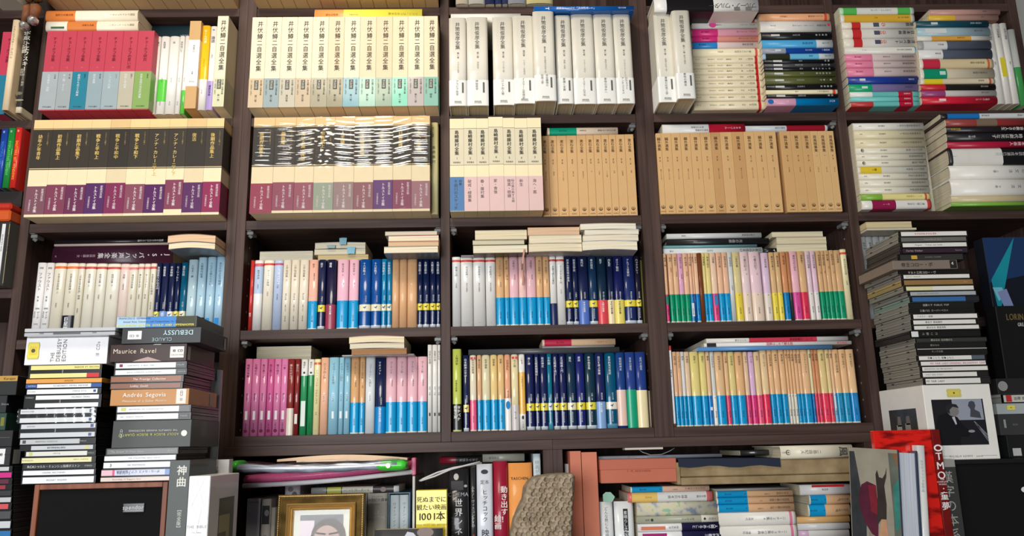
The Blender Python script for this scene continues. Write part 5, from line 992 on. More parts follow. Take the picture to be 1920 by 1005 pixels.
# speaker tops
YL = -0.27
SPZ = un(190, 906, YL)[1]
def debussy(root, pr, a, w, h, d):
    cartouche(pr, a+w*0.10, h*0.52, 0.018, 0.026)
    for k, (t, x, sz) in enumerate([('THE', 0.335, 7.5), ('DEBUSSY', 0.405, 8.2), ('EDITION', 0.475, 8.2)]):
        face_text(pr, t, a+w*x, h*0.10, sz*0.001, (120, 118, 116), rot=1)
    face_text(pr, '18 CDs', a+w*0.88, h*0.25, 0.007, (160, 160, 164), rot=1)
AP = (-0.03, 0.0)
CL = (30, 590, 5.91)
def yb(y): return (y/5.58+740-590)*5.91     # crop B rows expressed in crop A
def xb(x): return (x/5.58+20-30)*5.91
L_ = [(92, 1098, 145, 245, dict(kind='clear', look='empty clear disc case', dy=-0.012, cat='disc case')),
    (105, 1015, 248, 548, dict(kind='box', look='white box with a yellow plaque and rotated lettering', col=(240, 240, 242), extra=debussy)),
    (140, 950, 552, 704, dict(kind='double', look='fat case with pale yellow strips, one red-ended', strip=[[(0.03, 0.97, (234, 224, 140))], [(0.03, 0.80, (236, 226, 146)), (0.80, 0.97, (206, 40, 44))]], txt=[T('PUCCINI: LA BOHÈME', 0.96, 3.4, (90, 84, 30), 'f', 0.8)])),
    (112, 950, 706, 758, dict(kind='box', look='thin orange card sleeve', col=(228, 160, 76), txt=[T('JOCHUM', 0.62, 3.0, (130, 80, 30), 'f')])),
    (112, 950, 758, 814, J('case with blue ends on a white strip', [(0.0, 0.15, (40, 84, 160)), (0.15, 0.86, W_), (0.86, 1.0, (40, 84, 160))], [T('BRAHMS PIANO CONCERTO', 0.82, 3.6, (120, 130, 150), 'f'), T('PHILIPS', 0.13, 3.2, (200, 214, 236), 'f')])),
    (118, 945, 814, 884, J('white-stripped case with a blue ring', [(0.01, 0.95, W_)], [T('Erich Kleiber', 0.8, 3.4, (140, 144, 150), 'f'), T('DECCA', 0.12, 3, (140, 144, 150), 'f')], rects=[(0.895, 0.93, 0.3, 0.7, (60, 90, 150))])),
    (90, 945, 884, yb(137), dict(kind='double', look='fat dark case with white strips starting past a dark end', strip=[(0.15, 0.965, W_)], txt=[T('STEREO', 0.12, 3, (190, 194, 194), 'f', 0.8), T('PIANO SONATAS', 0.85, 3.2, (120, 124, 128), 'f', 0.8)])),
    (xb(78), xb(897), yb(140), yb(294), dict(kind='double', look='fat case in crinkled film with twin white strips', strip=[(0.03, 0.965, W_)], wrapped=True, txt=[T('BEETHOVEN', 0.2, 3, (130, 134, 140), 'f', 0.8)], rects=[(0.91, 0.95, 0.68, 0.9, (90, 110, 150)), (0.91, 0.95, 0.1, 0.3, (90, 110, 150))])),
    (xb(92), xb(897), yb(296), yb(452), dict(kind='double', look='fat case with twin pale strips and blue rings', strip=[(0.02, 0.985, LG)], txt=[T('MAHLER', 0.2, 3, (130, 134, 140), 'f', 0.8)], rects=[(0.92, 0.96, 0.68, 0.9, (90, 110, 150)), (0.90, 0.94, 0.1, 0.3, (90, 110, 150))])),
    (xb(95), xb(890), yb(453), yb(522), J('case with grey strip and black tail', [(0.01, 0.79, (190, 192, 194))], [T('ACCARDO PAGANINI', 0.5, 3, (120, 122, 124), 'f'), T('STEREO', 0.88, 3, (180, 180, 180), 'f')], rects=[(0.04, 0.085, 0.25, 0.75, (80, 80, 84))])),
    (xb(98), xb(890), yb(523), yb(582), J('case with pale strip and yellow badge', [(0.15, 0.965, (198, 202, 206))], [T('FURTWÄNGLER', 0.6, 3.4, (60, 64, 70), 'f', bold=True)], rects=[(0.86, 0.91, 0.2, 0.8, (214, 210, 140))])),
    (xb(150), xb(890), yb(583), yb(646), J('case set back with yellow badge at the start', [(0.02, 0.88, (222, 222, 214))], [T('Karajan', 0.5, 3, (140, 140, 136), 'f'), T('STEREO', 0.98, 3, (180, 180, 180), 'f')], rects=[(0.06, 0.11, 0.2, 0.8, (206, 204, 130))])),
    (xb(112), xb(890), yb(647), yb(716), J('case with a pale yellow strip', [(0.01, 0.945, (232, 228, 176))], [T('Schubert Lieder', 0.9, 3, (150, 146, 100), 'f'), T('HYPERION', 0.16, 3, (150, 146, 100), 'f')])),
    (xb(125), xb(890), yb(717), yb(778), J('black-stripped case lettered in white', [(0.03, 0.96, (30, 32, 34))], [T('RCA', 0.07, 4.6, (214, 214, 214), 'n', bold=True), T('シャルル・ミュンシュ指揮ボストン', 0.16, 4.2, (214, 214, 214)), T('STEREO', 0.85, 3, (200, 200, 200))])),
    (xb(118), xb(890), yb(779), yb(846), J('white-stripped case under the black one', [(0.02, 0.975, W_)], [T('CHOPIN: NOCTURNES', 0.28, 3, (140, 144, 146))])),
    (xb(112), xb(890), yb(846), yb(936), J('lowest white-stripped case', [(0.02, 0.975, W_)], [T('MOZART: REQUIEM', 0.34, 3, (130, 134, 136))]))]
R = disc_pile(CL, L_, YL, SPZ+0.0002, 'plaque-box pile', 'disc pile with the white plaque box')
for o in list(COL.objects):
    if o.get('label', '').startswith('fat case in crinkled film'):
        w = R[7][1]-R[7][0]; h = R[7][3]-R[7][2]; V, F = [], []
        for j in range(13):
            for i in range(41):
                V.append((-w/2+w*i/40, -0.0022-0.0003*math.sin(i*1.7+j*0.9)*math.sin(j*0.8+i*0.37), h*j/12))
        for j in range(12):
            for i in range(40): F.append((j*41+i, j*41+i+1, j*41+i+42, j*41+i+41))
        obj('plastic_wrap', V, F, WRAP, parent=o, smooth=True)
CRr = (190, 580, 5.58)
def yd(y): return y+(740-580)*5.58
def qobox(root, pr, a, w, h, d):
    P = ellipse(a+w*0.915, h*0.5, 0.0045, 0.0045); pr.add((236, 236, 232), [(x, -0.0008, z) for x, z in P], [tuple(range(len(P)))])
    face_text(pr, '16CD', a+w*0.115, h*0.35, 0.0055, (206, 210, 206), rot=1)
def ravel(root, pr, a, w, h, d):
    P = [(a+w*0.30, h*0.02), (a+w*0.68, h*0.02), (a+w*0.60, h*0.14), (a+w*0.50, h*0.27), (a+w*0.40, h*0.16)]; pr.add((186, 160, 156), [(x, -0.0004, z) for x, z in P], [tuple(range(5))])
    pr.add((226, 220, 214), [(a+w*.55, -.0004, h*.955), (a+w*.66, -.0004, h*.955), (a+w*.66, -.0004, h*.99), (a+w*.58, -.0004, h*.99)], [(0, 1, 2, 3)])
    sidelabel(root, pr, a, w, h, d, (196, 192, 186), 0.03, 0.12)
def sidelabel(root, pr, a, w, h, d, c, u0, u1):
    x = a+w+0.0004; pr.add(c, [(x, d*u0, h*0.1), (x, d*u1, h*0.1), (x, d*u1, h*0.85), (x, d*u0, h*0.85)], [(0, 1, 2, 3)])
DKG = (62, 66, 64)
R_ = [(165, 1000, 72, 182, dict(kind='box', look='box printed blue and black with yellow capitals', col=(66, 68, 58), dy=-0.004, rects=[(0.0, 0.36, 0.02, 0.98, (176, 206, 226)), (0.36, 0.74, 0.02, 0.98, (76, 140, 210)), (0.74, 0.98, 0.02, 0.98, (74, 76, 62))], txt=[T('FRANCESCO GEMINIANI', 0.02, 4.0, (60, 90, 150), 'n', 0.85), T('Annual Rose Concerto and Compositions for Piano', 0.08, 3.6, (50, 80, 150), 'n', 0.55), T('RECORDING BARTÓK GOULD AND OPPENHOFER', 0.01, 4.6, (236, 230, 110), 'n', 0.22, True)])),
    (215, 1042, 190, 358, dict(kind='box', look='black box with upside-down serif lettering', col=(48, 50, 53), dy=-0.004, rects=[(0.075, 0.25, 0.28, 0.82, (232, 232, 232))], txt=[T('DEBUSSY', 0.905, 10.5, (186, 216, 226), 'f', 0.66, True), T('CLAUDE', 0.64, 7.4, (170, 196, 204), 'f', 0.24), T('10 CD', 0.22, 5, (120, 120, 120), 'f', 0.5)], extra=lambda r, p, a, w, h, d: sidelabel(r, p, a, w, h, d, (150, 150, 148), 0.86, 0.93))),
    (92, 892, 362, 546, dict(kind='box', look='brown box with white italic-style lettering', col=(56, 34, 29), rects=[(0.785, 0.965, 0.2, 0.84, (236, 234, 230))], txt=[T('Maurice Ravel', 0.04, 10.0, (232, 216, 196), 'n', 0.62), T('10 CD', 0.815, 5.4, (90, 84, 80), 'n', 0.6, True), T('COLLECTION', 0.80, 2.8, (150, 146, 140), 'n', 0.36)], extra=ravel)),
    (140, 893, 548, 622, J('white-stripped case with a red stamp', [(0.02, 0.85, W_), (0.85, 0.985, (60, 62, 64))], [T('HOROWITZ: A BRIEF TIME', 0.18, 3, (140, 144, 146)), T('PHILIPS', 0.87, 3, (200, 204, 206))], rects=[(0.07, 0.115, 0.3, 0.72, (150, 60, 100))])),
    (135, 893, 622, 690, J('white-stripped case over the brown pair', [(0.02, 0.85, W_), (0.85, 0.985, (54, 56, 58))], [T('BACH COMPLETE GUITAR WORKS', 0.18, 3, (150, 152, 154)), T('DENON', 0.88, 3, (190, 194, 196))])),
    (98, 860, 690, 765, J('upper brown-stripped case', [(0.01, 0.97, (150, 96, 66))], [T('The Prestige Collection', 0.31, 4.4, (240, 226, 214), 'n', 0.5, True)])),
    (95, 850, 765, 832, J('lower brown-stripped case', [(0.01, 0.97, (138, 92, 70))], [T('Lobby Gould', 0.28, 4.4, (236, 220, 210), 'n', 0.5, True)])),
    (95, 915, 833, yd(108), dict(kind='box', look='caramel brown box with bold white lettering', col=(196, 140, 82), rects=[(0.84, 0.965, 0.06, 0.97, (236, 232, 226))], txt=[T('Andrés Segovia', 0.16, 9.0, (240, 232, 222), 'n', 0.66, True), T('Milestones of a Guitar Maestro', 0.16, 4.4, (238, 222, 204), 'n', 0.28, True)], extra=lambda r, p, a, w, h, d: (face_text(p, '10 CD', a+w*0.905, h*0.2, 0.0055, (120, 116, 110), rot=1), sidelabel(r, p, a, w, h, d, (170, 160, 150), 0.72, 0.82)))),
    (160, 937, yd(110), yd(188), J('white-stripped case with a yellow badge', [(0.015, 0.84, W_), (0.84, 0.985, (96, 100, 102))], [T('BEETHOVEN: DIE KLAVIERSONATEN', 0.17, 2.8, (150, 152, 150))], rects=[(0.06, 0.13, 0.3, 0.75, (210, 214, 130))])),
    (155, 937, yd(188), yd(266), J('white-stripped case on the dark green-grey box', [(0.015, 0.83, W_), (0.83, 0.97, (60, 62, 62))], [T('BBC  MURRAY PERAHIA', 0.06, 2.8, (160, 162, 162)), T('PHILIPS', 0.86, 3, (190, 194, 196))])),
    (115, 937, yd(266), yd(552), dict(kind='box', look='thick dark green-grey box with upside-down lettering', col=(66, 70, 66), txt=[T('ADOLF BUSCH & BUSCH QUARTET', 0.85, 5.0, (206, 206, 120), 'f', 0.47), T('THE COMPLETE WARNER RECORDINGS', 0.83, 3.6, (214, 216, 212), 'f', 0.62)], extra=qobox)),
    (50, 805, yd(555), yd(628), J('grey-stripped case with a clear hinge', [(0.02, 0.99, (116, 118, 118))], [T('The Gospel 101 Piano Album', 0.07, 3.6, (196, 198, 198)), T('Berliner', 0.86, 3, (190, 192, 192))], body=(120, 122, 122))),
    (35, 785, yd(628), yd(694), J('white-stripped case over the numbered one', [(0.0, 0.99, W_)], [T('THE COLLECTED SOLO CELLO', 0.33, 3, (140, 144, 146))])),
    (25, 785, yd(694), yd(772), J('white-stripped case with a numeral three', [(0.0, 0.99, W_)], [T('3', 0.085, 6, (90, 90, 90), 'n', 0.5, True), T('DIE WINTERREISE', 0.33, 3, (130, 134, 136))])),
    (3, 765, yd(772), yd(852), J('case with a pink and pale blue paper spine', [(0.0, 0.15, (236, 190, 200)), (0.15, 0.18, (220, 80, 130)), (0.18, 0.87, (206, 212, 236)), (0.87, 0.95, (120, 150, 206)), (0.95, 1, (210, 220, 240))], [T('ポール・ルイス ピアノ協奏曲集', 0.8, 4.4, (60, 60, 80), 'f', 0.6), T('モーツァルト', 0.4, 3.4, (90, 90, 110), 'f', 0.35)])),
    (-5, 765, yd(852), yd(906), J('lowest case with a cream-pink strip', [(0.0, 1.0, (226, 208, 198))], [T('Recordings of Ruggiero Ricci', 0.16, 3, (150, 130, 120))]))]
disc_pile(CRr, R_, YL, un(250, 903, YL)[1], 'caramel-box pile', 'disc pile with the caramel box')
# grey album standing behind that pile
X0, Z1 = un(402, 690, -0.13); X1, _ = un(412, 690, -0.13)
book(LB('', [(1, (150, 154, 154))], [], kind='paper'), 0.011, 0.16, 0.012, (X0, -0.13, un(405, 840, -0.13)[1]-0.03), (0, 0, 0), 'thin grey upright case behind the caramel box pile', 'disc case', None, 'slim_case')
# ---- loudspeakers and what carries them
BENCH = 0.90
def bench(x0, x1, label):
    r = thing('low_bench', label, 'bench', ((x0+x1)/2, -0.25, 0)); w = (x1-x0)/2
    box('bench_top', -w, w, -0.24, 0.22, BENCH-0.03, BENCH-0.0002, WOOD_H, r, 0.002)
    for sx in (-1, 1):
        for sy in (-0.21, 0.19): box('leg', sx*(w-0.04)-0.02, sx*(w-0.04)+0.02, sy-0.02, sy+0.02, 0.0, BENCH-0.0301, WOOD_V, r, 0.001)
bench(-1.15, -0.02, 'dark bench under the wood-edged loudspeaker and gilt frame')
bench(0.0, 1.25, 'dark bench under the black loudspeaker and red album')
CAB = grain('cherry_veneer', (112, 62, 44), (150, 92, 66), (60, 60, 4), 0.4)
GRL = M((11, 11, 11), 0.95, 0, 0.3, 0, 900)
def speaker(x0, x1, ztop, Y, cab, label, badge):
    r = thing('loudspeaker', label, 'loudspeaker', ((x0+x1)/2, Y, BENCH)); w = (x1-x0)/2; h = ztop-BENCH; t = 0.0075
    V, F = box_vf(-w, -w+t, 0, 0.17, 0, h); box_vf(w-t, w, 0, 0.17, 0, h, 0, V, F)
    box('cabinet', -w, w, 0.012, 0.157, 0, h, cab, r, 0.001)
    for nm, a in (('front_trim', (-w, -w+t, -0.002, 0.012, 0, h)), ('front_trim', (w-t, w, -0.002, 0.012, 0, h)), ('front_trim', (-w+t, w-t, -0.002, 0.012, h-t, h)), ('front_trim', (-w+t, w-t, -0.002, 0.012, 0, t))): box(nm, *a, cab, r, 0.0008)
    box('grille', -w+t, w-t, 0.0015, 0.012, t, h-t, GRL, r, 0.002)
    badge(r, w, h)
    return r
def badge_l(r, w, h):
    cx, cz = un(251, 952, YL); cx -= r.location.x; cz -= BENCH
    b = box('badge', cx-0.0155, cx+0.0155, -0.0012, 0.003, cz-0.0065, cz+0.0065, M((50, 52, 54), 0.35, 0.3), r, 0.0006)
    pr = Print(); face_text(pr, 'spendor', cx, cz+0.0008, 0.0085, (206, 208, 208), -0.0014, False, False, True)
    pr.add((190, 192, 192), [(cx-0.013, -0.0014, cz-0.0044), (cx+0.013, -0.0014, cz-0.0044), (cx+0.013, -0.0014, cz-0.0038), (cx-0.013, -0.0014, cz-0.0038)], [(0, 1, 2, 3)])
    pr.build(b)
speaker(un(66, 912, YL)[0], un(316, 905, YL)[0], SPZ, YL, CAB, 'wood-edged loudspeaker with a black cloth grille under two disc piles', badge_l)
YR = -0.16
RZ = un(1800, 862, YR)[1]
def badge_r(r, w, h):
    cx, cz = un(1922, 918, YR); cx -= r.location.x; cz -= BENCH
    pr = Print(); P = ellipse(cx, cz, 0.006, 0.0045); pr.add((226, 230, 232), [(a, 0.0008, b) for a, b in P], [tuple(range(len(P)))])
    face_text(pr, 'spendor', cx, cz, 0.008, (226, 230, 232), 0.0007, False, False, False); pr.build(r, 'badge')
speaker(un(1715, 900, YR)[0], un(1990, 900, YR)[0], RZ, YR, M((26, 25, 25), 0.5), 'all-black loudspeaker under the white photo box', badge_r)
# ---- pile on the right loudspeaker
CG, SH = (1590, 400, 6.28), (1600, 560, 5.585)
def g(x0, x1, y0, y1): return (CG[0]+x0/CG[2], CG[0]+x1/CG[2], CG[1]+y0/CG[2], CG[1]+y1/CG[2])
def hh(x0, x1, y0, y1): return (SH[0]+x0/SH[2], SH[0]+x1/SH[2], SH[1]+y0/SH[2], SH[1]+y1/SH[2])
WS = (232, 230, 222)
def K(look, strip, txt=(), **k): return J(look, strip, txt, body=k.pop('body', BODY_G), notches=True, **k)
RI = [g(605, 1410, 205, 272)+(K('case with red lettering on white', [(0.02, 0.98, WS)], [T('ROSENKAVALIER', 0.22, 4.6, (206, 80, 76), 'n', 0.5, True)]),),
    g(605, 1405, 272, 338)+(K('grey-stripped case', [(0.02, 0.98, (110, 108, 102))], [T('Fauré/Ravel Bolt', 0.36, 4, (170, 168, 160))]),),
    g(625, 1410, 338, 402)+(K('black-sided case with slim white strip', [(0.02, 0.98, (230, 228, 219))], [T('Wagner   Tristan und Isolde', 0.2, 3.6, (80, 76, 66))], body=(52, 50, 50)),),
    g(625, 1420, 402, 470)+(K('case with a dark purple strip', [(0.02, 0.98, (58, 40, 52))], [T('Carlos Kleiber', 0.07, 4.4, (190, 180, 180)), T('Deutsche', 0.8, 2.8, (170, 160, 160))], body=(44, 42, 46)),),
    g(595, 1365, 472, 548)+(K('charcoal case with a yellow slash', [(0.02, 0.98, (58, 56, 54))], [T('JACQUES LOUSSIER', 0.4, 3, (150, 146, 140))], rects=[(0.19, 0.28, 0.25, 0.75, (206, 170, 60))], body=(56, 54, 52)),),
    g(530, 1290, 550, 662)+(dict(kind='box', look='grey-brown box with a white four', col=(130, 118, 106), txt=[T('帝王コロー・ボ', 0.12, 8.0, (56, 50, 46), 'n', 0.5, True), T('4', 0.90, 8, (220, 218, 210), 'n', 0.6, True)], rects=[(0.88, 0.985, 0.05, 0.95, (40, 36, 34))], dy=-0.006),),
    g(600, 1430, 664, 712)+(K('black-stripped case with ghostly lettering', [(0.0, 1.0, (34, 28, 26))], [T('ケルト三月コロー・ヴ', 0.12, 5.0, (206, 200, 186), 'n', 0.35, True)]),),
    g(635, 1440, 712, 772)+(K('white-stripped case over the brown one', [(0.02, 0.985, (230, 228, 219))], [T('GUSTAV MAHLER', 0.05, 3, (110, 106, 98))]),),
    g(640, 1480, 772, 848)+(K('case with a brown strip', [(0.02, 0.985, (150, 116, 72))], [T('Bach', 0.86, 3, (200, 180, 140))], body=(150, 132, 84)),),
    g(665, 1490, 848, 912)+(K('case with half-yellow white strip', [(0.02, 0.40, (226, 220, 170)), (0.40, 0.985, (230, 228, 219))], []),),
    g(715, 1515, 912, 980)+(K('pale grey-stripped case over the blue one', [(0.02, 0.985, (170, 174, 176))], [T('ALBAN BERG QUARTETT', 0.12, 3, (110, 116, 120))]),),
    hh(600, 1315, -30, 32)+(K('case with a bright blue strip', [(0.02, 0.80, (60, 106, 160)), (0.80, 1, (40, 42, 46))], [], body=(116, 136, 128)),),
    hh(588, 1262, 36, 94)+(K('black case lettered in grey, over another', [(0.0, 1.0, (34, 33, 32))], [T('遠藤ミチ PUBLIC POP', 0.2, 4.4, (190, 186, 176))]),),
    hh(590, 1270, 94, 150)+(K('black case lettered in kana', [(0.0, 1.0, (32, 31, 30))], [T('三善バロ スーパーベスト', 0.15, 4.4, (190, 186, 176))]),),
    hh(612, 1315, 152, 212)+(K('white-stripped case, upper of three', [(0.02, 0.97, WS)], [T('アボガド・遠藤', 0.07, 4, (90, 86, 80))]),),
    hh(612, 1300, 214, 270)+(K('white-stripped case, middle of three', [(0.02, 0.97, (230, 228, 219))], [T('藤圭子 動画最終', 0.2, 4, (70, 66, 62))]),),
    hh(620, 1335, 272, 324)+(K('white-stripped case, lowest of three', [(0.02, 0.97, (230, 228, 219))], [T('都はるみ 繁盛演歌', 0.2, 4, (80, 76, 70))]),),
    hh(605, 1330, 326, 402)+(K('black case with a white square', [(0.0, 0.10, (226, 226, 222)), (0.10, 1.0, (30, 29, 28))], [T('ユ 雪 こ コ', 0.15, 5, (170, 166, 158))], body=(40, 38, 36)),),
    hh(660, 1395, 404, 454)+(K('dark-stripped case under the square', [(0.0, 1.0, (58, 57, 52))], [T('都はるみ 北の宿から', 0.2, 4, (190, 188, 176))]),),
    hh(655, 1385, 456, 510)+(K('black case over the white-edged one', [(0.0, 1.0, (34, 33, 31))], [T('都はるみ', 0.2, 4, (150, 148, 140))]),),
    hh(670, 1400, 512, 586)+(K('black case with a thin white top edge', [(0.0, 1.0, (34, 33, 31))], [T('キングの歌', 0.2, 4, (150, 148, 140))], rects=[(0.0, 1.0, 0.82, 0.9, (214, 212, 206))]),),
    hh(670, 1395, 588, 644)+(K('white-stripped case with slate tail', [(0.02, 0.78, (230, 228, 219)), (0.78, 0.97, (92, 98, 108))], [T('幸●ことり 春●ふもと', 0.14, 4.4, (70, 70, 66))]),),
    hh(690, 1395, 646, 700)+(K('white-stripped case with raspberry lettering', [(0.02, 0.985, WS)], [T('MY FAIR LADY-ORIGINAL BROADWAY CAST', 0.16, 4.2, (206, 70, 110), 'n', 0.5, True)]),),
    hh(705, 1415, 702, 758)+(K('pale-stripped case, first under raspberry lettering', [(0.02, 0.985, (230, 228, 219))], [T('BERNSTEIN ON BROADWAY', 0.05, 3.4, (100, 98, 92))]),),
    hh(710, 1420, 760, 820)+(K('pale-stripped case with black tail', [(0.02, 0.82, (230, 228, 219)), (0.82, 0.985, (40, 38, 36))], [T('WEST SIDE STORY', 0.06, 3.2, (110, 108, 100))]),),
    hh(740, 1440, 822, 882)+(K('white-stripped case resting on the photo box', [(0.02, 0.84, (230, 228, 219)), (0.84, 0.985, (46, 44, 42))], [T('MY FAIR LADY', 0.03, 4.2, (70, 68, 62), 'n', 0.5, True)]),)]
# the white photo box below them
bx0, bz1 = un(1738, 722, YR); bx1, _ = un(1874, 722, YR)
bx0b = un(1738, 790, YR)[0]; bx1b = un(1866, 790, YR)[0]
r = thing('disc_box_set', 'white box with two monochrome photographs under the right disc pile', 'box set', ((bx0b+bx1b)/2, YR, RZ+0.0001)); w = (bx1b-bx0b); h = bz1-RZ
box('carton', -w/2, w/2, 0, 0.155, 0, h, M((238, 235, 226), 0.4, 0.2), r, 0.001)
Y0 = -0.0004
def quad(nm, x0, x1, z0, z1, y, c, par): return obj(nm, [(x0, y, z0), (x1, y, z0), (x1, y, z1), (x0, y, z1)], [(0, 1, 2, 3)], M(c, 0.4, 0.2), parent=par)
ph = quad('photograph', -w*0.40, w*0.36, h*0.19, h*0.80, Y0, (34, 34, 38), r)
quad('pale_window', -w*0.10, w*0.34, h*0.52, h*0.80, Y0-0.0001, (150, 156, 168), ph)
poly('figure_bust', [(w*.14, h*.56), (w*.16, h*.66), (w*.13, h*.71), (w*.15, h*.76), (w*.19, h*.775), (w*.23, h*.76), (w*.24, h*.71), (w*.22, h*.66), (w*.29, h*.62), (w*.30, h*.54)], Y0-0.0002, M((70, 72, 80), 0.5), ph)
poly('figure_coat', [(-w*.40, h*.19), (-w*.38, h*.45), (-w*.33, h*.58), (-w*.2, h*.62), (-w*.05, h*.56), (w*.02, h*.45), (w*.12, h*.36), (w*.08, h*.30), (-w*.04, h*.3), (-w*.05, h*.19)], Y0-0.0003, M((20, 20, 24), 0.5), ph)
poly('figure_head', ellipse(-w*.10, h*.645, w*.085, h*.075, 16), Y0-0.0004, M((126, 122, 122), 0.5), ph)
poly('figure_hair', [(-w*.20, h*.64), (-w*.20, h*.71), (-w*.13, h*.745), (-w*.04, h*.73), (-w*.01, h*.68), (-w*.05, h*.69), (-w*.10, h*.70), (-w*.15, h*.66), (-w*.15, h*.60)], Y0-0.0005, M((40, 38, 40), 0.5), ph)
poly('shirt_front', [(-w*.13, h*.56), (-w*.09, h*.46), (-w*.07, h*.47), (-w*.09, h*.57)], Y0-0.0005, M((190, 190, 194), 0.5), ph)
poly('hand', ellipse(w*.13, h*.37, w*.05, h*.018, 10), Y0-0.0005, M((150, 148, 150), 0.5), ph)
for k in range(3): poly('piano_lid', [(w*(.18+.02*k), h*(.50-.03*k)), (w*(.20+.02*k), h*(.50-.03*k)), (w*.36, h*(.32-.04*k)), (w*.36, h*(.30-.04*k))], Y0-0.0002, M((128, 132, 140), 0.5), ph)
pr = Print(); cartouche(pr, -w*0.05, h*0.885, 0.026, 0.014, -0.0005, (206, 196, 120)); face_text(pr, 'WILHELM KEMPFF · piano', 0, h*0.045, 0.0045, (110, 106, 98), -0.0005, False, False, True)
for sx in (-1, 1): pr.add((150, 146, 138), [(sx*w*.22, -.0005, h*.045), (sx*w*.45, -.0005, h*.045), (sx*w*.45, -.0005, h*.05), (sx*w*.22, -.0005, h*.05)], [(0, 1, 2, 3)])
pr.build(r)
ph2 = obj('photograph', [(-w/2-0.0004, 0.03, h*0.1), (-w/2-0.0004, 0.03, h*0.70), (-w/2-0.0004, 0.125, h*0.70), (-w/2-0.0004, 0.125, h*0.1)], [(0, 1, 2, 3)], M((62, 60, 56), 0.4, 0.2, 0.5, 0, 60), parent=r)
for (y0, y1, z0, z1, c) in ((0.05, 0.075, .15, .50, (150, 148, 142)), (0.052, 0.068, .48, .60, (110, 106, 100)), (0.08, 0.105, .12, .48, (176, 174, 168)), (0.083, 0.098, .46, .60, (120, 114, 108))):
    obj('figure', [(-w/2-0.0007, y0, h*z0), (-w/2-0.0007, y0+(y1-y0)*.15, h*z1), (-w/2-0.0007, y0+(y1-y0)*.85, h*z1), (-w/2-0.0007, y1, h*z0)], [(0, 1, 2, 3)], M(c, 0.5), parent=ph2)
disc_pile((0, 0, 1), RI, YR, bz1+0.0003, 'photo-box pile', 'disc pile on the photo box', 0.132)
# ---------------------------------------------------------------- left bookcase bay beyond the red boxes
CA = (0, 0, 4.18)
row(CA, [(-60, 32)], (890, 890), (250, 250), [dict(look='red slipcase with a teal band by the album', name='slipcased_book', kind='case', segs=[(1, (190, 60, 84))], depth=0.16, obi=[(0.0, 0.47, (40, 120, 146))], txt=[('チェーホフ全集', 0.92, 7.6, (112, 22, 40), 0.7)])], -0.03, ZB[1], 'at the shelf end', None)
row(CA, [(5, 62)], (868, 868), (155, 155), [dict(look='cream album with a plain narrow spine', name='hardback_book', kind='hard', segs=[(1, (232, 208, 172))], depth=0.12, txt=[('ドストエフスキー・アルバム', 0.93, 5.4, (110, 84, 60), 0.5)], paper=(206, 196, 170))], -0.05, ZB[1], 'beside the black picture book', None)
def dosto(root, pr): pass
row(CA, [(112, 245)], (888, 888), (140, 140), [dict(look='black book with white lettering and pale drawing', name='hardback_book', kind='hard', segs=[(0.06, (206, 196, 170)), (1, (44, 42, 38))], depth=0.13, bulge=0.001,
    txt=[('ドストエフスキー', 0.86, 11, (226, 218, 200), 0.72, 'v', True), ('写真と記録', 0.85, 9.5, (206, 198, 182), 0.36, 'v', True), ('中村健之介編訳', 0.46, 5.4, (190, 182, 166), 0.68), ('論創社', 0.46, 5.4, (190, 182, 166), 0.36)], marks=[('disc', 0.35, 0.2, 14, (110, 104, 84), 0.5), ('disc', 0.55, 0.13, 16, (150, 142, 116), 0.25)])], -0.036, ZB[1], 'by the upright', None)
X, Z = un(30, 10, -0.06)
book(dict(look='', kind='case', segs=[(1, (200, 192, 176))], rough=0.6), 0.05, 0.12, 0.15, (-0.99, -0.05, ZB[0]+0.0002), (0, 0, 0), 'pale carton overhanging the shelf above the cream album', 'box', None, 'carton_box')
# hanging puppet legs
pz = un(58, 52, -0.06)[1]
r = thing('string_puppet', 'brown wooden puppet with silver shoes dangling over the black book', 'puppet', (un(60, 0, -0.06)[0], -0.062, ZB[0]+0.02))
def loc(px, py, Y=-0.062): x, z = un(px, py, Y); return (x-r.location.x, Y-r.location.y, z-r.location.z)
LEGM = grain('carved_wood', (96, 56, 36), (150, 96, 62), (60, 60, 30), 0.5)
for (P, R_2) in (([(58, -60), (56, -20), (54, 0), (52, 14), (49, 28), (46, 40)], [.009, .008, .0075, .0085, .0075, .0065]), ([(72, -60), (71, -20), (70, 0), (68, 12), (65, 24), (63, 33)], [.010, .010, .0095, .0105, .009, .0075])):
    V, F = tube_vf([loc(*p) for p in P], 0.008, 10, radii=R_2); fixn(obj('leg', V, F, LEGM, parent=r, smooth=True))
for (cx, cy, sx, sz) in ((46, 49, .0085, .0085), (62, 39, .0095, .0085)):
    c = loc(cx, cy, -0.068); bm = bmesh.new(); bmesh.ops.create_icosphere(bm, subdivisions=3, radius=1)
    for v in bm.verts: v.co = Vector((c[0]+v.co.x*sx*(1+.1*math.sin(9*v.co.z)), c[1]+v.co.y*0.012, c[2]+v.co.z*sz*(1+.12*math.sin(7*v.co.x+2))))
    me = bpy.data.meshes.new('shoe'); bm.to_mesh(me); bm.free(); me.materials.append(M((196, 194, 188), 0.25, 0.3, 0.3, 0.7, 200)); o = bpy.data.objects.new('shoe', me); COL.objects.link(o); o.parent = r
V, F = tube_vf([loc(65, -62), loc(65, -90), loc(65, -130)], 0.02, 12, radii=[.018, .024, .014]); fixn(obj('body', V, F, LEGM, parent=r, smooth=True))
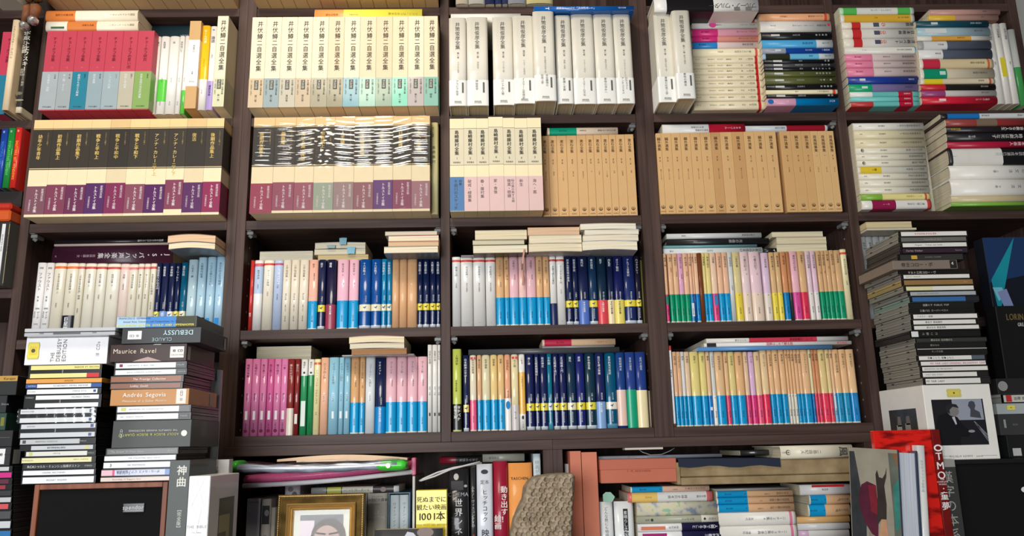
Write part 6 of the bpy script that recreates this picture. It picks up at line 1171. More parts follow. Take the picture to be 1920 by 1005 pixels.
# slim coloured albums
CB = (0, 220, 4.18)
def slim(c, t, look, tc): return dict(look=look, kind='hard', name='hardback_book', segs=[(1, c)], depth=0.11, gloss=0.4, bulge=0.0005, txt=[(t, 0.78, 6.0, tc, 0.5, 'r', True), ('20', 0.96, 4, (230, 230, 230), 0.5, 'r', True)])
row(CB, [(-48, 8), (10, 65), (67, 118)], (548, 545), (92, 78), [slim((30, 70, 160), 'BEAUTIFUL LIFE', 'slim blue album', (60, 120, 210)), slim((30, 140, 60), 'EVERLASTING MOMENT', 'slim green album', (110, 200, 110)), slim((214, 46, 40), 'SHUTTERS SET WINDOWS', 'slim red album', (240, 170, 50))], -0.02, un(30, 352, -0.02)[1], 'on the shelf end, beside the bookcase upright', 'slim coloured albums')
zz = un(30, 352, -0.02)[1]
for o in COL.objects:
    if o.get('label', '').startswith('slim red album'):
        w = 0.0135
        obj('cover_picture', [(w, 0.03, 0.004), (w, 0.105, 0.004), (w, 0.10, 0.05), (w, 0.03, 0.055)], [(0, 1, 2, 3)], M((44, 34, 30), 0.4, 0.3, 0.4), parent=o)
box_o = box('shelf_riser', -1.28, -0.905, 0.0, 0.2, un(10, 380, -0.03)[1]+0.0003, zz-0.0003, M((40, 34, 32), 0.5)); tag(box_o, 'dark riser carrying the slim coloured albums', 'riser')
# red-orange case and discs at the left edge, on a lower shelf
X0, Zt = un(-40, 380, -0.03); X1 = -0.905; Zb = un(10, 414, -0.03)[1]
r = thing('storage_case', 'red-orange case lying above the upright discs at the shelf end', 'case', ((X0+X1)/2, -0.03, Zb))
w = (X1-X0)/2; box('case_body', -w, w, 0, 0.2, 0.0, (Zt-Zb)*0.6, M((206, 90, 40), 0.4, 0.2), r, 0.003); box('case_lid', -w, w, 0, 0.2, (Zt-Zb)*0.6+0.0003, Zt-Zb, M((190, 50, 34), 0.4, 0.2), r, 0.004)
zdisc = un(5, 535, -0.03)[1]
for i, (a, c2, col, tcol, lab) in enumerate(((-30, -9, (40, 40, 42), (200, 200, 200), 'dark upright disc case behind the white-lined one'), (-9, 12, (52, 54, 54), (226, 226, 226), 'dark upright disc case with a white spine strip'), (12, 24, (70, 72, 70), (180, 160, 120), 'grey upright disc case nearest the upright'))):
    xa, xb_ = un(a-6, 530, -0.03)[0], min(un(c2-6, 530, -0.03)[0], -0.9045); hz = un(5, 416, -0.03)[1]-zdisc
    rr = thing('disc_case', lab, 'disc case', ((xa+xb_)/2, -0.03, zdisc), (0, 0, 0), 'upright disc cases'); w = (xb_-xa)/2-0.0003
    box('tray', -w, w, 0.001, 0.125, 0, hz, M(col, 0.25, 0.4), rr, 0.0006)
    box('spine_card', -w*0.35, w*0.35, 0, 0.002, 0.004, hz-0.004, M(tcol, 0.4), rr)
    pr = Print(); V, F, ln = text_uv('ENTARTETE MUSIK', 0.0035, 'h'); pr.add((60, 60, 60), [(v, -0.0003, hz*0.8-u) for u, v in V], F); pr.build(rr)
# low pile of discs at the left edge
ZL = (0, 680, 3.09)
items = [(-60, 98, 76, 190, dict(kind='box', look='black box with a gold top band', col=(34, 34, 34), rects=[(0.0, 1.0, 0.72, 1.0, (186, 146, 70))], txt=[T('Karajan', 0.5, 5, (90, 66, 20), 'n', 0.86)])),
    (-100, 38, 190, 292, dict(kind='box', look='plain black box', col=(32, 34, 36), txt=[T('Decca', 0.8, 4, (160, 164, 166), 'n', 0.5)])), (-100, 34, 292, 390, dict(kind='box', look='dark green box with a gold mark', col=(34, 66, 56), rects=[(0.78, 0.93, 0.25, 0.75, (120, 120, 40))])), (-80, 72, 392, 488, dict(kind='box', look='black box with a faint line', col=(30, 30, 31), rects=[(0.0, 0.9, 0.55, 0.57, (110, 110, 100))])),
    (-100, 60, 488, 600, dict(kind='box', look='black box with white disc labels', col=(36, 36, 38), rects=[(0.55, 0.8, 0.1, 0.9, (230, 230, 230))], txt=[T('10 CD', 0.6, 5.4, (60, 60, 60), 'n', 0.6, True)], extra=lambda r, p, a, w, h, d: sidelabel(r, p, a, w, h, d, (200, 200, 198), 0.05, 0.2)))]
cc = [(600, 632, 'purple-stripped case', [(0.0, 0.6, (90, 60, 110)), (0.6, 0.9, (196, 196, 200))]), (632, 672, 'magenta-stripped case', [(0.0, 0.98, (206, 30, 130))]), (672, 706, 'dark case with crimson marks', [(0.0, 0.9, (90, 30, 50))]), (706, 738, 'dark red-stripped case', [(0.0, 0.8, (150, 40, 60))]), (738, 776, 'black case over the grey strip', [(0.0, 0.98, (44, 44, 46))]), (776, 814, 'grey-stripped case', [(0.0, 0.98, (190, 192, 194))]), (814, 854, 'coral-stripped case', [(0.0, 0.9, (206, 80, 84))]), (854, 912, 'charcoal case with faint lettering', [(0.0, 0.98, (70, 72, 74))]), (912, 966, 'pale grey-stripped case', [(0.0, 0.98, (200, 204, 208))]), (966, 1040, 'blue-stripped case', [(0.0, 0.98, (30, 110, 170))])]
for k, (y0, y1, lk_, st) in enumerate(cc): items.append((-120+k*2, 72-k*1, y0, y1, J(lk_, st, body=(60, 62, 64))))
ye = un(-10, 680+1040/3.09, YL)[1]
items = [(a, b_, c_, d_, s) for (a, b_, c_, d_, s) in items]
disc_pile(ZL, items, YL+0.02, ye, 'gold-banded pile', 'disc pile at the edge', 0.125)
xx = un(-10, 1000, YL)[0]
o = box('disc_storage_box', -1.0, -0.72, -0.26, -0.10, BENCH, ye-0.0004, M((60, 46, 38), 0.5), None, 0.002); tag(o, 'dark storage box under the pile topped by a gold band', 'box')

# ---------------------------------------------------------------- books in front of the low bookcase, left
def front_book(px0, px1, pyt, pym, Y, spec, label, zb, depth, group=None, name=None):
    """upright book whose foot is out of sight: px0, px1 are read at height pym"""
    X0 = un(px0, pym, Y)[0]; X1 = un(px1, pym, Y)[0]; Zt = un((px0+px1)/2, pyt, Y)[1]
    return book(spec, X1-X0, Zt-zb, depth, (X0, Y, zb+0.0002), (0, 0, 0), label, 'book', group, name)
front_book(313, 351.5, 863, 950, -0.285, dict(kind='case', segs=[(1, (60, 66, 63))], rough=0.45, gloss=0.1, txt=[('神曲', 0.975, 15, (226, 226, 216), 0.62, 'v', True, 1.1), ('【完全版】', 0.77, 6.4, (196, 198, 190), 0.62, 'v', True), ('ダンテ', 0.60, 6.2, (196, 198, 190), 0.5, 'v', True), ('平川祐弘訳', 0.48, 6, (176, 178, 170), 0.5), ('DANTE: LA DIVINA COMMEDIA', 0.62, 3.4, (150, 152, 146), 0.78, 'r')]), 'thick grey-green boxed book with white lettering beside the loudspeaker', BENCH, 0.115, None, 'slipcased_book')
# card and barcode behind the white slipcase
X0, Z1 = un(366, 863, -0.16); X1 = un(430, 863, -0.16)[0]
r = book(dict(look='', kind='case', segs=[(1, (206, 204, 200))], rough=0.5), X1-X0, Z1-BENCH, 0.02, (X0, -0.16, BENCH+0.0002), (0, 0, 0), 'pale grey boxed book with a barcode behind the white slipcase', 'book', None, 'slipcased_book')
pr = Print(); w = X1-X0; h = Z1-BENCH
for k in range(12): pr.add((60, 60, 60), [(0.006+k*0.00125, -0.0003, h-0.026), (0.006+k*0.00125+0.0004+0.0005*(k % 3 == 0), -0.0003, h-0.026), (0.006+k*0.00125+0.0004+0.0005*(k % 3 == 0), -0.0003, h-0.011), (0.006+k*0.00125, -0.0003, h-0.011)], [(0, 1, 2, 3)])
for k in range(2): face_text(pr, ['978-4', '¥2500'][k], 0.027, h-0.012-0.006*k, 0.0042, (130, 126, 122), -0.0003)
pr.build(r)
# white slipcase with window
YB = -0.29
X0, Z1 = un(355, 893, YB); X1 = un(395, 893, YB)[0]; X0b = un(353, 950, YB)[0]
r = thing('slipcased_book', 'white slipcased bible with a cut-out window on its side', 'book', ((X0+X1)/2, YB, BENCH+0.0002)); w = (X1-X0)/2; h = Z1-BENCH
box('slipcase', -w, w, 0, 0.135, 0, h, M((244, 244, 244), 0.35, 0.2), r, 0.001)
sd = M((120, 116, 72), 0.4, 0.2, 0.2, 0, 30)
win = obj('window_panel', [(w+0.0004, 0.045, h*0.05), (w+0.0004, 0.115, h*0.05), (w+0.0004, 0.115, h-0.035), (w+0.0004, 0.045, h-0.035)], [(0, 1, 2, 3)], M((92, 88, 52), 0.3, 0.4), parent=r)
obj('inner_print', [(w+0.0007, 0.045, h*0.05), (w+0.0007, 0.095, h*0.05), (w+0.0007, 0.095, h-0.06), (w+0.0007, 0.045, h-0.06)], [(0, 1, 2, 3)], M((170, 164, 120), 0.4), parent=win)
obj('inner_print', [(w+0.0009, 0.045, h*0.05), (w+0.0009, 0.08, h*0.05), (w+0.0009, 0.08, h-0.085), (w+0.0009, 0.045, h-0.085)], [(0, 1, 2, 3)], M((104, 100, 64), 0.4), parent=win)
pr = Print(); face_text(pr, 'THE BIBLE', 0, h-0.071, 0.0056, (140, 140, 142), -0.0004, False, False, True)
for k, t in enumerate(('The New', 'Interconfessional', 'Translation')): face_text(pr, t, 0, h-0.079-0.0055*k, 0.0032, (160, 160, 162), -0.0004, False, False, True)
for q_, (a, b_, c_, d_) in enumerate(((-.9, .83, .35, .56), (-.3, .98, .95, .62), (-.7, .72, .5, .98), (.35, .72, -.2, .42), (-.2, .42, .9, .36))):
    yo = -0.0003-0.00006*q_
    p = Vector((a*w, 0, h-0.16*(1-b_))); q = Vector((c_*w, 0, h-0.16*(1-d_))); n_ = (q-p).cross(Vector((0, 1, 0))).normalized()*0.00022
    pr.add((216, 218, 222), [tuple(p+n_+Vector((0, yo, 0))), tuple(q+n_+Vector((0, yo, 0))), tuple(q-n_+Vector((0, yo, 0))), tuple(p-n_+Vector((0, yo, 0)))], [(0, 1, 2, 3)])
pr.build(r)
ZS = 0.955
# books standing in the low bookcase behind the frame
front_book(462, 487, 935, 970, 0.0, dict(kind='case', segs=[(1, (196, 202, 212))], rough=0.3, gloss=0.3, txt=[('CHRONIK', 0.96, 4, (90, 94, 100), 0.5, 'c')]), 'silver-grey boxed book standing beside the gilt frame', ZS, 0.16, None, 'slipcased_book')
front_book(489, 507, 936, 970, 0.0, P2('', (206, 200, 188), '', '', more=[('GODARD', 0.62, 8, (150, 144, 132), 0.5, 'r')], marks=[('rect', 0.5, 0.83, 32, (56, 54, 54), 13), ('disc', 0.6, 0.85, 8, (150, 146, 142), 1.4)]), 'beige book with a small black photograph on its spine', ZS, 0.14)
front_book(508, 516, 952, 970, 0.004, P2('', (214, 206, 188), ''), 'narrow beige book half hidden by the gilt frame', ZS, 0.14)
front_book(533, 562, 908, 930, 0.03, P2('', (196, 194, 196), '', '', marks=[('disc', 0.4, 0.95, 10, (110, 106, 110), 0.9), ('disc', 0.65, 0.90, 9, (90, 86, 90), 1.2), ('disc', 0.4, 0.86, 8, (130, 126, 130), 0.7)]), 'pale book with a sketched flower spine behind the gilt frame', ZS, 0.14)
front_book(566, 682, 927, 960, 0.06, P2('', (196, 196, 190), '', gloss=0.1), 'wide pale volume behind the gilt frame', ZS, 0.12)
front_book(681, 687, 926, 970, 0.0, P2('', (206, 208, 200), '', gloss=0.1), 'thin whitish booklet between the gilt frame and beige book', ZS, 0.14)
front_book(688, 726, 925, 970, 0.0, dict(kind='hard', segs=[(1, (206, 202, 188))], rough=0.5, bulge=0.003, txt=[('20世紀の資本', 0.93, 6.0, (80, 76, 70), 0.5, 'c'), ('トマ・ピケティ', 0.965, 3.0, (130, 126, 118), 0.5, 'c'), ('みすず', 0.885, 3.4, (130, 126, 118), 0.5, 'c'), ('LE', 0.80, 8, (236, 234, 226), 0.5, 'c'), ('CAPITAL', 0.75, 7.0, (236, 234, 226), 0.5, 'c')]), 'thick beige hardback with white capitals beside the teal slipcase', ZS, 0.16, None, 'hardback_book')
# teal slipcase with two white volumes
X0 = un(728, 960, 0.0)[0]; X1 = un(769, 960, 0.0)[0]; Z1 = un(748, 923.5, 0.0)[1]
r = thing('book_slipcase', 'teal blue slipcase holding two white volumes', 'slipcase', ((X0+X1)/2, 0, ZS)); w = (X1-X0)/2; h = Z1-ZS; TM = M((60, 104, 124), 0.4)
for a in ((-w, -w+.002, 0, .16, 0, h), (w-.002, w, 0, .16, 0, h), (-w+.002, w-.002, 0, .16, h-.002, h), (-w+.002, w-.002, .157, .16, 0, h-.002)): box('slipcase_panel', *a, TM, r)
for k, lb in enumerate(('white volume in the teal slipcase, next to the beige hardback', 'white volume in the teal slipcase, next to the yellow book')):
    ww = w-0.0026; book(P2('', (222, 230, 232), '', '', gloss=0.2, more=[('ヴォーン・イン・ザ', 0.92, 6, (110, 116, 118), 0.5), ('上下'[k], 0.5, 5, (110, 116, 118), 0.5), ('柴田元幸', 0.42, 6, (110, 116, 118), 0.5)]), ww-0.0004, h-0.005, 0.15, (X0+0.0024+k*(ww+0.0002), 0.003, ZS+0.0006), (0, 0, 0), lb, 'book', 'white volumes in the slipcase')
front_book(773, 778, 893, 950, -0.02, P2('', (226, 222, 216), '', gloss=0.1), 'thin white upright booklet beside the yellow book', ZS, 0.2)
YH = un(809, 919, -0.06)[1]-BENCH
front_book(780, 838, 919, 960, -0.06, dict(kind='case', segs=[(1, (246, 222, 30))], rough=0.3, gloss=0.5, txt=[('死ぬまでに', 1-0.016/YH, 10.4, (54, 44, 14), 0.5, 'c', True), ('観たい映画', 1-0.029/YH, 10.4, (54, 44, 14), 0.5, 'c', True), ('1001本', 1-0.044/YH, 16.5, (54, 44, 14), 0.5, 'c', True), ('YOU MUST SEE BEFORE', 1-0.058/YH, 4.4, (150, 120, 20), 0.5, 'c'), ('YOU DIE', 1-0.064/YH, 4.4, (150, 120, 20), 0.5, 'c')]), 'thick bright yellow book with black lettering', BENCH, 0.03, None, 'reference_book')
# dark picture book in front of it
X0, Z1 = un(702, 994, -0.10); X1 = un(830, 994, -0.10)[0]
r = book(dict(look='', kind='paper', segs=[(1, (70, 70, 72))], gloss=0.4, bulge=0.0), X1-X0, Z1-BENCH, 0.02, (X0, -0.10, BENCH+0.0002), (0, 0, 0), 'dark photograph-covered booklet in front of the yellow book', 'book', None, 'picture_booklet')
pr = Print(); P = ellipse(0.085, Z1-BENCH-0.006, 0.014, 0.008); pr.add((150, 130, 124), [(a, -0.0004, b_) for a, b_ in P], [tuple(range(len(P)))])
P = [(0.05, Z1-BENCH-0.012), (0.055, Z1-BENCH-0.004), (0.065, Z1-BENCH-0.006), (0.07, Z1-BENCH-0.012)]; pr.add((214, 214, 222), [(a, -0.0004, b_) for a, b_ in P], [(0, 1, 2, 3)]); pr.build(r, 'cover_picture')
front_book(840, 879, 881, 940, -0.01, dict(kind='hard', segs=[(1, (34, 34, 36))], rough=0.3, gloss=0.5, bulge=0.002, txt=[('CINEMA', 0.79, 9.6, (150, 152, 160), 0.5, 'c', True), ('世界シネマ大事典', 0.755, 15, (232, 232, 230), 0.5, 'v', True, 1.08), ('フィリップ・ケンプ', 0.6, 5, (150, 150, 148), 0.2)], marks=[('disc', 0.40, 0.94, 9, (196, 192, 186), 1.3), ('rect', 0.45, 0.865, 16, (64, 62, 62), 22), ('disc', 0.85, 0.86, 6, (170, 166, 160), 0.8)]), 'thick black film book with a seated man and grey capitals', ZS, 0.17, None, 'hardback_book')
front_book(882, 892, 876, 940, 0.0, dict(kind='paper', segs=[(1, (46, 46, 48))], gloss=0.3, txt=[('ルキノ・ヴィスコンティの', 0.84, 6, (196, 196, 192), 0.5), ('肖像', 0.44, 6, (190, 70, 76), 0.5)]), 'slim charcoal book between the black film book and white one', ZS, 0.14)
front_book(894, 924, 870, 930, -0.004, dict(kind='hard', segs=[(1, (222, 226, 234))], rough=0.3, gloss=0.3, txt=[('定本', 0.85, 8.0, (90, 92, 98), 0.5, 'c'), ('ヒッチコック', 0.79, 9.5, (60, 62, 68), 0.5, 'v', True), ('映画術', 0.47, 14, (60, 62, 68), 0.5, 'v', True)], marks=[('disc', 0.5, 0.935, 13, (50, 54, 62), 0.62)]), 'thick white hardback with a dark oval above vertical lettering', ZS, 0.16, None, 'hardback_book')
front_book(925, 953, 865, 930, 0.0, dict(kind='hard', segs=[(1, (160, 30, 56))], rough=0.35, gloss=0.3, bulge=0.005, txt=[('動き出す！', 0.80, 13, (236, 226, 222), 0.72, 'v', True), ('絵画', 0.57, 13, (236, 226, 222), 0.28, 'v', True)]), 'dark red hardback with big white lettering', ZS, 0.16, None, 'hardback_book')
front_book(954, 999, 868, 930, 0.004, dict(kind='hard', segs=[(1, (242, 160, 84))], rough=0.35, gloss=0.2, bulge=0.003, txt=[('TASCHEN', 0.872, 6.6, (60, 44, 30), 0.46, 'c', True)], marks=[('rect', 0.6, 0.53, 3, (50, 40, 30), 6)]), 'thick orange hardback with black capitals', ZS, 0.16, None, 'hardback_book')
front_book(1000, 1014, 851, 880, 0.01, P2('', (206, 218, 224), '', '', gloss=0.2, more=[('映画がこだま', 0.95, 8, (150, 160, 164), 0.5)]), 'pale blue slim book against the low bookcase side', ZS, 0.16)
C7 = (740, 810, 5.05)
zq = un(860, 876, 0.02)[1]
stack(C7, [(232, 300, LB('black and dark red book lying behind the film books', [(0.38, (120, 26, 40)), (1, (36, 32, 34))], [('シネマの快楽', 0.9, 6, (150, 150, 146), 0.5)]))], (425, 830), (425, 830), 0.06, None, 'in the shade', None)
stack(C7, [(205, 275, LB('grey-green booklet lying over the orange hardback', [(1, (150, 150, 138))], [('映画評論', 0.4, 5, (80, 80, 74), 0.5)]))], (832, 1228), (832, 1228), 0.03, un(975, 866, 0.004)[1], 'in the shade', None)
# white cable loop
def px3(px, py, Y): x, z = un(px, py, Y); return (x, Y, z)
P = [px3(903, 868, -0.03), px3(880, 872, -0.034), px3(850, 877, -0.036), px3(820, 886, -0.038), px3(795, 897, -0.04), px3(786, 902, -0.04), px3(790, 901, -0.043), px3(815, 893, -0.045), px3(845, 880, -0.045), px3(880, 871, -0.04), px3(900, 866, -0.035)]
V, F = tube_vf(P, 0.0016, 8); tag(fixn(obj('cable', V, F, M((206, 206, 206), 0.4), smooth=True)), 'white cable looped across the tops of the film books', 'cable')
# lying book above the frame
C8 = (500, 860, 6.4)
stack(C8, [(336, 410, LB('pale paperback with a yellow label and dark picture, lying above the gilt frame', [(0.17, (150, 154, 150)), (0.18, (50, 50, 46)), (0.34, (206, 206, 100)), (0.35, (50, 50, 46)), (0.69, (206, 202, 186)), (0.70, (226, 222, 214)), (0.94, (70, 62, 62)), (1, (222, 222, 216))], [('アーサー王', 0.66, 5.4, DKT, 0.5), ('ロマンス', 0.48, 4.6, DKT, 0.5)], marks=[('disc', 0.5, 0.82, 9, (150, 136, 130), 1.2)]))], (535, 1588), (535, 1588), 0.02, un(670, 926.5, 0.0)[1], '', None, depth=0.11)

# ---------------------------------------------------------------- pouches under the low bookcase top
YP = -0.012
def sweep_pouch(name, pts, hs, dep, mat, parent, wob=0.0, n=14):
    V, F = [], []; m = len(pts)
    for i, (x, z) in enumerate(pts):
        for k in range(n):
            a = 2*PI*k/n; c, s = math.cos(a), math.sin(a)
            f = lambda v: math.copysign(abs(v)**0.6, v)
            V.append((x, dep/2+f(c)*dep/2, z+f(s)*hs[i]/2*(1+wob*math.sin(i*1.9+k*2.3))))
    for i in range(m-1):
        for k in range(n): F.append((i*n+k, i*n+(k+1) % n, (i+1)*n+(k+1) % n, (i+1)*n+k))
    F += [tuple(range(n)), tuple((m-1)*n+k for k in reversed(range(n)))]
    return fixn(obj(name, V, F, mat, parent=parent, smooth=True))
r = thing('pencil_pouch', 'pink mesh pouch with white piping wedged under the bookcase top', 'pouch', (un(460, 915, YP)[0], YP, un(460, 915, YP)[1]))
def rel(px, py): x, z = un(px, py, YP); return (x-r.location.x, z-r.location.z)
pk = [rel(456+ (770-456)*t, 900-29*t+3*math.sin(PI*t)) for t in [i/16 for i in range(17)]]
sweep_pouch('pouch_body', pk, [0.016+0.004*math.sin(PI*i/16) for i in range(17)], 0.10, M((222, 96, 150), 0.45, 0.3, 0.25, 0, 300), r)
pk2 = [rel(456+(778-456)*t, 911-27*t+4*math.sin(PI*t)) for t in [i/16 for i in range(17)]]
V, F = tube_vf([(a, -0.002, b_) for a, b_ in pk2], 0.0042, 8); fixn(obj('piping', V, F, M((216, 212, 214), 0.5), parent=r, smooth=True))
e0 = rel(775, 873); box('end_tab', e0[0]-0.003, e0[0]+0.005, -0.006, 0.06, e0[1]-0.017, e0[1]+0.014, M((226, 120, 156), 0.4), r, 0.002)
r2 = thing('zip_pouch', 'clear vinyl pouch with bright green ends on the pink pouch', 'pouch', (un(440, 890, -0.08)[0], -0.08, un(440, 890, -0.08)[1]))
def rel2(px, py): x, z = un(px, py, -0.08); return (x-r2.location.x, z-r2.location.z)
pv = [rel2(444+(744-444)*t, 877-5*t+3*math.sin(PI*t*1.2)) for t in [i/24 for i in range(25)]]
sweep_pouch('vinyl_sleeve', pv, [0.018+0.003*math.sin(i*0.9) for i in range(25)], 0.06, POUCHFILM, r2, 0.10, 18)
sweep_pouch('paper_roll', [(a, b_-0.001) for a, b_ in pv], [0.014+0.002*math.sin(i*1.3) for i in range(25)], 0.05, M((176, 182, 196), 0.3, 0.3, 0.3, 0, 90), r2)
GM = M((72, 214, 60), 0.35, 0.4)
for (a, b_) in (((429, 875), (444, 874)), ((706, 874), (760, 872))):
    p0, p1 = rel2(*a), rel2(*b_); sweep_pouch('end_cap', [(p0[0]+(p1[0]-p0[0])*t, p0[1]+(p1[1]-p0[1])*t) for t in (0, .15, .5, .85, 1)], [0.013, 0.019, 0.020, 0.019, 0.014], 0.064, GM, r2)
p0 = rel2(728, 873); V, F = tube_vf([(p0[0], 0.0005, p0[1]), (p0[0], -0.003, p0[1])], 0.004, 12); fixn(obj('snap_button', V, F, M((170, 180, 120), 0.3, 0.3, 0.05, 0.6), parent=r2))
P = [un(530, 865, 0.03), un(768, 862, 0.03)]
r3 = thing('paper_envelope', 'peach paper envelope lying on the clear pouch', 'envelope', (P[0][0], 0.0, P[0][1]))
w = P[1][0]-P[0][0]; V, F = [], []
for i in range(13):
    t = i/12; x = w*t; z = (P[1][1]-P[0][1])*t+0.003*math.sin(PI*t); th = 0.004+0.004*math.sin(PI*t)
    V += [(x, -0.01, z), (x, 0.12, z), (x, 0.12, z+th), (x, -0.01, z+th)]
for i in range(12):
    for k in range(4): F.append((i*4+k, i*4+(k+1) % 4, i*4+4+(k+1) % 4, i*4+4+k))
F += [(0, 3, 2, 1), (48, 49, 50, 51)]
fixn(obj('envelope_body', V, F, M((240, 204, 168), 0.6), parent=r3)); box('flap', w*0.15, w, -0.0115, -0.0105, (P[1][1]-P[0][1])+0.0005, (P[1][1]-P[0][1])+0.004, M((244, 216, 186), 0.6), r3)

# ---------------------------------------------------------------- gilt frame
YF = -0.12
fx0, fz1 = un(517.5, 929, YF); fx1 = un(681, 929, YF)[0]; fw = fx1-fx0; fh = fz1-BENCH
r = thing('framed_portrait', 'gilt picture frame with a portrait photograph under glass', 'picture frame', ((fx0+fx1)/2, YF, BENCH+0.0003), (-0.06, 0, 0))
fz = fh
def mitre(name, prof, mat):
    """prof: (inset, depth y) pairs swept round the rectangle"""
    V, F = [], []; n = len(prof)
    for (sx, top) in ((-1, 0), (1, 0), (1, 1), (-1, 1)):
        for (i_, y) in prof: V.append((sx*(fw/2-i_), y, (fz-i_) if top else i_))
    for c in range(4):
        for k in range(n-1): F.append((c*n+k, ((c+1) % 4)*n+k, ((c+1) % 4)*n+k+1, c*n+k+1))
    return fixn(obj(name, V, F, mat, parent=r))
OLD = grain('antique_gilt', (78, 60, 28), (118, 92, 46), (40, 40, 40), 0.42)
GOLD = M((206, 170, 106), 0.36, 0, 0.12, 0.6, 60)
mitre('outer_moulding', [(0.0, 0.018), (0.0, 0.002), (0.002, 0.0), (0.003, 0.003), (0.006, 0.002), (0.010, 0.0045), (0.0145, 0.007)], OLD)
mitre('gold_moulding', [(0.0145, 0.012), (0.0145, 0.002), (0.016, 0.0005), (0.0175, 0.002), (0.0185, 0.0045), (0.0195, 0.003), (0.021, 0.004), (0.0225, 0.0065), (0.0235, 0.0055), (0.025, 0.008), (0.026, 0.012)], GOLD)
V, F = [], []
for k in range(64): box_vf(-fw/2+0.0025+(fw-0.005)*k/63-0.0007, -fw/2+0.0025+(fw-0.005)*k/63+0.0007, -0.0006, 0.001, fz-0.0032, fz-0.0018, 0, V, F)
for sx in (-1, 1):
    for k in range(80): box_vf(sx*(fw/2-0.0025)-0.0007, sx*(fw/2-0.0025)+0.0007, -0.0006, 0.001, 0.003+(fz-0.006)*k/79-0.0007, 0.003+(fz-0.006)*k/79+0.0007, 0, V, F)
o = obj('beading', V, F, M((150, 120, 64), 0.35, 0, 0.1, 0.5), parent=r); o['kind'] = 'stuff'
quad('mat_board', -fw/2+0.025, fw/2-0.025, 0.025, fz-0.025, 0.012, (204, 204, 188), r)
px0, px1, pz0, pz1 = -fw/2+0.036, fw/2-0.036, 0.036, fz-0.0335
ph = quad('photograph', px0, px1, pz0, pz1, 0.0116, (76, 70, 74), r)
quad('bright_panel', px0, px0+0.024, pz0, pz1-0.009, 0.0114, (206, 190, 198), ph)
hc = (px0+px1)/2+0.012
poly('hair', ellipse(hc, pz1-0.034, 0.029, 0.028, 24), 0.0113, M((112, 104, 100), 0.6), ph)
poly('forehead', ellipse(hc-0.003, pz1-0.048, 0.024, 0.031, 24), 0.0112, M((196, 170, 160), 0.6), ph)
for sx in (-1, 1): poly('eyebrow', [(hc-0.002+sx*0.002, pz1-0.030), (hc-0.002+sx*0.019, pz1-0.0275), (hc-0.002+sx*0.019, pz1-0.0305), (hc-0.002+sx*0.003, pz1-0.0325)], 0.0111, M((86, 72, 68), 0.6), ph)
for sx in (-1, 1): poly('eye', ellipse(hc-0.003+sx*0.010, pz1-0.0365, 0.006, 0.0022, 12), 0.0111, M((74, 62, 60), 0.6), ph)
poly('nose', [(hc-.005, pz1-.040), (hc+.001, pz1-.040), (hc+.003, pz1-.056), (hc-.007, pz1-.056)], 0.0110, M((182, 152, 142), 0.6), ph)
quad('glass', -fw/2+0.025, fw/2-0.025, 0.025, fz-0.025, 0.0085, (0, 0, 0), r).data.materials[0] = GLASS
box('backing', -fw/2+0.003, fw/2-0.003, 0.0125, 0.018, 0.003, fz-0.003, M((60, 50, 40), 0.7), r)

# ---------------------------------------------------------------- fossil coral
YC = -0.14
out = [(960, 1040), (958, 1005), (964, 978), (972, 958), (982, 938), (986, 915), (994, 902), (1008, 894), (1035, 890), (1060, 888), (1075, 889), (1079, 893), (1078, 905), (1076, 950), (1074, 1005), (1073, 1040)]
pts = [un(x, y, YC) for x, y in out]; cx0 = sum(p[0] for p in pts)/len(pts)
zmin = BENCH
zb_ = pts[0][1]
def inside(x, z):
    c = False; P = pts+[(pts[-1][0], zmin), (pts[0][0], zmin)]
    for i in range(len(P)):
        (x1, z1), (x2, z2) = P[i], P[i-1]
        if (z1 > z) != (z2 > z) and x < (x2-x1)*(z-z1)/(z2-z1)+x1: c = not c
    return c
def span(z):
    P = pts+[(pts[-1][0], zmin-0.001), (pts[0][0], zmin-0.001)]; xs_ = []
    for i in range(len(P)):
        (x1, z1), (x2, z2) = P[i], P[i-1]
        if (z1 > z) != (z2 > z): xs_.append((x2-x1)*(z-z1)/(z2-z1)+x1)
    return (min(xs_), max(xs_)) if len(xs_) >= 2 else None
ztop = max(p[1] for p in pts)-0.0004
NZ, NX2 = 240, 170; V, F = [], []
HEX = 0.0088
def hexd(x, z):
    best = 9
    rz = round(z/(HEX*0.866))
    for jz in (rz-1, rz, rz+1):
        off = 0.5*HEX*(jz % 2)
        rx = round((x-off)/HEX)
        for jx in (rx-1, rx, rx+1):
            h1 = math.sin(jx*12.9898+jz*78.233)*43758.5453; h1 -= math.floor(h1); h2 = math.sin(jx*39.3+jz*11.1)*24634.6; h2 -= math.floor(h2)
            px_, pz_ = jx*HEX+off+(h1-.5)*HEX*0.3, jz*HEX*0.866+(h2-.5)*HEX*0.3
            d_ = math.hypot(x-px_, z-pz_)/HEX
            if d_ < best: best = d_; key = (h1+h2)/2
    return best, key
for j in range(NZ+1):
    z = zmin+0.0005+(ztop-zmin-0.0005)*j/NZ; s = span(z)
    for i in range(NX2+1):
        u = i/NX2; x = s[0]+(s[1]-s[0])*u
        d_, key = hexd(x, z)
        e = min(u, 1-u)*NX2*0.25*(s[1]-s[0])/0.12; rim = min(1, e/2.0, (ztop-z)/0.006+0.15)
        pit = max(0.0, 1-(d_/0.47)**4) if d_ < 0.47 else 0.0
        dep_ = 0.0050*pit*(0.5+key)+0.0006*math.sin(x*330+key*5)*math.sin(z*290)
        y = -0.004*rim+dep_*rim+0.008*(1-rim)**2
        V.append((x-cx0, y, z-BENCH))
for j in range(NZ):
    for i in range(NX2): a = j*(NX2+1)+i; F.append((a, a+1, a+NX2+2, a+NX2+1))
nf = len(V)
back = []
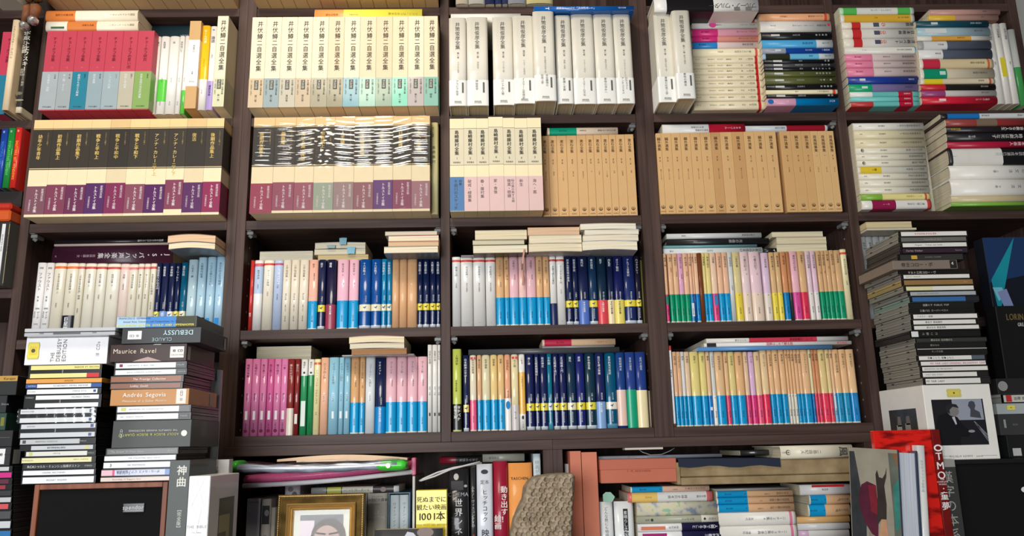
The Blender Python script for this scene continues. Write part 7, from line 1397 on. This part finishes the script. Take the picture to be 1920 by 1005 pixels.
for j in range(0, NZ+1): 
    for i in (0, NX2):
        x, y, z = V[j*(NX2+1)+i]; back.append((x*0.96-(0.004 if i == 0 else -0.004), 0.05+0.003*math.sin(j*0.3), z))
V += back
for j in range(NZ):
    F.append((j*(NX2+1), (j+1)*(NX2+1), nf+2*(j+1), nf+2*j)); F.append((j*(NX2+1)+NX2, nf+2*j+1, nf+2*j+3, (j+1)*(NX2+1)+NX2)); F.append((nf+2*j, nf+2*j+2, nf+2*j+3, nf+2*j+1))
F.append(tuple(NZ*(NX2+1)+i for i in range(NX2+1))+(nf+2*NZ+1, nf+2*NZ)); F.append(tuple(reversed(range(NX2+1)))+(nf, nf+1))
cm = grain('fossil_coral', (140, 124, 102), (182, 166, 142), (90, 90, 90), 0.85)
o = obj('fossil_coral', V, F, cm, smooth=[True]*(NZ*NX2)+[False]*(len(F)-NZ*NX2)); o.location = (cx0, YC, BENCH+0.0002)
fixn(o); tag(o, 'grey-brown fossil coral slab with honeycomb pits', 'fossil')

# ---------------------------------------------------------------- right low bookcase
TC = (206, 122, 96)
front_book(1071, 1092, 846, 920, -0.02, dict(kind='case', segs=[(1, TC)], rough=0.55), 'tall terracotta boxed volume touching the fossil coral', ZS, 0.16, 'terracotta volumes', 'slipcased_book')
front_book(1093, 1122, 848, 920, -0.02, dict(kind='case', segs=[(1, (210, 126, 98))], rough=0.55), 'tall terracotta boxed volume beside the white number book', ZS, 0.16, 'terracotta volumes', 'slipcased_book')
front_book(1060, 1070, 870, 900, 0.02, P2('', (206, 208, 210), '', gloss=0.4), 'silver-white slim book behind the terracotta volumes', ZS, 0.14)
front_book(1124, 1150, 941, 975, -0.01, P2('', (232, 234, 234), '', '', gloss=0.3, more=[('どんな数にも物語がある', 0.94, 6.6, (100, 104, 106), 0.5)]), 'white paperback with black lettering touching a terracotta volume', ZS, 0.14)
front_book(1153, 1189, 940, 975, -0.01, dict(kind='hard', segs=[(1, (234, 236, 236))], rough=0.3, gloss=0.3, bulge=0.003, txt=[('素晴らしき', 0.885, 7.0, (240, 240, 240), 0.56, 'v', True), ('数学世界', 0.64, 9.6, (40, 40, 42), 0.56, 'v', True)], marks=[('rect', 0.56, 0.775, 38, (34, 34, 36), 8.5)]), 'white hardback with a black title block', ZS, 0.15, None, 'hardback_book')
V, F = [], []
x0_, z0_ = un(1130, 940, -0.02); 
for (a, b_) in ((1131, 940), (1129, 926), (1134, 921), (1143, 921), (1152, 930), (1148, 940)): x, z = un(a, b_, -0.012); V.append((x-x0_, -0.001-0.01*(940-b_)/19, z-z0_))
V += [(x, y+0.0004, z) for x, y, z in V]; F = [tuple(range(6)), tuple(reversed(range(6, 12)))]+[(k, (k+1) % 6, (k+1) % 6+6, k+6) for k in range(6)]
o = fixn(obj('sticky_note', V, F, M((176, 222, 196), 0.6))); o.location = (x0_, -0.012, z0_-0.001); tag(o, 'pale green sticky note rising from the white number book', 'sticky note')
C9 = (1100, 850, 6.485); CM = (1320, 850, 6.4)
# left pile
zbase = un(1400, 1012, -0.012)[1]
o = box('storage_box', 0.32, 0.69, -0.012, 0.15, ZS+0.0002, zbase-0.0003, M((70, 60, 52), 0.6), None, 0.002); tag(o, 'dark storage box under the lying paperback piles', 'box')
it = [(398, 463, IW((238, 196, 168), BLUE, '忘れられた日本人', '宮本常一', 'peach paperback with a blue foot'), -65, -75), (470, 575, LB('white paperback with yellow foot and pink ends', [(0.05, (230, 120, 110)), (0.35, (244, 202, 110)), (0.93, (232, 230, 224)), (1, (222, 120, 116))], [('鶴見俊輔', 0.92, 4.4, DKT, 0.5), ('精神史的考察', 0.70, 6, DKT, 0.5), ('平凡社', 0.28, 4, (150, 110, 40), 0.5)]), -105, -45), (590, 755, LB('floral cloth-covered paperback', [(1, (206, 204, 184))], [], rough=0.7)), (758, 845, LB('grey-green paperback with a white head', [(0.79, (168, 168, 148)), (1, (232, 226, 210))], [('大岡信', 0.97, 4.6, DKT, 0.5), ('折々のうた', 0.7, 4.6, DKT, 0.5), ('岩波', 0.15, 4, DKT, 0.5)], marks=[('disc', 0.5, 0.18, 5, (60, 60, 50)), ('disc', 0.5, 0.83, 4.4, (60, 60, 50))])),
      (850, 945, LB('white and navy paperback', [(0.54, (232, 230, 228)), (1, (34, 30, 66))], [('人間であること', 0.98, 6.6, (226, 226, 232), 0.5, 'v', True), ('時実利彦', 0.5, 4.6, DKT, 0.5)], marks=[('rect', 0.55, 0.19, 44, (226, 130, 96), 6)])), (948, 1045, LB('white and indigo paperback with a magenta label', [(0.53, (232, 230, 228)), (1, (36, 34, 70))], [('内村鑑三', 0.98, 6.6, (226, 226, 232), 0.5, 'v', True)], marks=[('rect', 0.3, 0.2, 44, (170, 40, 120), 5)]), 0, 10)]
stack(C9, it, (595, 1562), (625, 1625), -0.012, zbase, 'floral-cloth pile', 'pile with the floral cloth book')
for o in COL.objects:
    if o.get('label', '').startswith('floral cloth-covered'):
        me = o.children[0].data; fm = bpy.data.materials.new('floral_cloth'); fm.use_nodes = True; nt = fm.node_tree; bs = nt.nodes['Principled BSDF']; bs.inputs['Roughness'].default_value = 0.8
        tc = nt.nodes.new('ShaderNodeTexCoord'); vo = nt.nodes.new('ShaderNodeTexNoise'); vo.inputs['Scale'].default_value = 45; vo.inputs['Detail'].default_value = 3; cr = nt.nodes.new('ShaderNodeValToRGB')
        cr.color_ramp.elements[0].position = 0.36; cr.color_ramp.elements[0].color = (s2l(140), s2l(150), s2l(170), 1); cr.color_ramp.elements[1].position = 0.46; cr.color_ramp.elements[1].color = (s2l(206), s2l(202), s2l(180), 1)
        e = cr.color_ramp.elements.new(0.57); e.color = (s2l(214), s2l(206), s2l(170), 1); e = cr.color_ramp.elements.new(0.63); e.color = (s2l(138), s2l(186), s2l(160), 1); e = cr.color_ramp.elements.new(0.74); e.color = (s2l(216), s2l(206), s2l(150), 1)
        nt.links.new(tc.outputs['Object'], vo.inputs['Vector']); nt.links.new(vo.outputs['Fac'], cr.inputs['Fac']); nt.links.new(cr.outputs['Color'], bs.inputs['Base Color']); me.materials[0] = fm
it = [(415, 445, LB('flat grey booklet', [(1, (150, 148, 144))], []), 0, -40), (447, 518, IW((232, 188, 142), BLUE, '日本の思想', '丸山真男', 'tan paperback with blue foot, upper')), (522, 596, IW((232, 186, 142), BLUE, '超国家主義の論理', '丸山', 'tan paperback with blue foot, middle')), (606, 704, IW((234, 188, 144), BLUE, '超国家主義と心理', '丸山真男', 'tan paperback with blue foot, lower')),
      (704, 866, LB('white paperback with a rose tab, upper', [(0.92, (232, 228, 218)), (0.955, (226, 130, 160)), (1, (232, 228, 218))], [('ニーチェ全集4', 0.87, 6, DKT, 0.5), ('反時代', 0.45, 5, DKT, 0.5)])), (868, 1010, LB('white paperback with a rose tab, lower', [(0.92, (232, 228, 218)), (0.955, (226, 130, 160)), (1, (232, 228, 218))], [('ニーチェ全集の事典', 0.87, 6, DKT, 0.5), ('理想社', 0.4, 5, DKT, 0.5)]))]
stack(CM, it, (135, 1056), (190, 1120), -0.012, zbase, 'rose-tabbed pile', 'pile with rose tabs')
it = [(372, 495, LB('white paperback with a red upper edge', [(1, (226, 222, 218))], [('新明解', 0.55, 4, DKT, 0.5)], marks=[('rect', 0.15, 0.55, 60, (196, 30, 40), 4)])), (498, 612, IW((232, 188, 142), BLUE, '善の研究', '西田', 'paperback with a blue foot, upper'), 120), (612, 758, IW((232, 188, 142), BLUE, '哲学の根本', '西田', 'paperback with a blue foot, lower'), 110), (758, 836, LB('ochre-tan paperback', [(1, (214, 170, 110))], []), -20), (836, 922, LB('silver-white paperback', [(1, (206, 206, 204))], []), -10), (922, 1040, LB('white paperback with lilac foot', [(0.2, (206, 170, 196)), (1, (224, 220, 214))], []))]
stack(CM, it, (1150, 1760), (1130, 1740), -0.012, zbase, 'pile behind painted cover', 'pile behind the painted cover')
# boxes lying across the piles
C10 = (1080, 800, 3.69)
zt = un(1270, 910, -0.03)[1]
X0, Z1 = un(1125, 862, -0.03); X1 = un(1267, 862, -0.03)[0]
r = thing('keepsake_box', 'terracotta box lying across the tops of the paperback piles', 'box', ((X0+X1)/2, -0.03, un(1196, 905, -0.03)[1])); w = (X1-X0)/2; h = Z1-r.location.z
box('box_body', -w, w, 0, 0.19, 0, h*0.98, M((196, 112, 86), 0.55), r, 0.001); box('lid', -w-0.0006, w+0.0006, -0.0006, 0.191, h*0.55, h, M((192, 108, 84), 0.55), r, 0.001)
pr = Print(); face_text(pr, 'T. M. NAKANISHI', 0, h*0.5, 0.005, (150, 74, 54), -0.001, False, False, True); pr.build(r)
X0, Z1 = un(1272, 866, -0.035); X1 = un(1612, 866, -0.035)[0]; zk = un(1440, 906, -0.035)[1]
r = thing('kraft_box', 'brown kraft cardboard box with folded corner lying beside the terracotta box', 'box', ((X0+X1)/2, -0.035, zk)); w = (X1-X0)/2; h = Z1-zk
KR = grain('kraft_board', (140, 118, 84), (168, 146, 110), (30, 30, 30), 0.8)
box('box_base', -w+0.003, w, 0.001, 0.22, 0, h*0.32, KR, r, 0.001); box('box_lid', -w+0.003, w, 0, 0.221, h*0.34, h, KR, r, 0.002); box('corner_flap', -w-0.004, -w+0.0025, 0.0, 0.05, h*0.02, h*0.97, KR, r, 0.001)
V, F = [], []
for i in range(11):
    t = i/10; x, z = un(1270+190*t, 866-1.5*t, -0.03); V += [(x, -0.0385, z-0.011-0.002*math.sin(i*1.4)), (x, -0.0368, z-0.0108-0.002*math.sin(i*1.4)), (x, -0.0362, z+0.001), (x, 0.10, z+0.001), (x, 0.10, z+0.0035), (x, -0.0385, z+0.003)]
for i in range(10):
    for k in range(6): F.append((i*6+k, i*6+(k+1) % 6, i*6+6+(k+1) % 6, i*6+6+k))
F += [(5, 4, 3, 2, 1, 0), (60, 61, 62, 63, 64, 65)]
V = [(x, y, z+0.0025) for x, y, z in V]
tag(fixn(obj('cloth_wrapper', V, F, M((34, 42, 60), 0.7))), 'dark navy cloth folded on the kraft box', 'cloth')
stack(C10, [(196, 240, LB('long grey magazine lying on the terracotta box', [(1, (136, 140, 150))], [('SIGHT & SOUND', 0.25, 4, (190, 192, 196), 0.5, 'b')]))], (155, 1010), (155, 1010), 0.01, Z1+0.0022 if False else un(1196, 862, -0.03)[1], '', None, depth=0.17)
stack(C10, [(128, 244, LB('thick cream hardback with a brush character lying on the kraft box', [(1, (232, 224, 200))], [('風', 0.93, 17, (60, 56, 50), 0.5, 'v', True), ('二島由紀夫', 0.56, 7.6, (80, 76, 70), 0.5), ('新潮社', 0.08, 3, (110, 104, 96), 0.5)], marks=[('seal', 0.5, 0.10, 9, (110, 106, 98))], kind='hard', name='hardback_book'))], (1412, 1912), (1412, 1912), -0.04, Z1+0.0002, '', None, depth=0.16)
stack(C10, [(160, 246, LB('thick dark glass-fronted case behind the cream hardback', [(1, (48, 46, 42))], [], gloss=0.6))], (1135, 1408), (1135, 1408), 0.03, Z1+0.0065, '', None, depth=0.14)
X0, Z0 = un(1172, 845, -0.004); X1, Z1b = un(1243, 840.5, -0.004)
o = box('paper_label', 0, X1-X0, 0, 0.03, 0, 0.0035, M((206, 202, 190), 0.5)); o.location = (X0, -0.004, 1.192-0.0037); tag(o, 'white paper label stuck under the low bookcase top', 'label')
P = [px3(1198, 843, 0.02), px3(1205, 848, 0.018), px3(1220, 853, 0.016), px3(1240, 852, 0.018), px3(1255, 846, 0.02), px3(1265, 840, 0.022)]
V, F = tube_vf(P, 0.0009, 6); tag(fixn(obj('thin_cable', V, F, M((150, 150, 150), 0.4), smooth=True)), 'thin grey cable drooping under the low bookcase top', 'cable')

# ---------------------------------------------------------------- books leaning in front, right
def lean_book(px, py_t, Y, w, d, h, rotz, cov, label, name, spec=None):
    X, Z = un(px, py_t, Y); return X, Z
# painted cover book: thick hardback seen cover on
YA = -0.20
X0, Z1 = un(1590, 838, YA); X1 = un(1680, 838, YA)[0]; Xb0 = un(1577, 1000, YA)[0]; Xb1 = un(1664, 1000, YA)[0]
h = Z1-BENCH; w = X1-X0
r = thing('art_book', 'hardback with a painted figure on its cover leaning before the red album', 'book', (X0-0.020, YA, BENCH+0.0003), (0, 0.075, 0.0))
NAV = M((44, 56, 78), 0.35, 0.4)
box('front_board', 0, w, 0.0, 0.0025, 0, h, M((168, 160, 142), 0.3, 0.4, 0.4, 0, 26), r, 0.0006)
def patch(P, c, nm='cover_picture', y=-0.0004): obj(nm, [(a*w, y, b_*h) for a, b_ in P], [tuple(range(len(P)))], M(c, 0.35, 0.4, 0.6, 0, 34), parent=r)
patch([(0.0, 0.0), (0.0, 0.98), (0.10, 0.98), (0.30, 0.62), (0.26, 0.3), (0.36, 0.0)], (62, 64, 66))
patch([(0.36, 0.0), (0.30, 0.30), (0.34, 0.55), (0.42, 0.60), (0.44, 0.3), (0.48, 0.0)], (150, 140, 122), y=-0.0005)
patch([(0.16, 0.74), (0.22, 0.80), (0.34, 0.82), (0.52, 0.80), (0.55, 0.66), (0.52, 0.52), (0.40, 0.54), (0.26, 0.60), (0.17, 0.68)], (96, 40, 58), y=-0.0006)
patch([(0.36, 0.80), (0.52, 0.80), (0.54, 0.64), (0.40, 0.66)], (140, 44, 56), y=-0.0007)
patch([(0.50, 0.58), (0.54, 0.74), (0.52, 0.86), (0.555, 0.885), (0.59, 0.845), (0.66, 0.84), (0.72, 0.865), (0.755, 0.90), (0.74, 0.85), (0.69, 0.80), (0.72, 0.70), (0.70, 0.60), (0.60, 0.62)], (66, 56, 52), y=-0.0008)
patch([(0.52, 0.50), (0.60, 0.62), (0.70, 0.62), (0.74, 0.50), (0.70, 0.40), (0.76, 0.34), (0.70, 0.26), (0.62, 0.32), (0.60, 0.40)], (206, 156, 118), y=-0.0009)
patch([(0.60, 0.40), (0.70, 0.42), (0.68, 0.30), (0.62, 0.26)], (190, 110, 60), y=-0.001)
patch([(0.80, 0.98), (0.86, 0.62), (0.84, 0.0), (1.0, 0.0), (1.0, 0.98)], (108, 112, 100), y=-0.0005)
patch([(0.88, 0.80), (1.0, 0.84), (0.97, 0.58), (0.88, 0.56)], (64, 140, 128), y=-0.0006)
patch([(0.89, 0.98), (0.98, 0.90), (1.0, 0.98)], (150, 104, 66), y=-0.0006)
for k in range(3): patch([(0.10+.07*k, 0.06), (0.115+.07*k, 0.06), (0.17+.06*k, 0.42), (0.16+.06*k, 0.42)], (206, 206, 200), y=-0.0007)
box('fold_edge', w, w+0.0035, 0.0, 0.004, 0, h, NAV, r, 0.0012)
dx = 0.045
box('pages', w+0.0037, w+0.030, 0.004, 0.016, 0.003, h-0.004, pages_mat((206, 212, 222), 0), r)
box('back_board', w+0.0302, w+0.0335, 0.0, 0.02, 0, h, NAV, r, 0.001)
# grey-white volume beside it
X0, Z1 = un(1706, 838, YA); X1 = un(1724, 838, YA)[0]
rr = book(P2('', (226, 226, 222), '', '', gloss=0.3, more=[('カラヴァッジョ全作品', 0.92, 5, (150, 150, 148), 0.4)]), 0.013, h, 0.017, (un(1709, 838, YA)[0]-0.0265+0.0160, YA+0.002, BENCH+0.001), (0, 0.075, 0), 'white slim volume leaning between the painted cover and red album', 'book', None, 'exhibition_catalogue')
# red album: cover facing, spine towards the black loudspeaker
YO = -0.178
X0, Z1 = un(1637, 808, YO); X1 = un(1745, 808, YO)[0]; X2 = un(1762, 808, YO)[0]; h = Z1-BENCH
r = thing('red_album', 'big glossy red album with white spine lettering behind the painted cover', 'book', (X0, YO, BENCH+0.0003), (0, 0.0, 0))
w = X1-X0; sw = X2-X1
rm = bpy.data.materials.new('red_linework'); rm.use_nodes = True; nt = rm.node_tree; bs = nt.nodes['Principled BSDF']; bs.inputs['Roughness'].default_value = 0.25; bs.inputs['Coat Weight'].default_value = 0.4
tc = nt.nodes.new('ShaderNodeTexCoord'); mp = nt.nodes.new('ShaderNodeMapping'); mp.inputs['Scale'].default_value = (12, 12, 40); mp.inputs['Rotation'].default_value = (0, 0.5, 0); nz = nt.nodes.new('ShaderNodeTexNoise'); nz.inputs['Scale'].default_value = 1.6; nz.inputs['Detail'].default_value = 6; cr = nt.nodes.new('ShaderNodeValToRGB')
cr.color_ramp.elements[0].position = 0.40; cr.color_ramp.elements[0].color = (s2l(120), s2l(14), s2l(12), 1); cr.color_ramp.elements[1].position = 0.52; cr.color_ramp.elements[1].color = (s2l(226), s2l(34), s2l(24), 1)
nt.links.new(tc.outputs['Object'], mp.inputs['Vector']); nt.links.new(mp.outputs['Vector'], nz.inputs['Vector']); nt.links.new(nz.outputs['Fac'], cr.inputs['Fac']); nt.links.new(cr.outputs['Color'], bs.inputs['Base Color'])
box('cover', 0, w, 0, 0.012, 0, h, rm, r, 0.001); box('spine', w+0.0003, w+sw, -0.001, 0.013, 0, h, M((120, 26, 22), 0.25, 0.5, 0.5, 0, 30), r, 0.0015)
pr = Print(); sx = w+sw/2+0.0002
for k, (t, z, s_) in enumerate((('O', 0.098, 17), ('T', 0.106, 15), ('M', 0.121, 15), ('O', 0.134, 15))):
    if k == 0:
        P1, P2_ = ellipse(sx, h-0.099+0.006, 0.0078, 0.0078, 20), ellipse(sx, h-0.099+0.006, 0.0050, 0.0050, 20)
    else: face_text(pr, t, sx, h-[0, 0.041, 0.056, 0.071][k]-0.002, 0.0165, (236, 232, 230), -0.0014, True, False, True)
P1, P2_ = ellipse(sx, h-0.030, 0.0072, 0.0055, 20), ellipse(sx, h-0.030, 0.0046, 0.0032, 20)
pr.add((236, 232, 230), [(a, -0.0014, b_) for a, b_ in P1]+[(a, -0.0014, b_) for a, b_ in P2_], [(i, (i+1) % 20, 20+(i+1) % 20, 20+i) for i in range(20)])
for k, t in enumerate(('THE', 'COMPLETE', 'WORKS')): face_text(pr, t, sx, h-0.080-0.0038*k, 0.0034, (230, 226, 224), -0.0014, True, False, True)
for k, t in enumerate('童夢'):
    V, F, _ = text_uv(t, 0.0135, 'v', True); pr.strike((236, 232, 230), [(sx+u, -0.0014, h-0.099-0.016*k+v) for u, v in V], F, 0.0135, True)
P1 = ellipse(sx, h-0.0945, 0.0011, 0.0011, 10); pr.add((236, 232, 230), [(a, -0.0014, b_) for a, b_ in P1], [tuple(range(10))])
pr.build(r)
# grey dictionary behind it
X0, Z1 = un(1763, 862, -0.174); X1 = un(1789, 862, -0.174)[0]; h = Z1-BENCH
book(dict(kind='case', segs=[(1-0.012/h, (58, 58, 56)), (1, (150, 148, 142))], rough=0.5, txt=[('漢字の本系', 1-0.018/h, 20, (160, 158, 150), 0.30, 'v', False, 1.12)]), X1-X0, h, 0.013, (X0, -0.1745, BENCH+0.0002), (0, 0, 0), 'grey boxed dictionary between the red album and black loudspeaker', 'book', None, 'slipcased_book')

# ---------------------------------------------------------------- far right, behind and beside the photo box
fstack(CG, [(190, 745, 97, 172, (190, 176, 140), (226, 208, 160), 'yellowed paperback'), (222, 805, 172, 262, (196, 188, 166), (232, 220, 192), 'pale paperback')], -0.025, un(1660, 442.5, 0.02)[1], 'pair over grey spines', 'page-edge pair')
row(CG, [(185, 245), (247, 325), (327, 405), (407, 470), (472, 540), (542, 610)], (560, 555), (275, 272), [P2('grey paperback with dark characters', (188, 190, 188), '戦争論', '', (60, 60, 60), 0.2, more=[('岩波', 0.3, 4, (60, 60, 60), 0.5)]) for _ in range(6)], 0.02, ZB[3], 'behind the right disc pile', 'grey paperbacks')
CQ = (1780, 400, 3.14)
X0, Z1 = un(1842, 446, -0.06); h1 = un(1842, 572, -0.06)[1]
def record_box(px, pyt, pyb, Y, wdt, col, label, deco, base):
    X0, Z1 = un(px, pyt, Y); h = Z1-base
    r = thing('record_box', label, 'box set', (X0, Y, base+0.0002)); box('carton', 0, wdt, 0, 0.03, 0, h, M(col, 0.35, 0.3), r, 0.001)
    pr = Print(); deco(pr, wdt, h); pr.build(r, 'cover_print'); return r
def deco1(pr, w, h):
    def D(P, c, y): pr.add(c, [(a*w, y, h-b_*h) for a, b_ in P], [tuple(range(len(P)))])
    D([(0, 0.0), (1, 0.0), (1, 0.42), (0.55, 0.25), (0.0, 0.30)], (26, 52, 92), -0.0003)
    D([(0.03, 0.28), (0.44, 0.0), (0.18, 0.36), (0.07, 0.52)], (20, 140, 156), -0.0005)
    D([(0.03, 0.33), (0.16, 0.33), (0.20, 0.38), (0.09, 0.42)], (120, 190, 206), -0.0006)
    D([(0.09, 0.36), (0.22, 0.34), (0.34, 0.56), (0.27, 0.66)], (130, 140, 180), -0.0007)
    cartouche(pr, 0.78*w, h-0.075*h, 0.046, 0.015, -0.0006)
    face_text(pr, 'LORIN', 0.52*w, h-0.62*h, 0.011, (206, 206, 206), -0.0006, True, False, False, 0.7); face_text(pr, 'MAAZEL', 0.48*w, h-0.70*h, 0.011, (206, 206, 206), -0.0006, True, False, False, 0.7)
    face_text(pr, 'THE BERLIN', 0.47*w, h-0.78*h, 0.006, (120, 120, 120), -0.0006, False, False, False, 0.8)
def deco2(pr, w, h):
    face_text(pr, 'LORIN MAAZEL', 0.12*w, h-0.020, 0.016, (110, 92, 50), -0.0006, True, False, False, 0.62)
    face_text(pr, 'GREAT RECORDINGS', 0.26*w, h-0.034, 0.009, (190, 190, 188), -0.0006, True, False, False, 0.6)
zq = un(1900, 735, -0.12)[1]
record_box(1866, 574, 740, -0.12, 0.135, (26, 25, 25), 'black record box with gold and white capitals', deco2, zq)
record_box(1842, 446, 574, -0.085, 0.135, (24, 28, 36), 'navy record box with teal triangles and yellow plaque', deco1, zq)
CN = (1780, 690, 3.19)
RX = [(285, 520, 60, 145, dict(kind='box', look='black case with a round grey seal', col=(40, 38, 38), extra=lambda r, p, a, w, h, d: p.add((150, 148, 144), [(x, -0.0006, z) for x, z in ellipse(a+w*0.14, h*0.5, 0.0085, 0.0085)], [tuple(range(20))]))), (318, 560, 152, 208, J('white-stripped case with a red stamp', [(0.02, 1.0, (200, 196, 186))], [T('出荷 四', 0.27, 6, (50, 46, 44), 'n', 0.5, True)], rects=[(0.08, 0.22, 0.15, 0.85, (190, 50, 50))], body=(150, 148, 140))), (285, 560, 210, 272, dict(kind='box', look='pale blue-grey case with yellow plaque', col=(170, 178, 176), dg=[(0.30, 0.6, 15, 8)])),
      (300, 560, 274, 398, dict(kind='box', look='charcoal box', col=(60, 60, 60), txt=[T('BOX', 0.3, 4, (130, 130, 130), 'n', 0.5)], rects=[(0.10, 0.15, 0.35, 0.75, (150, 150, 148))])), (350, 560, 400, 540, dict(kind='box', look='black box with a small white square', col=(30, 30, 31), rects=[(0.12, 0.36, 0.08, 0.42, (190, 190, 184))]))]
disc_pile(CN, RX, -0.13, RZ+0.0003, 'round-seal pile', 'far loudspeaker pile', 0.10)
